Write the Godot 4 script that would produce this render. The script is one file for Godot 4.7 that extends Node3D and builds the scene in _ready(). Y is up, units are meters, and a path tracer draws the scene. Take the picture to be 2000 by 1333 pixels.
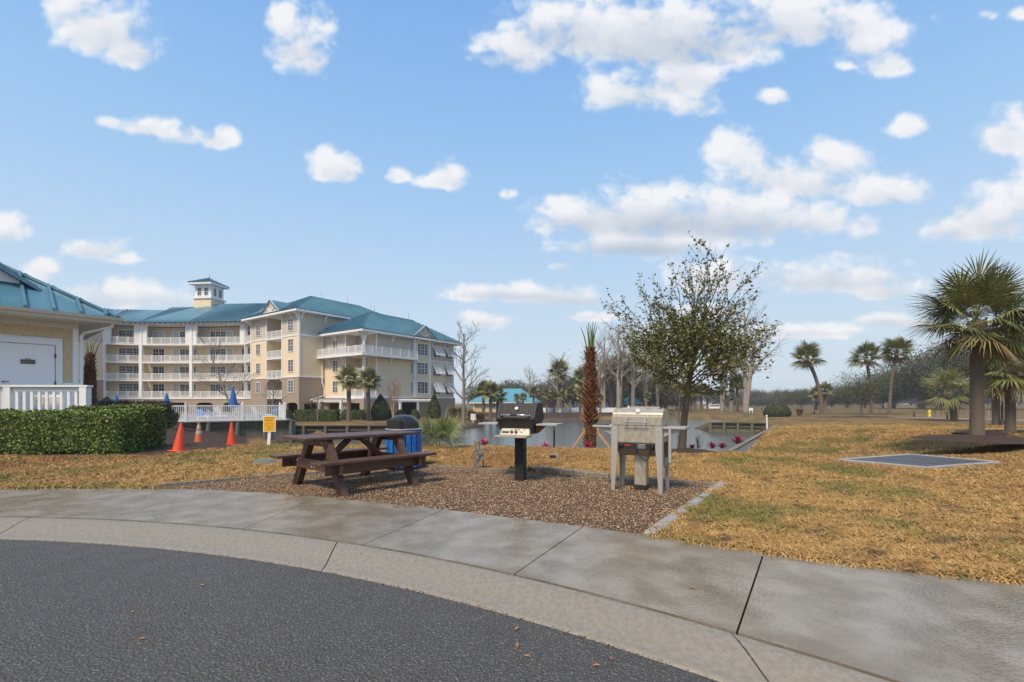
extends Node3D

# ---------------------------------------------------------------- measuring
const F := 920.0       # focal length in photo pixels (photo 2000 x 1333)
const HOR := 786.0     # row of the horizon
const EYE := 1.23      # lens height above the pavement
const WATER := -2.1
const G := -1.05       # ground level at the hotel
var rng := RandomNumberGenerator.new()
var M := {}
var cache := {}
var taken := {}
var n_low := FastNoiseLite.new()
var n_mid := FastNoiseLite.new()
var n_fine := FastNoiseLite.new()

func gp(px: float, py: float, y := 0.0) -> Vector3:   # where the ray of a pixel meets the level y
	var z := F * (EYE - y) / (py - HOR)
	return Vector3((px - 1000.0) / F * z, y, -z)
func at(px: float, d: float, y := 0.0) -> Vector3:
	return Vector3((px - 1000.0) / F * d, y, -d)
func on_land(px: float, d: float) -> Vector3:
	var p := at(px, d)
	p.y = ground(p.x, d)
	return p
func rf(a: float, b: float) -> float:
	return rng.randf_range(a, b)
func lin(r: float, g: float, b: float) -> Color:
	return Color(r, g, b).linear_to_srgb()

# ---------------------------------------------------------------- mesh building
class MB:
	var v := PackedVector3Array()
	var n := PackedVector3Array()
	var c := PackedColorArray()
	var ix := PackedInt32Array()
	var col := Color(1, 1, 1)
	func vert(p: Vector3, nn: Vector3) -> int:
		v.append(p); n.append(nn); c.append(col)
		return v.size() - 1
	func tri(a: Vector3, b: Vector3, d: Vector3) -> void:   # counter-clockwise seen from outside
		var nn := (b - a).cross(d - a).normalized()
		var k := v.size()
		v.append(a); v.append(b); v.append(d)
		n.append(nn); n.append(nn); n.append(nn)
		c.append(col); c.append(col); c.append(col)
		ix.append(k); ix.append(k + 2); ix.append(k + 1)
	func trio(a: Vector3, b: Vector3, d: Vector3, out: Vector3) -> void:
		if (b - a).cross(d - a).dot(out) < 0.0: tri(a, d, b)
		else: tri(a, b, d)
	func quad(a: Vector3, b: Vector3, d: Vector3, e: Vector3) -> void:
		var nn := (d - a).cross(e - b).normalized()
		var k := v.size()
		v.append(a); v.append(b); v.append(d); v.append(e)
		for i in 4:
			n.append(nn); c.append(col)
		ix.append(k); ix.append(k + 2); ix.append(k + 1)
		ix.append(k); ix.append(k + 3); ix.append(k + 2)
	func quado(a: Vector3, b: Vector3, d: Vector3, e: Vector3, out: Vector3) -> void:
		if (d - a).cross(e - b).dot(out) < 0.0: quad(a, e, d, b)
		else: quad(a, b, d, e)
	func hexa(p: Array) -> void:   # eight corners: bottom ring 0-3, top ring 4-7
		var m := Vector3.ZERO
		for q: Vector3 in p: m += q / 8.0
		for f: Array in [[0, 1, 2, 3], [4, 5, 6, 7], [0, 1, 5, 4], [1, 2, 6, 5], [2, 3, 7, 6], [3, 0, 4, 7]]:
			var ctr: Vector3 = (p[f[0]] + p[f[1]] + p[f[2]] + p[f[3]]) / 4.0
			quado(p[f[0]], p[f[1]], p[f[2]], p[f[3]], ctr - m)
	func box(ctr: Vector3, s: Vector3, b := Basis()) -> void:
		var x := b.x * s.x * 0.5
		var y := b.y * s.y * 0.5
		var z := b.z * s.z * 0.5
		hexa([ctr - x - y - z, ctr + x - y - z, ctr + x - y + z, ctr - x - y + z, ctr - x + y - z, ctr + x + y - z, ctr + x + y + z, ctr - x + y + z])
	func cbox(ctr: Vector3, s: Vector3, ch: float, b := Basis()) -> void:   # box with chamfered edges
		var h := s * 0.5
		var P := func(a: int, sg: Array) -> Vector3:
			var q := Vector3.ZERO
			for i in 3: q[i] = sg[i] * (h[i] if i == a else h[i] - ch)
			return ctr + b * q
		for a in 3:
			var e := (a + 1) % 3
			var f := (a + 2) % 3
			for sa: int in [-1, 1]:
				var o := Vector3.ZERO
				o[a] = sa
				var r := []
				for k: Array in [[-1, -1], [1, -1], [1, 1], [-1, 1]]:
					var sg := [0, 0, 0]
					sg[a] = sa; sg[e] = k[0]; sg[f] = k[1]
					r.append(P.call(a, sg))
				quado(r[0], r[1], r[2], r[3], b * o)
				for se: int in [-1, 1]:
					var s0 := [0, 0, 0]
					s0[a] = sa; s0[e] = se; s0[f] = -1
					var s1 := s0.duplicate()
					s1[f] = 1
					o = Vector3.ZERO
					o[a] = sa; o[e] = se
					quado(P.call(a, s0), P.call(a, s1), P.call(e, s1), P.call(e, s0), b * o)
		for i in 8:
			var sg := [1 if i & 1 else -1, 1 if i & 2 else -1, 1 if i & 4 else -1]
			trio(P.call(0, sg), P.call(1, sg), P.call(2, sg), b * Vector3(sg[0], sg[1], sg[2]))
	func bar(a: Vector3, b: Vector3, w: float, t: float, side := Vector3.UP, ch := 0.0) -> void:   # a board from a to b, w along side, t across
		var d := (b - a).normalized()
		var s := (side - d * side.dot(d)).normalized()
		var bs := Basis(d, s, d.cross(s))
		if ch > 0.0: cbox((a + b) * 0.5, Vector3((b - a).length(), w, t), ch, bs)
		else: box((a + b) * 0.5, Vector3((b - a).length(), w, t), bs)
	func tube(pts: PackedVector3Array, rad: PackedFloat32Array, sides := 6, cap := true) -> void:
		var k0 := v.size()
		var ref := Vector3(0.31, 0.17, 0.93)
		var m := pts.size()
		for i in m:
			var d := (pts[mini(i + 1, m - 1)] - pts[maxi(i - 1, 0)]).normalized()
			if absf(d.dot(ref)) > 0.95: ref = Vector3(0.93, 0.2, -0.3)
			var s := d.cross(ref).normalized()
			var t := d.cross(s)
			for j in sides:
				var a := TAU * j / sides
				var o := s * cos(a) + t * sin(a)
				v.append(pts[i] + o * rad[i]); n.append(o); c.append(col)
		for i in m - 1:
			for j in sides:
				var a := k0 + i * sides + j
				var b := k0 + i * sides + (j + 1) % sides
				ix.append(a); ix.append(a + sides); ix.append(b)
				ix.append(b); ix.append(a + sides); ix.append(b + sides)
		if cap:
			for e: int in [0, m - 1]:
				var nn := (pts[e] - pts[1 if e == 0 else m - 2]).normalized()
				var k := vert(pts[e], nn)
				for j in sides:
					vert(v[k0 + e * sides + j], nn)
				for j in sides:
					ix.append(k); ix.append(k + 1 + j); ix.append(k + 1 + (j + 1) % sides)
	func rod(a: Vector3, b: Vector3, r: float, sides := 8) -> void:
		tube(PackedVector3Array([a, b]), PackedFloat32Array([r, r]), sides)
	func lathe(prof: Array, sides: int, o: Vector3, b := Basis(), a0 := 0.0, a1 := TAU) -> void:   # prof: Vector2(radius, height)
		var k0 := v.size()
		var m := prof.size()
		for i in m:
			var d: Vector2 = prof[mini(i + 1, m - 1)] - prof[maxi(i - 1, 0)]
			var nr := Vector2(d.y, -d.x).normalized()
			for j in sides + 1:
				var a := lerpf(a0, a1, float(j) / sides)
				var dir := Vector3(cos(a), 0, sin(a))
				v.append(o + b * (dir * prof[i].x + Vector3.UP * prof[i].y))
				n.append(b * (dir * nr.x + Vector3.UP * nr.y)); c.append(col)
		for i in m - 1:
			for j in sides:
				var a := k0 + i * (sides + 1) + j
				ix.append(a); ix.append(a + 1); ix.append(a + sides + 1)
				ix.append(a + 1); ix.append(a + sides + 2); ix.append(a + sides + 1)
	func prism(poly: Array, o: Vector3, ax: Vector3, ay: Vector3, ext: Vector3) -> void:   # convex outline in ax, ay pushed along ext
		var m := Vector2.ZERO
		for q: Vector2 in poly: m += q / poly.size()
		var W := func(q: Vector2) -> Vector3: return o + ax * q.x + ay * q.y
		var k := poly.size()
		for i in k:
			var a: Vector2 = poly[i]
			var b: Vector2 = poly[(i + 1) % k]
			quado(W.call(a), W.call(b), W.call(b) + ext, W.call(a) + ext, W.call((a + b) * 0.5) - W.call(m))
			trio(W.call(m), W.call(a), W.call(b), -ext)
			trio(W.call(m) + ext, W.call(a) + ext, W.call(b) + ext, ext)
	func mesh(mat: Material, off := Vector3.ZERO) -> ArrayMesh:
		if ix.size() < 90000:   # every face turned to the side of its normals
			for k in range(0, ix.size(), 3):
				var i0 := ix[k]
				if (v[ix[k + 1]] - v[i0]).cross(v[ix[k + 2]] - v[i0]).dot(n[i0] + n[ix[k + 1]] + n[ix[k + 2]]) > 0.0:
					var sw := ix[k + 1]
					ix[k + 1] = ix[k + 2]
					ix[k + 2] = sw
		var vv := v
		if off != Vector3.ZERO:
			vv = PackedVector3Array(v)
			for i in vv.size(): vv[i] -= off
		var ar := []
		ar.resize(Mesh.ARRAY_MAX)
		ar[Mesh.ARRAY_VERTEX] = vv
		ar[Mesh.ARRAY_NORMAL] = n
		ar[Mesh.ARRAY_COLOR] = c
		ar[Mesh.ARRAY_INDEX] = ix
		var me := ArrayMesh.new()
		me.add_surface_from_arrays(Mesh.PRIMITIVE_TRIANGLES, ar)
		me.surface_set_material(0, mat)
		return me

# ---------------------------------------------------------------- objects
func numbered(called: String) -> String:
	var k: int = taken.get(called, 0)
	taken[called] = k + 1
	return called if k == 0 else "%s_%03d" % [called, k]
func thing(called: String, label: String, category: String, pos := Vector3.ZERO, turn := 0.0, group := "") -> Node3D:
	var o := Node3D.new()
	o.name = numbered(called)
	add_child(o)
	o.position = pos
	o.rotation.y = turn
	tag(o, label, category, group)
	return o
func tag(o: Node, label: String, category: String, group := "", kind := "") -> void:
	o.set_meta("label", label)
	if category: o.set_meta("category", category)
	if group: o.set_meta("group", group)
	if kind: o.set_meta("kind", kind)
func part(parent: Node3D, called: String, mb: MB, mat: Material, world := false) -> MeshInstance3D:   # world: the shape was built in world coordinates
	var off := Vector3.ZERO
	if world:
		var p: Node = parent
		while p is Node3D and p != self:
			off += (p as Node3D).position
			p = p.get_parent()
	return put(parent, called, mb.mesh(mat, off))
func put(parent: Node3D, called: String, me: Mesh, pos := Vector3.ZERO, bs := Basis()) -> MeshInstance3D:
	var o := MeshInstance3D.new()
	o.name = called
	o.mesh = me
	o.transform = Transform3D(bs, pos)
	parent.add_child(o, true)
	return o
func setting(called: String, mb: MB, mat: Material) -> MeshInstance3D:
	var o := MeshInstance3D.new()
	o.name = numbered(called)
	o.mesh = mb.mesh(mat)
	add_child(o)
	o.set_meta("kind", "structure")
	return o
func copy(o: Node3D, called: String, label: String, pos: Vector3, turn: float, sc := 1.0) -> Node3D:
	var r: Node3D = o.duplicate()
	r.name = numbered(called)
	add_child(r)
	r.position = pos
	r.rotation = Vector3(0, turn, 0)
	r.scale = Vector3.ONE * sc
	if label: r.set_meta("label", label)
	return r

# ---------------------------------------------------------------- materials
func noise_tex(freq: float, lo: Color, hi: Color, seed_ := 1, oct := 4, size := 512, normal := false, bump := 4.0) -> NoiseTexture2D:
	var t := NoiseTexture2D.new()
	t.width = size
	t.height = size
	t.seamless = true
	var fn := FastNoiseLite.new()
	fn.seed = seed_
	fn.noise_type = FastNoiseLite.TYPE_SIMPLEX
	fn.frequency = freq
	fn.fractal_octaves = oct
	t.noise = fn
	if normal:
		t.as_normal_map = true
		t.bump_strength = bump
	else:
		var g := Gradient.new()
		g.offsets = PackedFloat32Array([0.2, 0.8])
		g.colors = PackedColorArray([lo, hi])
		t.color_ramp = g
	return t
func mat(called: String, col: Color, rough := 0.8, tex: Texture2D = null, scale_ := Vector3.ONE, nrm: Texture2D = null, nstr := 1.0, metal := 0.0) -> StandardMaterial3D:
	var m := StandardMaterial3D.new()
	m.albedo_color = col
	m.roughness = rough
	m.metallic = metal
	if tex: m.albedo_texture = tex
	if nrm:
		m.normal_enabled = true
		m.normal_texture = nrm
		m.normal_scale = nstr
	if tex or nrm:
		m.uv1_triplanar = true
		m.uv1_world_triplanar = true
		m.uv1_scale = scale_
	M[called] = m
	return m
func leafy(called: String, rough := 0.55, back := 0.25) -> void:
	var m := StandardMaterial3D.new()
	m.vertex_color_use_as_albedo = true
	m.roughness = rough
	m.cull_mode = BaseMaterial3D.CULL_DISABLED
	if back > 0.0:
		m.backlight_enabled = true
		m.backlight = Color(back, back, back * 0.6)
	M[called] = m
func speckle(size: int, cols: Array, seed_: int, blob := 1) -> ImageTexture:   # grains of stone, a few pixels each
	var im := Image.create(size, size, false, Image.FORMAT_RGB8)
	var r := RandomNumberGenerator.new()
	r.seed = seed_
	im.fill(cols[0])
	for k in int(size * size * 0.55 / (blob * blob)):
		var c: Color = cols[r.randi() % cols.size()]
		var w := r.randi_range(1, blob + 1)
		im.fill_rect(Rect2i(r.randi() % size, r.randi() % size, w, r.randi_range(1, blob + 1)), c)
	return ImageTexture.create_from_image(im)
func materials() -> void:
	var W := Color(1, 1, 1)
	var soft := noise_tex(0.01, Color(0.80, 0.80, 0.80), W, 3, 5)
	var fine := noise_tex(0.06, Color(0.72, 0.72, 0.72), W, 5, 4)
	var bump := noise_tex(0.05, W, W, 7, 4, 512, true, 6.0)
	var bump_f := noise_tex(0.16, W, W, 8, 3, 512, true, 8.0)
	var grain := noise_tex(0.03, Color(0.62, 0.60, 0.58), W, 9, 4)
	# stripes of lap siding: only the shadow line's groove, as relief
	var im := Image.create(8, 64, false, Image.FORMAT_RGB8)
	for y in 64:
		var nv := Color(0.5, 0.5, 1.0) if y > 9 else Color(0.5, 0.85, 0.75)
		im.fill_rect(Rect2i(0, y, 8, 1), nv)
	var lap := ImageTexture.create_from_image(im)
	# ground
	var asph := speckle(1024, [Color(0.20, 0.205, 0.215), Color(0.25, 0.255, 0.265), Color(0.17, 0.172, 0.18), Color(0.30, 0.30, 0.305), Color(0.22, 0.225, 0.24), Color(0.32, 0.315, 0.305), Color(0.15, 0.15, 0.155), Color(0.24, 0.24, 0.25), Color(0.40, 0.385, 0.36)], 4, 3)
	var m := mat("asphalt", Color(1.30, 1.25, 1.18), 0.6, asph, Vector3.ONE * 0.5, bump_f, 0.5)
	m.roughness_texture = noise_tex(0.008, Color(0.55, 0.55, 0.55), W, 21, 4)
	m.heightmap_enabled = false
	var conc := noise_tex(0.006, Color(0.82, 0.795, 0.75), Color(0.97, 0.97, 0.97), 31, 5, 1024)
	m = mat("concrete", lin(0.275, 0.245, 0.195), 0.32, conc, Vector3.ONE * 0.33, bump_f, 0.07)
	m.roughness_texture = noise_tex(0.005, Color(0.30, 0.30, 0.30), Color(1, 1, 1), 33, 4, 512)
	mat("kerb", lin(0.245, 0.225, 0.19), 0.5, noise_tex(0.05, Color(0.90, 0.89, 0.87), W, 35, 5), Vector3.ONE * 0.7, bump_f, 0.15)
	mat("joint", lin(0.03, 0.03, 0.03), 0.95)
	mat("slab_edge", lin(0.42, 0.42, 0.41), 0.7, fine, Vector3.ONE * 2.0, bump, 0.8)
	mat("gravel_base", lin(0.26, 0.175, 0.105), 0.95, speckle(512, [Color(0.75, 0.7, 0.65), Color(1, 0.92, 0.8), Color(0.55, 0.48, 0.42), Color(0.85, 0.7, 0.5), Color(0.4, 0.36, 0.33)], 6, 4), Vector3.ONE * 1.1, bump_f, 1.6)
	m = mat("lawn", W, 0.95, noise_tex(0.022, Color(0.50, 0.47, 0.42), W, 11, 6, 1024), Vector3.ONE * 0.28, bump_f, 1.2)
	m.vertex_color_use_as_albedo = true
	mat("mulch", lin(0.115, 0.065, 0.045), 0.95, fine, Vector3.ONE * 1.6, bump_f, 2.0)
	m = mat("water", lin(0.085, 0.092, 0.086), 0.14, null, Vector3.ONE, null)
	m.normal_enabled = true
	m.normal_texture = noise_tex(0.02, W, W, 17, 4, 512, true, 2.0)
	m.normal_scale = 1.0
	m.uv1_triplanar = true
	m.uv1_world_triplanar = true
	m.uv1_scale = Vector3(0.22, 0.22, 0.4)
	# wood, metal, paint
	mat("table", lin(0.145, 0.074, 0.048), 0.4, grain, Vector3(0.8, 3.0, 3.0), bump, 0.25)
	mat("old_wood", lin(0.32, 0.29, 0.245), 0.9, grain, Vector3(2.5, 0.4, 2.5), bump, 0.8)
	mat("dark_wood", lin(0.15, 0.13, 0.105), 0.9, grain, Vector3(2.0, 0.4, 2.0), bump, 0.8)
	mat("piling", lin(0.20, 0.215, 0.165), 0.9, grain, Vector3(2.0, 0.5, 2.0), bump, 0.8)
	mat("pine", lin(0.62, 0.42, 0.20), 0.8, grain, Vector3(2, 2, 2))
	mat("steel", lin(0.53, 0.485, 0.41), 0.4, noise_tex(0.012, Color(0.86, 0.84, 0.80), W, 41, 5), Vector3(2.5, 0.6, 2.5), null, 1.0, 0.45)
	mat("steel_leg", lin(0.45, 0.43, 0.40), 0.45, null, Vector3.ONE, null, 1.0, 0.4)
	mat("steel_bright", lin(0.62, 0.62, 0.61), 0.22, null, Vector3.ONE, null, 1.0, 0.9)
	mat("rust", lin(0.30, 0.15, 0.055), 0.8, fine, Vector3.ONE * 6.0)
	mat("black_iron", lin(0.022, 0.022, 0.023), 0.5, fine, Vector3.ONE * 4.0, bump_f, 0.3)
	mat("black_wood", lin(0.022, 0.020, 0.019), 0.6, grain, Vector3(5, 0.7, 5), bump, 0.5)
	mat("black_plastic", lin(0.018, 0.018, 0.02), 0.28)
	mat("blue_plastic", lin(0.012, 0.17, 0.58), 0.42, soft, Vector3.ONE * 2.0)
	mat("panel_beige", lin(0.50, 0.48, 0.41), 0.5, soft, Vector3.ONE * 3.0, null, 1.0, 0.3)
	mat("dial", lin(0.75, 0.75, 0.73), 0.3)
	mat("red_print", lin(0.5, 0.03, 0.03), 0.5)
	mat("grey_print", lin(0.35, 0.35, 0.35), 0.5)
	mat("white", lin(0.76, 0.765, 0.77), 0.55)
	mat("white_door", lin(0.77, 0.775, 0.79), 0.5)
	mat("siding", lin(0.76, 0.60, 0.36), 0.75, fine, Vector3(0.3, 2.0, 0.3))
	var sd := Vector3(1, 5.5, 1)
	m = mat("hotel_tan", lin(0.70, 0.575, 0.40), 0.8, null, Vector3(0.5, 5.0, 0.5), lap, 0.8)
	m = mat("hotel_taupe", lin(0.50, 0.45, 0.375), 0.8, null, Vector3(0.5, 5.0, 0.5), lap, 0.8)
	mat("hotel_base", lin(0.335, 0.27, 0.215), 0.85)
	mat("glass", lin(0.03, 0.038, 0.042), 0.06)
	mat("curtain", lin(0.40, 0.42, 0.40), 0.35)
	m = mat("roof", lin(0.095, 0.235, 0.31), 0.36, noise_tex(0.006, Color(0.84, 0.86, 0.88), W, 51, 4), Vector3.ONE * 0.12, null, 1.0, 0.15)
	M["roof_near"] = M.roof
	mat("roof_pool", lin(0.10, 0.33, 0.44), 0.4, null, Vector3.ONE, null, 1.0, 0.1)
	mat("gutter", lin(0.60, 0.57, 0.51), 0.55)
	mat("bronze", lin(0.12, 0.085, 0.06), 0.5)
	mat("plaque_text", lin(0.5, 0.45, 0.38), 0.6)
	mat("cone_orange", lin(0.86, 0.085, 0.018), 0.45, soft, Vector3.ONE * 3.0)
	mat("cone_faded", lin(0.72, 0.17, 0.06), 0.6, soft, Vector3.ONE * 4.0)
	mat("reflective", lin(0.55, 0.55, 0.50), 0.5, fine, Vector3.ONE * 5.0)
	mat("rubber", lin(0.02, 0.02, 0.02), 0.8)
	mat("sign_yellow", lin(0.82, 0.42, 0.012), 0.5)
	mat("sign_print", lin(0.17, 0.06, 0.01), 0.6)
	mat("cover_green", lin(0.14, 0.20, 0.18), 0.5, fine, Vector3.ONE * 3.0)
	mat("canvas_blue", lin(0.015, 0.13, 0.42), 0.8, soft, Vector3.ONE * 2.0)
	mat("cushion", lin(0.16, 0.34, 0.70), 0.8)
	mat("galv", lin(0.40, 0.42, 0.42), 0.5, soft, Vector3.ONE * 5.0, null, 1.0, 0.4)
	mat("plate", lin(0.085, 0.09, 0.10), 0.5, fine, Vector3.ONE * 2.0, bump, 0.5)
	mat("bark", lin(0.20, 0.155, 0.11), 0.9, grain, Vector3(4, 1.2, 4), bump, 1.2)
	mat("bark_far", lin(0.20, 0.17, 0.145), 0.9)
	mat("bark_pale", lin(0.52, 0.48, 0.42), 0.9, noise_tex(0.02, Color(0.5, 0.47, 0.42), W, 61, 3), Vector3.ONE * 0.5)
	mat("twig_pink", lin(0.36, 0.25, 0.19), 0.9)
	mat("palm_trunk", lin(0.255, 0.205, 0.165), 0.95, grain, Vector3(1.2, 5.0, 1.2), bump, 1.6)
	mat("boot", Color(1, 1, 1), 0.9, grain, Vector3(3, 3, 3), bump, 1.0)
	M.boot.vertex_color_use_as_albedo = true
	mat("boot_pale", lin(0.36, 0.29, 0.22), 0.9, grain, Vector3(3, 3, 3), bump, 1.0)
	mat("hydrant", lin(0.75, 0.55, 0.03), 0.5)
	mat("lamp_black", lin(0.02, 0.022, 0.022), 0.5)
	mat("lamp_glass", lin(0.7, 0.7, 0.68), 0.3)
	mat("car_white", lin(0.78, 0.78, 0.78), 0.3)
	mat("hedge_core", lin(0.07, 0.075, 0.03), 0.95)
	leafy("leaf")
	leafy("frond", 0.45, 0.2)
	leafy("dull_leaf", 0.8, 0.1)
	leafy("petal", 0.5, 0.3)
	leafy("pebble", 0.7, 0.0)
	leafy("grass", 0.85, 0.25)

# ---------------------------------------------------------------- sky
var clouds := [[205, 60, 95, 62, .5], [150, 20, 60, 50, .3], [255, 100, 55, 40, .5], [585, 85, 62, 74, .35], [555, 45, 40, 40, .2], [610, 120, 40, 45, .4],
	[210, 240, 26, 12, .2], [290, 250, 62, 22, .25], [365, 268, 55, 20, .3], [430, 272, 40, 24, .3],
	[660, 332, 60, 34, .35], [640, 312, 30, 22, .2], [878, 345, 40, 34, .3], [845, 358, 40, 14, .3], [780, 345, 30, 16, .2], [995, 380, 16, 12, .2],
	[1010, 110, 80, 45, .5], [1110, 60, 130, 70, .6], [1300, 70, 230, 85, .8], [1530, 45, 210, 65, .5], [1690, 80, 80, 55, .3], [1735, 125, 48, 32, .3], [1340, 150, 80, 50, .4], [1230, 185, 115, 48, .35], [1350, 205, 66, 30, .3], [1505, 190, 30, 18, .2],
	[1772, 248, 38, 26, .2], [1965, 268, 58, 48, .3], [1650, 130, 20, 10, .1],
	[1440, 300, 60, 46, .2], [1500, 345, 110, 45, .35], [1640, 320, 80, 42, .3], [1730, 380, 95, 34, .35], [1590, 360, 110, 40, .4],
	[1150, 430, 110, 46, .7], [1300, 425, 180, 58, .9], [1440, 430, 170, 60, .8], [1580, 430, 90, 40, .5], [1250, 480, 150, 34, 1.0], [1685, 445, 38, 28, .2],
	[1420, 545, 120, 36, .5], [1620, 545, 160, 36, .6], [1720, 570, 80, 22, .5], [1940, 430, 90, 55, .5], [1870, 450, 70, 32, .5], [2050, 400, 90, 70, .5],
	[15, 452, 48, 32, .3], [185, 488, 66, 24, .4], [235, 508, 40, 10, .4], [82, 530, 36, 22, .3], [230, 580, 130, 30, .5], [330, 590, 60, 20, .4], [60, 590, 120, 26, .5],
	[1000, 575, 140, 20, .7], [1110, 585, 110, 20, .7], [950, 630, 70, 18, .4], [1150, 620, 60, 12, .4], [1560, 650, 160, 16, .5], [1740, 628, 60, 14, .8], [1350, 610, 80, 14, .5],
	[500, 640, 60, 10, .3], [1095, 522, 22, 9, .6], [1840, 640, 60, 12, .4], [1930, 30, 20, 10, .1], [1995, 28, 24, 14, .2]]
func sky_panorama() -> ImageTexture:
	var air := [[-0.1, 216, 229, 239], [0.0, 216, 229, 239], [0.1, 209, 227, 241], [0.2, 196, 220, 243], [0.4, 166, 204, 243], [0.55, 147, 191, 240], [0.71, 130, 177, 235], [1.2, 108, 158, 226], [1.6, 104, 154, 224]]
	var gw := 300
	var gh := 110
	var e := PackedFloat32Array()
	var sh := PackedFloat32Array()
	e.resize(gw * gh)
	sh.resize(gw * gh)
	for j in gh:
		for i in gw:
			var x := i * 8.0 - 200.0
			var y := j * 8.0 - 60.0
			var best := -1.2
			var g := 0.0
			for c: Array in clouds:
				var dx: float = (x - c[0]) / (c[2] * 1.18)
				var dy: float = (y - c[1]) / (c[3] * (1.35 if y < c[1] else 0.85))
				var q := 1.0 - dx * dx - dy * dy
				if q > best:
					best = q
				if q > 0.0:
					g = maxf(g, q * c[4] * clampf(0.45 + dy * 0.9, 0.0, 1.0))
			e[j * gw + i] = best
			sh[j * gw + i] = g
	var fb := FastNoiseLite.new()
	fb.noise_type = FastNoiseLite.TYPE_SIMPLEX_SMOOTH
	fb.seed = 12
	fb.frequency = 0.0075
	fb.fractal_octaves = 5
	fb.fractal_gain = 0.56
	var fi := FastNoiseLite.new()
	fi.noise_type = FastNoiseLite.TYPE_SIMPLEX_SMOOTH
	fi.seed = 8
	fi.frequency = 0.028
	fi.fractal_octaves = 3
	var big := FastNoiseLite.new()
	big.noise_type = FastNoiseLite.TYPE_SIMPLEX_SMOOTH
	big.seed = 5
	big.frequency = 1.5
	big.fractal_octaves = 2
	var w := 2880
	var h := 1440
	var data := PackedByteArray()
	data.resize(w * h * 3)
	data.fill(190)
	for j in h / 2 + 2:
		var el := (0.5 - (j + 0.5) / h) * PI
		var sy := sin(el)
		var cy := cos(el)
		# clear air, pale towards the horizon
		var r0 := 0.0
		var g0 := 0.0
		var b0 := 0.0
		for s in air.size() - 1:
			if el >= air[s][0]:
				var k: float = clampf((el - air[s][0]) / (air[s + 1][0] - air[s][0]), 0.0, 1.0)
				r0 = lerpf(air[s][1], air[s + 1][1], k)
				g0 = lerpf(air[s][2], air[s + 1][2], k)
				b0 = lerpf(air[s][3], air[s + 1][3], k)
		for i in w:
			var az := (i + 0.5) / w * TAU
			var dx := sin(az) * cy
			var dz := -cos(az) * cy
			var q := -1.2
			var g := 0.0
			var nz := 0.0
			var n2 := 0.0
			var inside := false
			if dz < -0.25:
				var u := -dx / dz * F + 1000.0
				var vv := HOR + sy / dz * F
				if u > -190.0 and u < 2180.0 and vv > -50.0:
					inside = true
					var fx := (u + 200.0) / 8.0
					var fy := (vv + 60.0) / 8.0
					var x0 := int(fx)
					var y0 := int(fy)
					fx -= x0
					fy -= y0
					var o := y0 * gw + x0
					q = lerpf(lerpf(e[o], e[o + 1], fx), lerpf(e[o + gw], e[o + gw + 1], fx), fy)
					g = lerpf(lerpf(sh[o], sh[o + 1], fx), lerpf(sh[o + gw], sh[o + gw + 1], fx), fy)
					if q > -0.9:
						nz = fb.get_noise_2d(u, vv * 1.35)
						n2 = fi.get_noise_2d(u + nz * 60.0, vv * 1.3)
			if not inside:
				var s := 1.0 / (sy + 0.22)
				q = big.get_noise_3d(dx * s * 0.9, dz * s * 0.9, 3.0) * 2.2 - 0.55
				g = clampf(q * 0.5, 0.0, 0.6)
				if q > -0.9: nz = fb.get_noise_3d(dx * 700.0, sy * 900.0, dz * 700.0)
			var o3 := (j * w + i) * 3
			var den := 0.0
			if q > -0.9:
				den = clampf((q * 1.15 + nz * 1.2 + n2 * 0.35 + 0.10) / 1.2, 0.0, 1.0)
				den = den * den * (3.0 - 2.0 * den)
				den *= 0.96
			var gr := clampf(g * 1.5 + nz * -0.35, 0.0, 1.0) if den > 0.0 else 0.0
			data[o3] = int(lerpf(r0, lerpf(248, 188, gr), den))
			data[o3 + 1] = int(lerpf(g0, lerpf(248, 198, gr), den))
			data[o3 + 2] = int(lerpf(b0, lerpf(250, 214, gr), den))
	return ImageTexture.create_from_image(Image.create_from_data(w, h, false, Image.FORMAT_RGB8, data))

# ---------------------------------------------------------------- lie of the land (x to the right, d away from the lens)
func table(t: Array, d: float) -> float:
	for i in t.size() - 1:
		if d < t[i + 1][0]:
			var k: float = clampf((d - t[i][0]) / (t[i + 1][0] - t[i][0]), 0, 1)
			return lerpf(t[i][1], t[i + 1][1], k * k * (3.0 - 2.0 * k))
	return t[-1][1]
var pond := [[-17.2, 37.8], [-15.0, 29.0], [-8.0, 25.0], [1.0, 23.5], [9.6, 21.0], [24.6, 44.5], [27.0, 50.6], [22.0, 52.0], [23.0, 60.0], [44.0, 86.0], [30.0, 89.0], [8.0, 91.0], [-2.0, 93.0], [-3.4, 78.0], [-4.4, 60.0], [-7.5, 51.0], [-12.0, 46.0], [-22.2, 45.6]]
var pond_slope := [0.22, 0.2, 0.2, 0.2, 1.6, 2.5, 4.0, 4.0, 0.2, 0.16, 0.16, 0.16, 0.25, 0.3, 0.4, 0.8, 5.0, 5.0]
var gravel := [[300, 951], [480, 936], [657, 923], [823, 911], [930, 918], [1004, 922], [1186, 929], [1404, 946], [1262, 1048]]
var back_pts := [[-30.0, -6.0], [-19.0, 1.0], [-13.0, 4.6], [-9.5, 6.15], [-7.19, 6.62], [-5.46, 6.72], [-4.17, 6.58], [-2.5, 6.1], [-0.82, 5.41], [0.68, 4.66], [1.23, 4.36], [2.07, 3.84], [2.79, 3.46], [3.49, 3.20], [4.8, 2.85], [7.0, 2.4], [11.0, 1.8], [30.0, -1.0]]
var gravel_poly := PackedVector2Array()
var pond_poly := PackedVector2Array()
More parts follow.
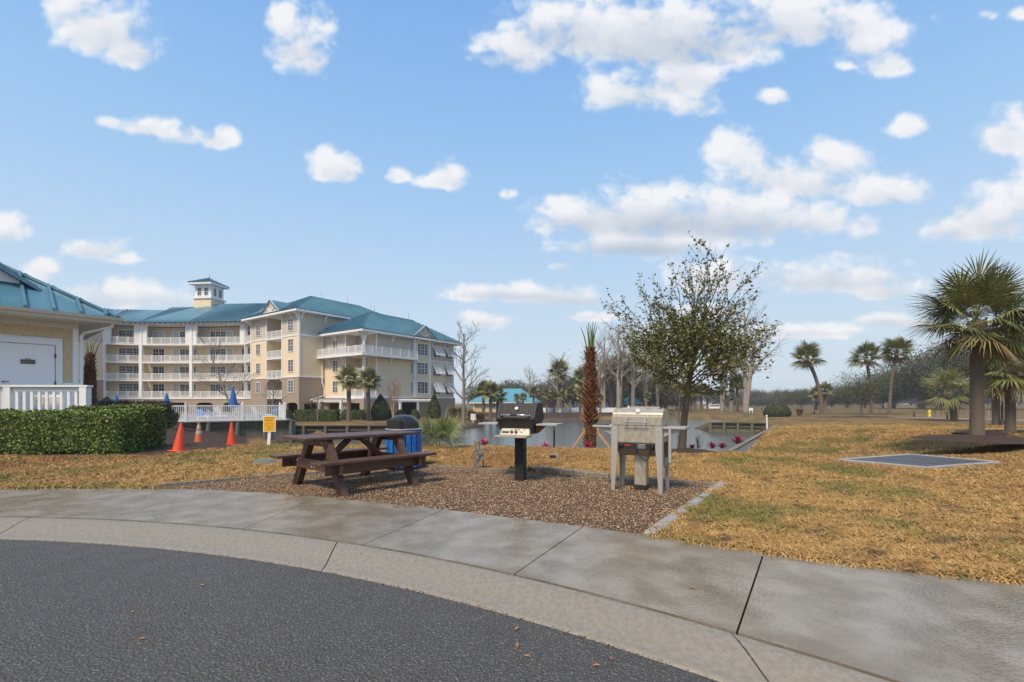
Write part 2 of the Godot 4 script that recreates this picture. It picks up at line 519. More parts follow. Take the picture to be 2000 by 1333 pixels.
func back_edge(x: float) -> float:   # depth of the pavement's far edge
	for i in back_pts.size() - 1:
		if x <= back_pts[i + 1][0]:
			var p0: Array = back_pts[maxi(i - 1, 0)]
			var p1: Array = back_pts[i]
			var p2: Array = back_pts[i + 1]
			var p3: Array = back_pts[mini(i + 2, back_pts.size() - 1)]
			var t: float = (x - p1[0]) / (p2[0] - p1[0])
			var m1: float = (p2[1] - p0[1]) / (p2[0] - p0[0]) * (p2[0] - p1[0])
			var m2: float = (p3[1] - p1[1]) / (p3[0] - p1[0]) * (p2[0] - p1[0])
			var t2 := t * t
			var t3 := t2 * t
			return (2 * t3 - 3 * t2 + 1) * p1[1] + (t3 - 2 * t2 + t) * m1 + (-2 * t3 + 3 * t2) * p2[1] + (t3 - t2) * m2
	return -1.0
func paved(x: float, d: float) -> float:   # positive on the pavement and road: metres inside the far edge
	return back_edge(clampf(x, -29.9, 29.9)) - d
func ground(x: float, d: float) -> float:
	var s := x / maxf(d, 0.5)
	var mid := table([[0, 0.0], [12, 0.0], [16, -0.15], [23, -0.85], [32, -1.0], [60, -1.05], [120, -1.25], [190, -1.7], [420, -2.0]], d)
	var right := table([[0, 0.0], [16, 0.0], [30, -0.3], [45, -0.55], [76, -0.65], [150, -0.8], [420, -1.6]], d)
	var left := table([[0, 0.0], [20, 0.0], [33, -0.22], [46, -0.6], [60, -1.0], [420, -1.2]], d)
	var h := lerpf(mid, right, smoothstep(0.36, 0.72, s))
	h = lerpf(h, left, smoothstep(0.5, 0.72, -s))
	var inside := false
	if d > 8.0 and d < 110.0 and absf(x) < 60.0:
		var p := Vector2(x, d)
		inside = Geometry2D.is_point_in_polygon(p, pond_poly)
		var least := 99.0
		for i in pond.size():
			var q := Geometry2D.get_closest_point_to_segment(p, pond_poly[i], pond_poly[(i + 1) % pond.size()])
			var r := q.distance_to(p)
			least = minf(least, r)
			if not inside: h = minf(h, WATER + 0.03 + r * pond_slope[i])
		if inside: h = WATER - 0.15 - minf(least * 0.6, 1.5)
	return h
func grass_col(x: float, d: float) -> Color:
	var a := n_low.get_noise_2d(x * 1.0, d * 0.7)
	var b := n_mid.get_noise_2d(x, d)
	var f := n_fine.get_noise_2d(x, d)
	var straw := Color(0.52, 0.33, 0.125)
	var rust := Color(0.37, 0.195, 0.078)
	var green := Color(0.185, 0.195, 0.05)
	var c := straw.lerp(rust, clampf(a * 1.5 + b * 0.6 - 0.02, 0.0, 0.9))
	c = c.lerp(Color(0.12, 0.08, 0.05), clampf(f * 2.2 - 0.55, 0.0, 0.75))
	var gn := n_low.get_noise_2d(x + 300.0, d * 1.3 - 80.0) * 1.2 + n_mid.get_noise_2d(x - 90.0, d + 40.0) * 0.9
	var base := -0.36
	if x < -3.0 and d < 20.0: base = 0.0
	if d > 20.0: base = -0.12
	if d > 50.0 and absf(x) < 45.0: base = 0.15
	if d > 80.0: base = 0.2
	return c.lerp(green, clampf((gn + base) * 1.6, 0.0, 0.8))
func is_mulch(x: float, d: float) -> bool:
	var s := x / d
	# along the hedges and up to the timber wall; the bank across the pond; round the palms behind
	var wv := n_mid.get_noise_2d(x * 0.8, d * 0.8) * 0.5
	if d > 10.75 + wv * 0.5 and x < -7.9 + wv and d < 15.5: return true
	if d > 14.2 + wv and d < 36.0 and s < -0.555 + wv * 0.05: return true
	if d > 92.6 and d < 112.0 and s > -0.06 and s < 0.34: return true
	return false
func make_ground() -> void:
	for q: Array in pond: pond_poly.append(Vector2(q[0], q[1]))
	for q: Array in gravel:
		var p := gp(q[0], q[1])
		gravel_poly.append(Vector2(p.x, -p.z))
	var mb := MB.new()
	var na := 560
	var rads := [0.4]
	while rads[-1] < 900.0: rads.append(rads[-1] * 1.032 + 0.01)
	for r: float in rads:
		for j in na:
			var a := TAU * j / na
			var x := sin(a) * r
			var d := cos(a) * r
			var h := ground(x, d)
			var pv := paved(x, d)
			if pv > 0.12: h = -0.35
			else:
				h -= 0.012
				if Geometry2D.is_point_in_polygon(Vector2(x, d), gravel_poly): h = -0.06
			if d > 0.0 and is_mulch(x, d): mb.col = Color(0.115, 0.068, 0.047)
			elif h < -1.75 and d > 20.0 and d < 80.0: mb.col = Color(0.10, 0.08, 0.055)
			else: mb.col = grass_col(x, d)
			mb.vert(Vector3(x, h, -d), Vector3.UP)
	for i in rads.size() - 1:
		for j in na:
			var a := i * na + j
			var b := i * na + (j + 1) % na
			mb.ix.append(a); mb.ix.append(a + na); mb.ix.append(b)
			mb.ix.append(b); mb.ix.append(a + na); mb.ix.append(b + na)
	# normals from the slopes
	for i in rads.size():
		for j in na:
			var k := i * na + j
			var e1 := mb.v[i * na + (j + 1) % na] - mb.v[i * na + (j + na - 1) % na]
			var e2 := mb.v[mini(i + 1, rads.size() - 1) * na + j] - mb.v[maxi(i - 1, 0) * na + j]
			var nn := e1.cross(e2).normalized()
			mb.n[k] = nn if nn.y > 0 else -nn
	setting("lawn", mb, M.lawn)
	var w := MB.new()
	w.quad(Vector3(-30, WATER, -15), Vector3(55, WATER, -15), Vector3(55, WATER, -100), Vector3(-30, WATER, -100))
	setting("pond_water", w, M.water)
	# gravel bed
	var g := MB.new()
	var tri := Geometry2D.triangulate_polygon(gravel_poly)
	for k in range(0, tri.size(), 3):
		var p := []
		for e in 3: p.append(Vector3(gravel_poly[tri[k + e]].x, -0.012, -gravel_poly[tri[k + e]].y))
		g.trio(p[0], p[1], p[2], Vector3.UP)
	setting("gravel_bed", g, M.gravel_base)

const ROAD_C := Vector2(-5.94, -6.71)
const ROAD_R := 11.316
const KERB_C := Vector2(-5.948, -6.18)
const KERB_R := 11.25
func kerb_angle(px: float, py: float) -> float:
	var p := gp(px, py)
	return atan2(-p.z - KERB_C.y, p.x - KERB_C.x)
func make_pavement() -> void:
	var road := MB.new()
	var m := 160
	for i in m:
		var a := TAU * i / m
		var b := TAU * (i + 1) / m
		for k in 6:
			var r0 := (ROAD_R + 0.05) * k / 6.0
			var r1 := (ROAD_R + 0.05) * (k + 1) / 6.0
			var P := func(an: float, r: float) -> Vector3: return Vector3(ROAD_C.x + cos(an) * r, -0.1, -(ROAD_C.y + sin(an) * r))
			road.quado(P.call(a, r0), P.call(b, r0), P.call(b, r1), P.call(a, r1), Vector3.UP)
	setting("road", road, M.asphalt)
	# bed under the joints
	var bed := MB.new()
	var a_l := kerb_angle(-900, 1008)
	for i in 80:
		var a := lerpf(2.6, -0.35, i / 80.0)
		var b := lerpf(2.6, -0.35, (i + 1) / 80.0)
		var P := func(an: float) -> Vector3: return Vector3(KERB_C.x + cos(an) * (KERB_R - 0.1), -0.14, -(KERB_C.y + sin(an) * (KERB_R - 0.1)))
		var Q := func(an: float) -> Vector3: return Vector3(KERB_C.x + cos(an) * (KERB_R + 2.6), -0.14, -(KERB_C.y + sin(an) * (KERB_R + 2.6)))
		bed.quado(P.call(a), P.call(b), Q.call(b), Q.call(a), Vector3.UP)
	setting("pavement_bed", bed, M.joint)
	# the pavement: slabs between joints, each joint from the far edge to the kerb
	var walk := Node3D.new()
	walk.name = "pavement"
	add_child(walk)
	walk.set_meta("kind", "structure")
	var joints := [[-6.6, 2.05], [-8.6, 1.84]]
	joints.clear()
	joints.append([-16.5, 2.42])
	joints.append([-13.0, 2.2])
	joints.append([-10.2, 1.97])
	joints.append([-8.2, 1.78])
	for q: Array in [[145, 956, 0, 1000], [392, 958, 222, 1012], [622, 973, 465, 1036], [868, 994, 710, 1064], [1138, 1029, 1015, 1116], [1497, 1083, 1443, 1231]]:
		joints.append([gp(q[0], q[1]).x, kerb_angle(q[2], q[3])])
	joints.append([3.55, 0.46])
	joints.append([5.6, 0.26])
	joints.append([8.2, 0.05])
	joints.append([11.0, -0.15])
	for k in joints.size() - 1:
		var s := MB.new()
		var ring := []
		var n := 12
		for i in n + 1:
			var t := float(i) / n
			# joint gap of 8 mm; the one true expansion joint (at 1497) is wider
			var gap := 0.0035 if not (k == 8 or k == 9) else 0.0055
			var x: float = lerpf(joints[k][0], joints[k + 1][0], t)
			var a: float = lerpf(joints[k][1], joints[k + 1][1], t)
			if i == 0: x += gap; a -= gap / KERB_R
			if i == n: x -= gap; a += gap / KERB_R
			var bk := Vector3(x, 0, -back_edge(x))
			var fr := Vector3(KERB_C.x + cos(a) * (KERB_R + 0.012), 0, -(KERB_C.y + sin(a) * (KERB_R + 0.012)))
			ring.append([bk, fr])
		var dn := Vector3(0, -0.13, 0)
		for i in n:
			for e in 4:   # across, so that the sheet can sag a little
				var p0: Vector3 = ring[i][0].lerp(ring[i][1], e / 4.0)
				var p1: Vector3 = ring[i][0].lerp(ring[i][1], (e + 1) / 4.0)
				var q0: Vector3 = ring[i + 1][0].lerp(ring[i + 1][1], e / 4.0)
				var q1: Vector3 = ring[i + 1][0].lerp(ring[i + 1][1], (e + 1) / 4.0)
				s.quado(p0, q0, q1, p1, Vector3.UP)
			s.quado(ring[i][0], ring[i + 1][0], ring[i + 1][0] + dn, ring[i][0] + dn, ring[i][0] - ring[i][1])
			s.quado(ring[i][1], ring[i + 1][1], ring[i + 1][1] + dn, ring[i][1] + dn, ring[i][1] - ring[i][0])
		for i: int in [0, n]:
			s.quado(ring[i][0], ring[i][1], ring[i][1] + dn, ring[i][0] + dn, ring[i][0] - ring[6][0])
		part(walk, "slab", s, M.concrete)
	# rolled kerb in segments
	var kerb := Node3D.new()
	kerb.name = "kerb"
	add_child(kerb)
	kerb.set_meta("kind", "structure")
	var ka := [2.55, 2.28, 2.02, kerb_angle(62, 1011), kerb_angle(655, 1060), kerb_angle(1428, 1229), 0.20, -0.08, -0.36]
	var prof := [[0.0, -0.16], [0.0, -0.098], [0.16, -0.094], [0.30, -0.082], [0.46, -0.060], [0.60, -0.036], [0.74, -0.017], [0.86, -0.005], [0.96, -0.001], [1.0, -0.004], [1.0, -0.16]]
	for k in ka.size() - 1:
		var s := MB.new()
		var n := 18
		var P := func(an: float, t: float, y: float) -> Vector3:
			var o := Vector2(KERB_C.x + cos(an) * (KERB_R - 0.008), KERB_C.y + sin(an) * (KERB_R - 0.008))
			var i2 := Vector2(ROAD_C.x + cos(an) * ROAD_R, ROAD_C.y + sin(an) * ROAD_R)
			var q := i2.lerp(o, t)
			return Vector3(q.x, y, -q.y)
		var k0 := 0
		for i in n + 1:
			var a := lerpf(ka[k] - 0.0005, ka[k + 1] + 0.0005, float(i) / n)
			for e in prof.size():
				s.vert(P.call(a, prof[e][0], prof[e][1]), Vector3.UP)
		for i in n:
			for e in prof.size() - 1:
				var a0 := i * prof.size() + e
				var a1 := a0 + prof.size()
				s.ix.append_array([a0, a0 + 1, a1, a1, a0 + 1, a1 + 1])
		for i in n + 1:
			for e in prof.size():
				var a0 := i * prof.size() + e
				var t1 := s.v[i * prof.size() + mini(e + 1, prof.size() - 1)] - s.v[i * prof.size() + maxi(e - 1, 0)]
				var t2 := s.v[mini(i + 1, n) * prof.size() + e] - s.v[maxi(i - 1, 0) * prof.size() + e]
				var nn := t1.cross(t2).normalized()
				s.n[a0] = nn if nn.y >= 0 else -nn
		for i: int in [0, n]:
			for e in prof.size() - 2:
				s.quado(s.v[i * prof.size()], s.v[i * prof.size() + e], s.v[i * prof.size() + e + 1], s.v[i * prof.size() + prof.size() - 1], s.v[i * prof.size()] - s.v[(n / 2) * prof.size()])
		part(kerb, "kerb_segment", s, M.kerb)
	# timber edging of the gravel bed
	var e0 := thing("timber_edging", "weathered timber boards edging the back of the gravel bed", "edging")
	var ep := [[290, 953], [480, 936], [657, 923], [823, 911], [930, 918], [1010, 922]]
	for i in ep.size() - 1:
		var b := MB.new()
		var a0 := gp(ep[i][0], ep[i][1])
		var a1 := gp(ep[i + 1][0], ep[i + 1][1])
		b.bar(a0 + Vector3(0, -0.02, 0), a1 + Vector3(0, -0.02, 0) - (a1 - a0).normalized() * 0.01, 0.12, 0.045, Vector3.UP, 0.006)
		part(e0, "board", b, M.old_wood)
	var e1 := thing("edging_timber", "tilted grey timber lifted out of the ground behind the steel grill", "edging")
	var b1 := MB.new()
	var t0 := gp(1046, 921)
	var t1 := gp(1190, 931)
	b1.bar(t0 + Vector3(0, 0.03, 0), t1 + Vector3(0, -0.02, 0), 0.13, 0.12, Vector3.UP, 0.012)
	part(e1, "timber", b1, M.old_wood)
	var b2 := MB.new()
	b2.bar(t1 + Vector3(0, -0.03, 0), gp(1404, 946) + Vector3(0, -0.03, 0), 0.10, 0.045, Vector3.UP, 0.006)
	part(e1, "board", b2, M.old_wood)
	var e2 := thing("concrete_edging", "wet grey concrete strip edging the right side of the gravel", "edging")
	for k in 4:
		var b := MB.new()
		var a0 := gp(1412, 945).lerp(gp(1268, 1047), k / 4.0)
		var a1 := gp(1412, 945).lerp(gp(1268, 1047), (k + 0.985) / 4.0)
		b.bar(a0 + Vector3(0, -0.03 + rf(-0.01, 0.008), 0), a1 + Vector3(0, -0.03 + rf(-0.01, 0.008), 0), 0.12, 0.13 + rf(-0.01, 0.01), Vector3.UP, 0.02)
		part(e2, "strip", b, M.slab_edge)
	# utility cover in the lawn
	var uc := thing("utility_cover", "flat dark grey utility cover set in concrete frame in lawn", "cover")
	var c4 := [gp(1640, 901), gp(1778, 890.5), gp(1950, 906), gp(1812, 917)]
	var fm := MB.new()
	for i in 4:
		var a: Vector3 = c4[i]
		var b: Vector3 = c4[(i + 1) % 4]
		fm.bar(a, b, 0.09, 0.11, Vector3.UP, 0.01)
	part(uc, "frame", fm, M.slab_edge)
	for i in 3:
		var pl := MB.new()
		var l0: Vector3 = c4[0].lerp(c4[1], i / 3.0 + 0.006)
		var l1: Vector3 = c4[0].lerp(c4[1], (i + 1) / 3.0 - 0.006)
		var r0: Vector3 = c4[3].lerp(c4[2], i / 3.0 + 0.006)
		var r1: Vector3 = c4[3].lerp(c4[2], (i + 1) / 3.0 - 0.006)
		var up := Vector3(0, 0.035, 0)
		pl.hexa([l0, l1, r1, r0, l0 + up, l1 + up, r1 + up, r0 + up])
		part(uc, "plate", pl, M.plate)

func multi(called: String, me: Mesh, xf: Array, cols: Array, label: String, category: String) -> void:
	var mm := MultiMesh.new()
	mm.transform_format = MultiMesh.TRANSFORM_3D
	mm.use_colors = true
	mm.mesh = me
	mm.instance_count = xf.size()
	for i in xf.size():
		mm.set_instance_transform(i, xf[i])
		mm.set_instance_color(i, cols[i])
	var o := MultiMeshInstance3D.new()
	o.name = numbered(called)
	o.multimesh = mm
	add_child(o)
	tag(o, label, category, "", "stuff")
func make_ground_cover() -> void:
	# pebbles
	var pm := MB.new()
	for i in 8:
		var o := Vector3(1 if i & 1 else -1, 1 if i & 2 else -1, 1 if i & 4 else -1)
		var a := Vector3(o.x, 0, 0)
		var b := Vector3(0, o.y * 0.65, 0)
		var c := Vector3(0, 0, o.z * 0.8)
		pm.trio(a, b, c, o)
	var box := Rect2(gravel_poly[0], Vector2.ZERO)
	for q in gravel_poly: box = box.expand(q)
	var xf := []
	var cols := []
	var pal := [Color(0.42, 0.27, 0.14), Color(0.30, 0.185, 0.10), Color(0.50, 0.36, 0.21), Color(0.21, 0.135, 0.085), Color(0.55, 0.43, 0.29), Color(0.14, 0.10, 0.075), Color(0.38, 0.22, 0.10), Color(0.26, 0.20, 0.16)]
	for k in 62000:
		var p := Vector2(rf(box.position.x, box.end.x), rf(box.position.y, box.end.y))
		if not Geometry2D.is_point_in_polygon(p, gravel_poly): continue
		var hum := n_mid.get_noise_2d(p.x * 3.0, p.y * 3.0) * 0.012
		var s := rf(0.005, 0.0108)
		var b := Basis.from_euler(Vector3(rf(-0.6, 0.6), rf(0, TAU), rf(-0.6, 0.6))) * Basis.from_scale(Vector3(s * rf(0.9, 1.5), s, s))
		xf.append(Transform3D(b, Vector3(p.x, -0.008 + maxf(hum, -0.004), -p.y)))
		var c: Color = pal[rng.randi() % pal.size()] * rf(0.75, 1.2)
		cols.append(c)
	multi("gravel", pm.mesh(M.pebble), xf, cols, "loose brown pea gravel spread over the picnic bed", "gravel")
	# grass
	var tm := MB.new()
	for k in 11:
		var a := rf(0, TAU)
		var o := Vector3(cos(a), 0, sin(a)) * rf(0.0, 0.035)
		var lean := Vector3(rf(-1, 1), 0, rf(-1, 1)) * 0.028
		var h := rf(0.018, 0.042)
		var w := Vector3(-sin(a), 0, cos(a)) * 0.0032
		tm.col = Color(1, 1, 1) * rf(0.7, 1.15)
		var mid := o + lean * 0.45 + Vector3(0, h * 0.65, 0)
		tm.quad(o - w, o + w, mid + w * 0.8, mid - w * 0.8)
		tm.tri(mid - w * 0.8, mid + w * 0.8, o + lean * 1.4 + Vector3(0, h, 0))
	xf = []
	cols = []
	var tries := 0
	var cover := PackedVector2Array()
	for q: Array in [[1630, 902], [1776, 889], [1962, 906], [1814, 919]]: cover.append(Vector2(gp(q[0], q[1]).x, -gp(q[0], q[1]).z))
	while xf.size() < 150000 and tries < 600000:
		tries += 1
		var r := 2.6 * pow(17.0, rng.randf())   # 2.6 to 44 m, denser near
		var a := rf(-0.93, 0.93)
		var x := sin(a) * r
		var d := cos(a) * r
		if paved(x, d) > (0.035 if rng.randf() < 0.4 else -0.02) or Geometry2D.is_point_in_polygon(Vector2(x, d), gravel_poly) or is_mulch(x, d): continue
		if Geometry2D.is_point_in_polygon(Vector2(x, d), cover): continue
		var h := ground(x, d)
		if h < -1.6 or (d > 27.0 and x < 8.0): continue
		var s := rf(0.6, 1.35) * (1.0 + r * 0.055) * (1.0 + n_fine.get_noise_2d(x * 2.0, d * 2.0) * 0.6)
		xf.append(Transform3D(Basis(Vector3.UP, rf(0, TAU)) * Basis.from_scale(Vector3(s * 1.2, s * (0.8 if r > 6 else 0.9), s * 1.2)), Vector3(x, h - 0.014, -d)))
		var c := grass_col(x, d) * rf(0.8, 1.3)
		if rng.randf() < 0.05: c = Color(0.14, 0.17, 0.04)
		cols.append(c)
	multi("grass", tm.mesh(M.grass), xf, cols, "short dormant straw coloured grass with green patches", "grass")
	# leaf litter along the pavement's grass edge, and the line of straw in the gutter
	var lm := MB.new()
	lm.trio(Vector3(-1, 0, 0), Vector3(0, 0.12, 0.42), Vector3(1, 0.1, 0), Vector3.UP)
	lm.trio(Vector3(-1, 0, 0), Vector3(0, 0.15, -0.42), Vector3(1, 0.1, 0), Vector3.UP)
	xf = []
	cols = []
	for k in 900:
		var x := rf(1.3, 6.5) if k < 650 else rf(-7, 0.5)
		var d := back_edge(x) + absf(rng.randfn()) * 0.10 - 0.03 if k < 650 else back_edge(x) + absf(rng.randfn()) * 0.5
		var s := rf(0.008, 0.022)
		xf.append(Transform3D(Basis.from_euler(Vector3(rf(-0.5, 0.5), rf(0, TAU), rf(-0.5, 0.5))) * Basis.from_scale(Vector3(s, s, s)), Vector3(x, rf(0.008, 0.03), -d)))
		cols.append(Color(0.33, 0.15, 0.06).lerp(Color(0.16, 0.09, 0.05), rng.randf()))
	for k in 2600:
		var a := rf(0.15, 2.2)
		var rr := ROAD_R - absf(rng.randfn()) * 0.018 + 0.012
		var s := rf(0.003, 0.012)
		xf.append(Transform3D(Basis.from_euler(Vector3(0, rf(0, TAU), 0)) * Basis.from_scale(Vector3(s, s, s * 0.6)), Vector3(ROAD_C.x + cos(a) * rr, -0.0955, -(ROAD_C.y + sin(a) * rr))))
		cols.append(Color(0.10, 0.065, 0.04) * rf(0.5, 1.6))
	multi("leaf_litter", lm.mesh(M.dull_leaf), xf, cols, "scattered brown leaf litter along pavement edge and gutter", "litter")
	# fallen leaves
	for q: Array in [[393, 1145], [257, 1197], [1030, 1284], [1193, 1288], [1165, 1302], [1010, 1230], [706, 1125], [275, 1250], [1352, 1150], [1010, 1262], [700, 1077]]:
		var onroad: bool = q[1] > 1190 or q[0] < 420
		var p := gp(q[0], q[1], -0.095 if onroad else 0.005)
		var lf := MB.new()
		var L := rf(0.018, 0.03)
		lf.col = Color(0.36, 0.17, 0.07) * rf(0.8, 1.2)
		var ang := rf(0, TAU)
		var ax := Vector3(cos(ang), 0.15, sin(ang)) * L
		var sd := Vector3(-sin(ang), 0, cos(ang)) * L * 0.4
		for s: float in [-1.0, 1.0]:
			lf.trio(-ax, sd * s + Vector3(0, 0.006, 0), ax, Vector3.UP)
		var o := put(self, numbered("fallen_leaf"), lf.mesh(M.dull_leaf), p + Vector3(0, 0.004, 0))
		tag(o, "small brown fallen leaf lying on the " + ("wet asphalt" if p.y < -0.05 else "pavement slabs"), "leaf", "fallen leaves on road and pavement")

# ---------------------------------------------------------------- picnic things
func make_table() -> void:
	var t := thing("picnic_table", "wet dark brown picnic table with attached benches on gravel", "picnic table", Vector3(-2.365, -0.01, -7.1), deg_to_rad(48))
	var put_board := func(called: String, a: Vector3, b: Vector3, w: float, th: float, side: Vector3) -> void:
		var mb := MB.new()
		mb.bar(a, b, w, th, side, 0.006)
		part(t, called, mb, M.table)
	var L := 0.93
	for i in 5:   # table top
		var z := (i - 2) * 0.146
		put_board.call("top_plank", Vector3(-L, 0.745, z), Vector3(L, 0.745, z), 0.140, 0.04, Vector3(0, 0, 1))
	for s: float in [-1.0, 1.0]:   # seats, two planks each, with a deep apron underneath
		for k in 2:
			var z := s * (0.575 + k * 0.142)
			put_board.call("seat_plank", Vector3(-L, 0.445, z), Vector3(L, 0.445, z), 0.136, 0.04, Vector3(0, 0, 1))
		put_board.call("seat_apron", Vector3(-0.80, 0.355, s * 0.66), Vector3(0.80, 0.355, s * 0.66), 0.14, 0.04, Vector3.UP)
	for e: float in [-1.0, 1.0]:
		var x := e * 0.565
		for s: float in [-1.0, 1.0]:
			var mb := MB.new()
			var top := Vector3(x, 0.72, s * 0.24)
			var foot := Vector3(x, 0.0, s * 0.70)
			var d := 0.075
			var h := 0.045
			mb.hexa([foot + Vector3(-h, 0, -d), foot + Vector3(h, 0, -d), foot + Vector3(h, 0, d), foot + Vector3(-h, 0, d), top + Vector3(-h, 0, -d), top + Vector3(h, 0, -d), top + Vector3(h, 0, d), top + Vector3(-h, 0, d)])
			part(t, "leg", mb, M.table)
		var xo := x + e * 0.066
		put_board.call("seat_beam", Vector3(xo, 0.355, -0.78), Vector3(xo, 0.355, 0.78), 0.14, 0.04, Vector3.UP)
		put_board.call("top_beam", Vector3(xo, 0.675, -0.35), Vector3(xo, 0.675, 0.35), 0.09, 0.04, Vector3.UP)
		put_board.call("brace", Vector3(x - e * 0.05, 0.33, 0), Vector3(e * 0.10, 0.70, 0), 0.09, 0.04, Vector3.UP)
		for z: float in [-0.62, -0.50, -0.04, 0.04, 0.50, 0.62]:
			var bt := MB.new()
			bt.lathe([Vector2(0.013, 0), Vector2(0.013, 0.004), Vector2(0.006, 0.008), Vector2(0, 0.008)], 8, Vector3(xo + e * 0.02, 0.355 + (0.03 if int(absf(z) * 100) % 4 == 2 else -0.03), z), Basis(Vector3(0, 0, 1), -e * PI / 2))
			part(t, "bolt", bt, M.steel_bright)
		for z: float in [-0.27, 0.27]:
			var bt := MB.new()
			bt.lathe([Vector2(0.013, 0), Vector2(0.013, 0.004), Vector2(0.006, 0.008), Vector2(0, 0.008)], 8, Vector3(xo + e * 0.02, 0.675, z), Basis(Vector3(0, 0, 1), -e * PI / 2))
			part(t, "bolt", bt, M.steel_bright)
	put_board.call("centre_beam", Vector3(0, 0.70, -0.34), Vector3(0, 0.70, 0.34), 0.05, 0.09, Vector3.UP)

func make_bin() -> void:
	var t := thing("trash_bin", "blue slatted trash bin with black dome lid behind picnic table", "trash bin", gp(788, 914), 0.35)
	var liner := MB.new()
	liner.lathe([Vector2(0.0, 0.03), Vector2(0.27, 0.03), Vector2(0.28, 0.70), Vector2(0.25, 0.70)], 24, Vector3.ZERO)
	part(t, "liner", liner, M.black_plastic)
	for k in 18:
		var a := TAU * k / 18
		var b := Basis(Vector3.UP, -a)
		var s := MB.new()
		s.cbox(b * Vector3(0.318, 0.375, 0), Vector3(0.028, 0.70, 0.092), 0.008, b)
		var sl := part(t, "slat", s, M.blue_plastic)
		for y: float in [0.12, 0.62]:
			var bt := MB.new()
			bt.lathe([Vector2(0.009, 0), Vector2(0.006, 0.005), Vector2(0, 0.005)], 6, b * Vector3(0.332, y, 0), b * Basis(Vector3(0, 0, 1), -PI / 2))
			part(sl, "bolt", bt, M.steel_bright)
	for y: float in [0.12, 0.62]:
		var h := MB.new()
		h.lathe([Vector2(0.285, y - 0.02), Vector2(0.303, y - 0.02), Vector2(0.303, y + 0.02), Vector2(0.285, y + 0.02)], 28, Vector3.ZERO)
		part(t, "hoop", h, M.galv)
	var rim := MB.new()
	rim.lathe([Vector2(0.20, 0.715), Vector2(0.335, 0.715), Vector2(0.335, 0.735), Vector2(0.27, 0.745), Vector2(0.20, 0.745)], 28, Vector3.ZERO)
	part(t, "rim", rim, M.galv)
	var dome := MB.new()
	var pr := []
	for i in 13:
		var a := i / 12.0 * PI / 2
		pr.append(Vector2(0.285 * cos(a) ** 0.8, 0.81 + 0.185 * sin(a)))
	pr.push_front(Vector2(0.29, 0.74))
	dome.lathe(pr, 32, Vector3.ZERO)
	var dm := part(t, "dome_lid", dome, M.black_plastic)
	# swing flap on the side towards the gravel
	var fb := Basis(Vector3.UP, -0.75)
	var fl := MB.new()
	fl.cbox(fb * Vector3(0, 0.835, 0.272), Vector3(0.33, 0.165, 0.05), 0.012, fb)
	part(dm, "flap_frame", fl, M.black_plastic)
	var f2 := MB.new()
	f2.cbox(fb * Vector3(0, 0.835, 0.297), Vector3(0.27, 0.115, 0.02), 0.008, fb)
	part(dm, "flap", f2, M.black_iron)

func knob(t: Node3D, p: Vector3, r: float, b: Basis, m: Material) -> void:
	var k := MB.new()
	k.lathe([Vector2(r, 0), Vector2(r, r * 0.5), Vector2(r * 0.75, r * 0.9), Vector2(0, r * 0.9)], 14, p, b)
	k.box(p + b * Vector3(0, r * 1.0, 0), Vector3(r * 0.4, r * 0.6, r * 1.7), b)
	part(t, "knob", k, m)
func dial(t: Node3D, p: Vector3, r: float, b: Basis) -> void:
	var k := MB.new()
	k.lathe([Vector2(r, -0.02), Vector2(r, 0.012), Vector2(r * 0.86, 0.016), Vector2(r * 0.82, 0.010)], 20, p, b)
	var o := part(t, "thermometer", k, M.steel_bright)
	var f := MB.new()
	f.lathe([Vector2(r * 0.84, 0.0105), Vector2(0, 0.0105)], 20, p, b)
	part(o, "dial_face", f, M.dial)
	var h := MB.new()
	h.box(p + b * Vector3(r * 0.15, 0.013, -r * 0.15), Vector3(r * 0.9, 0.002, r * 0.1), b * Basis(Vector3.UP, 0.8))
	part(o, "needle", h, M.black_plastic)
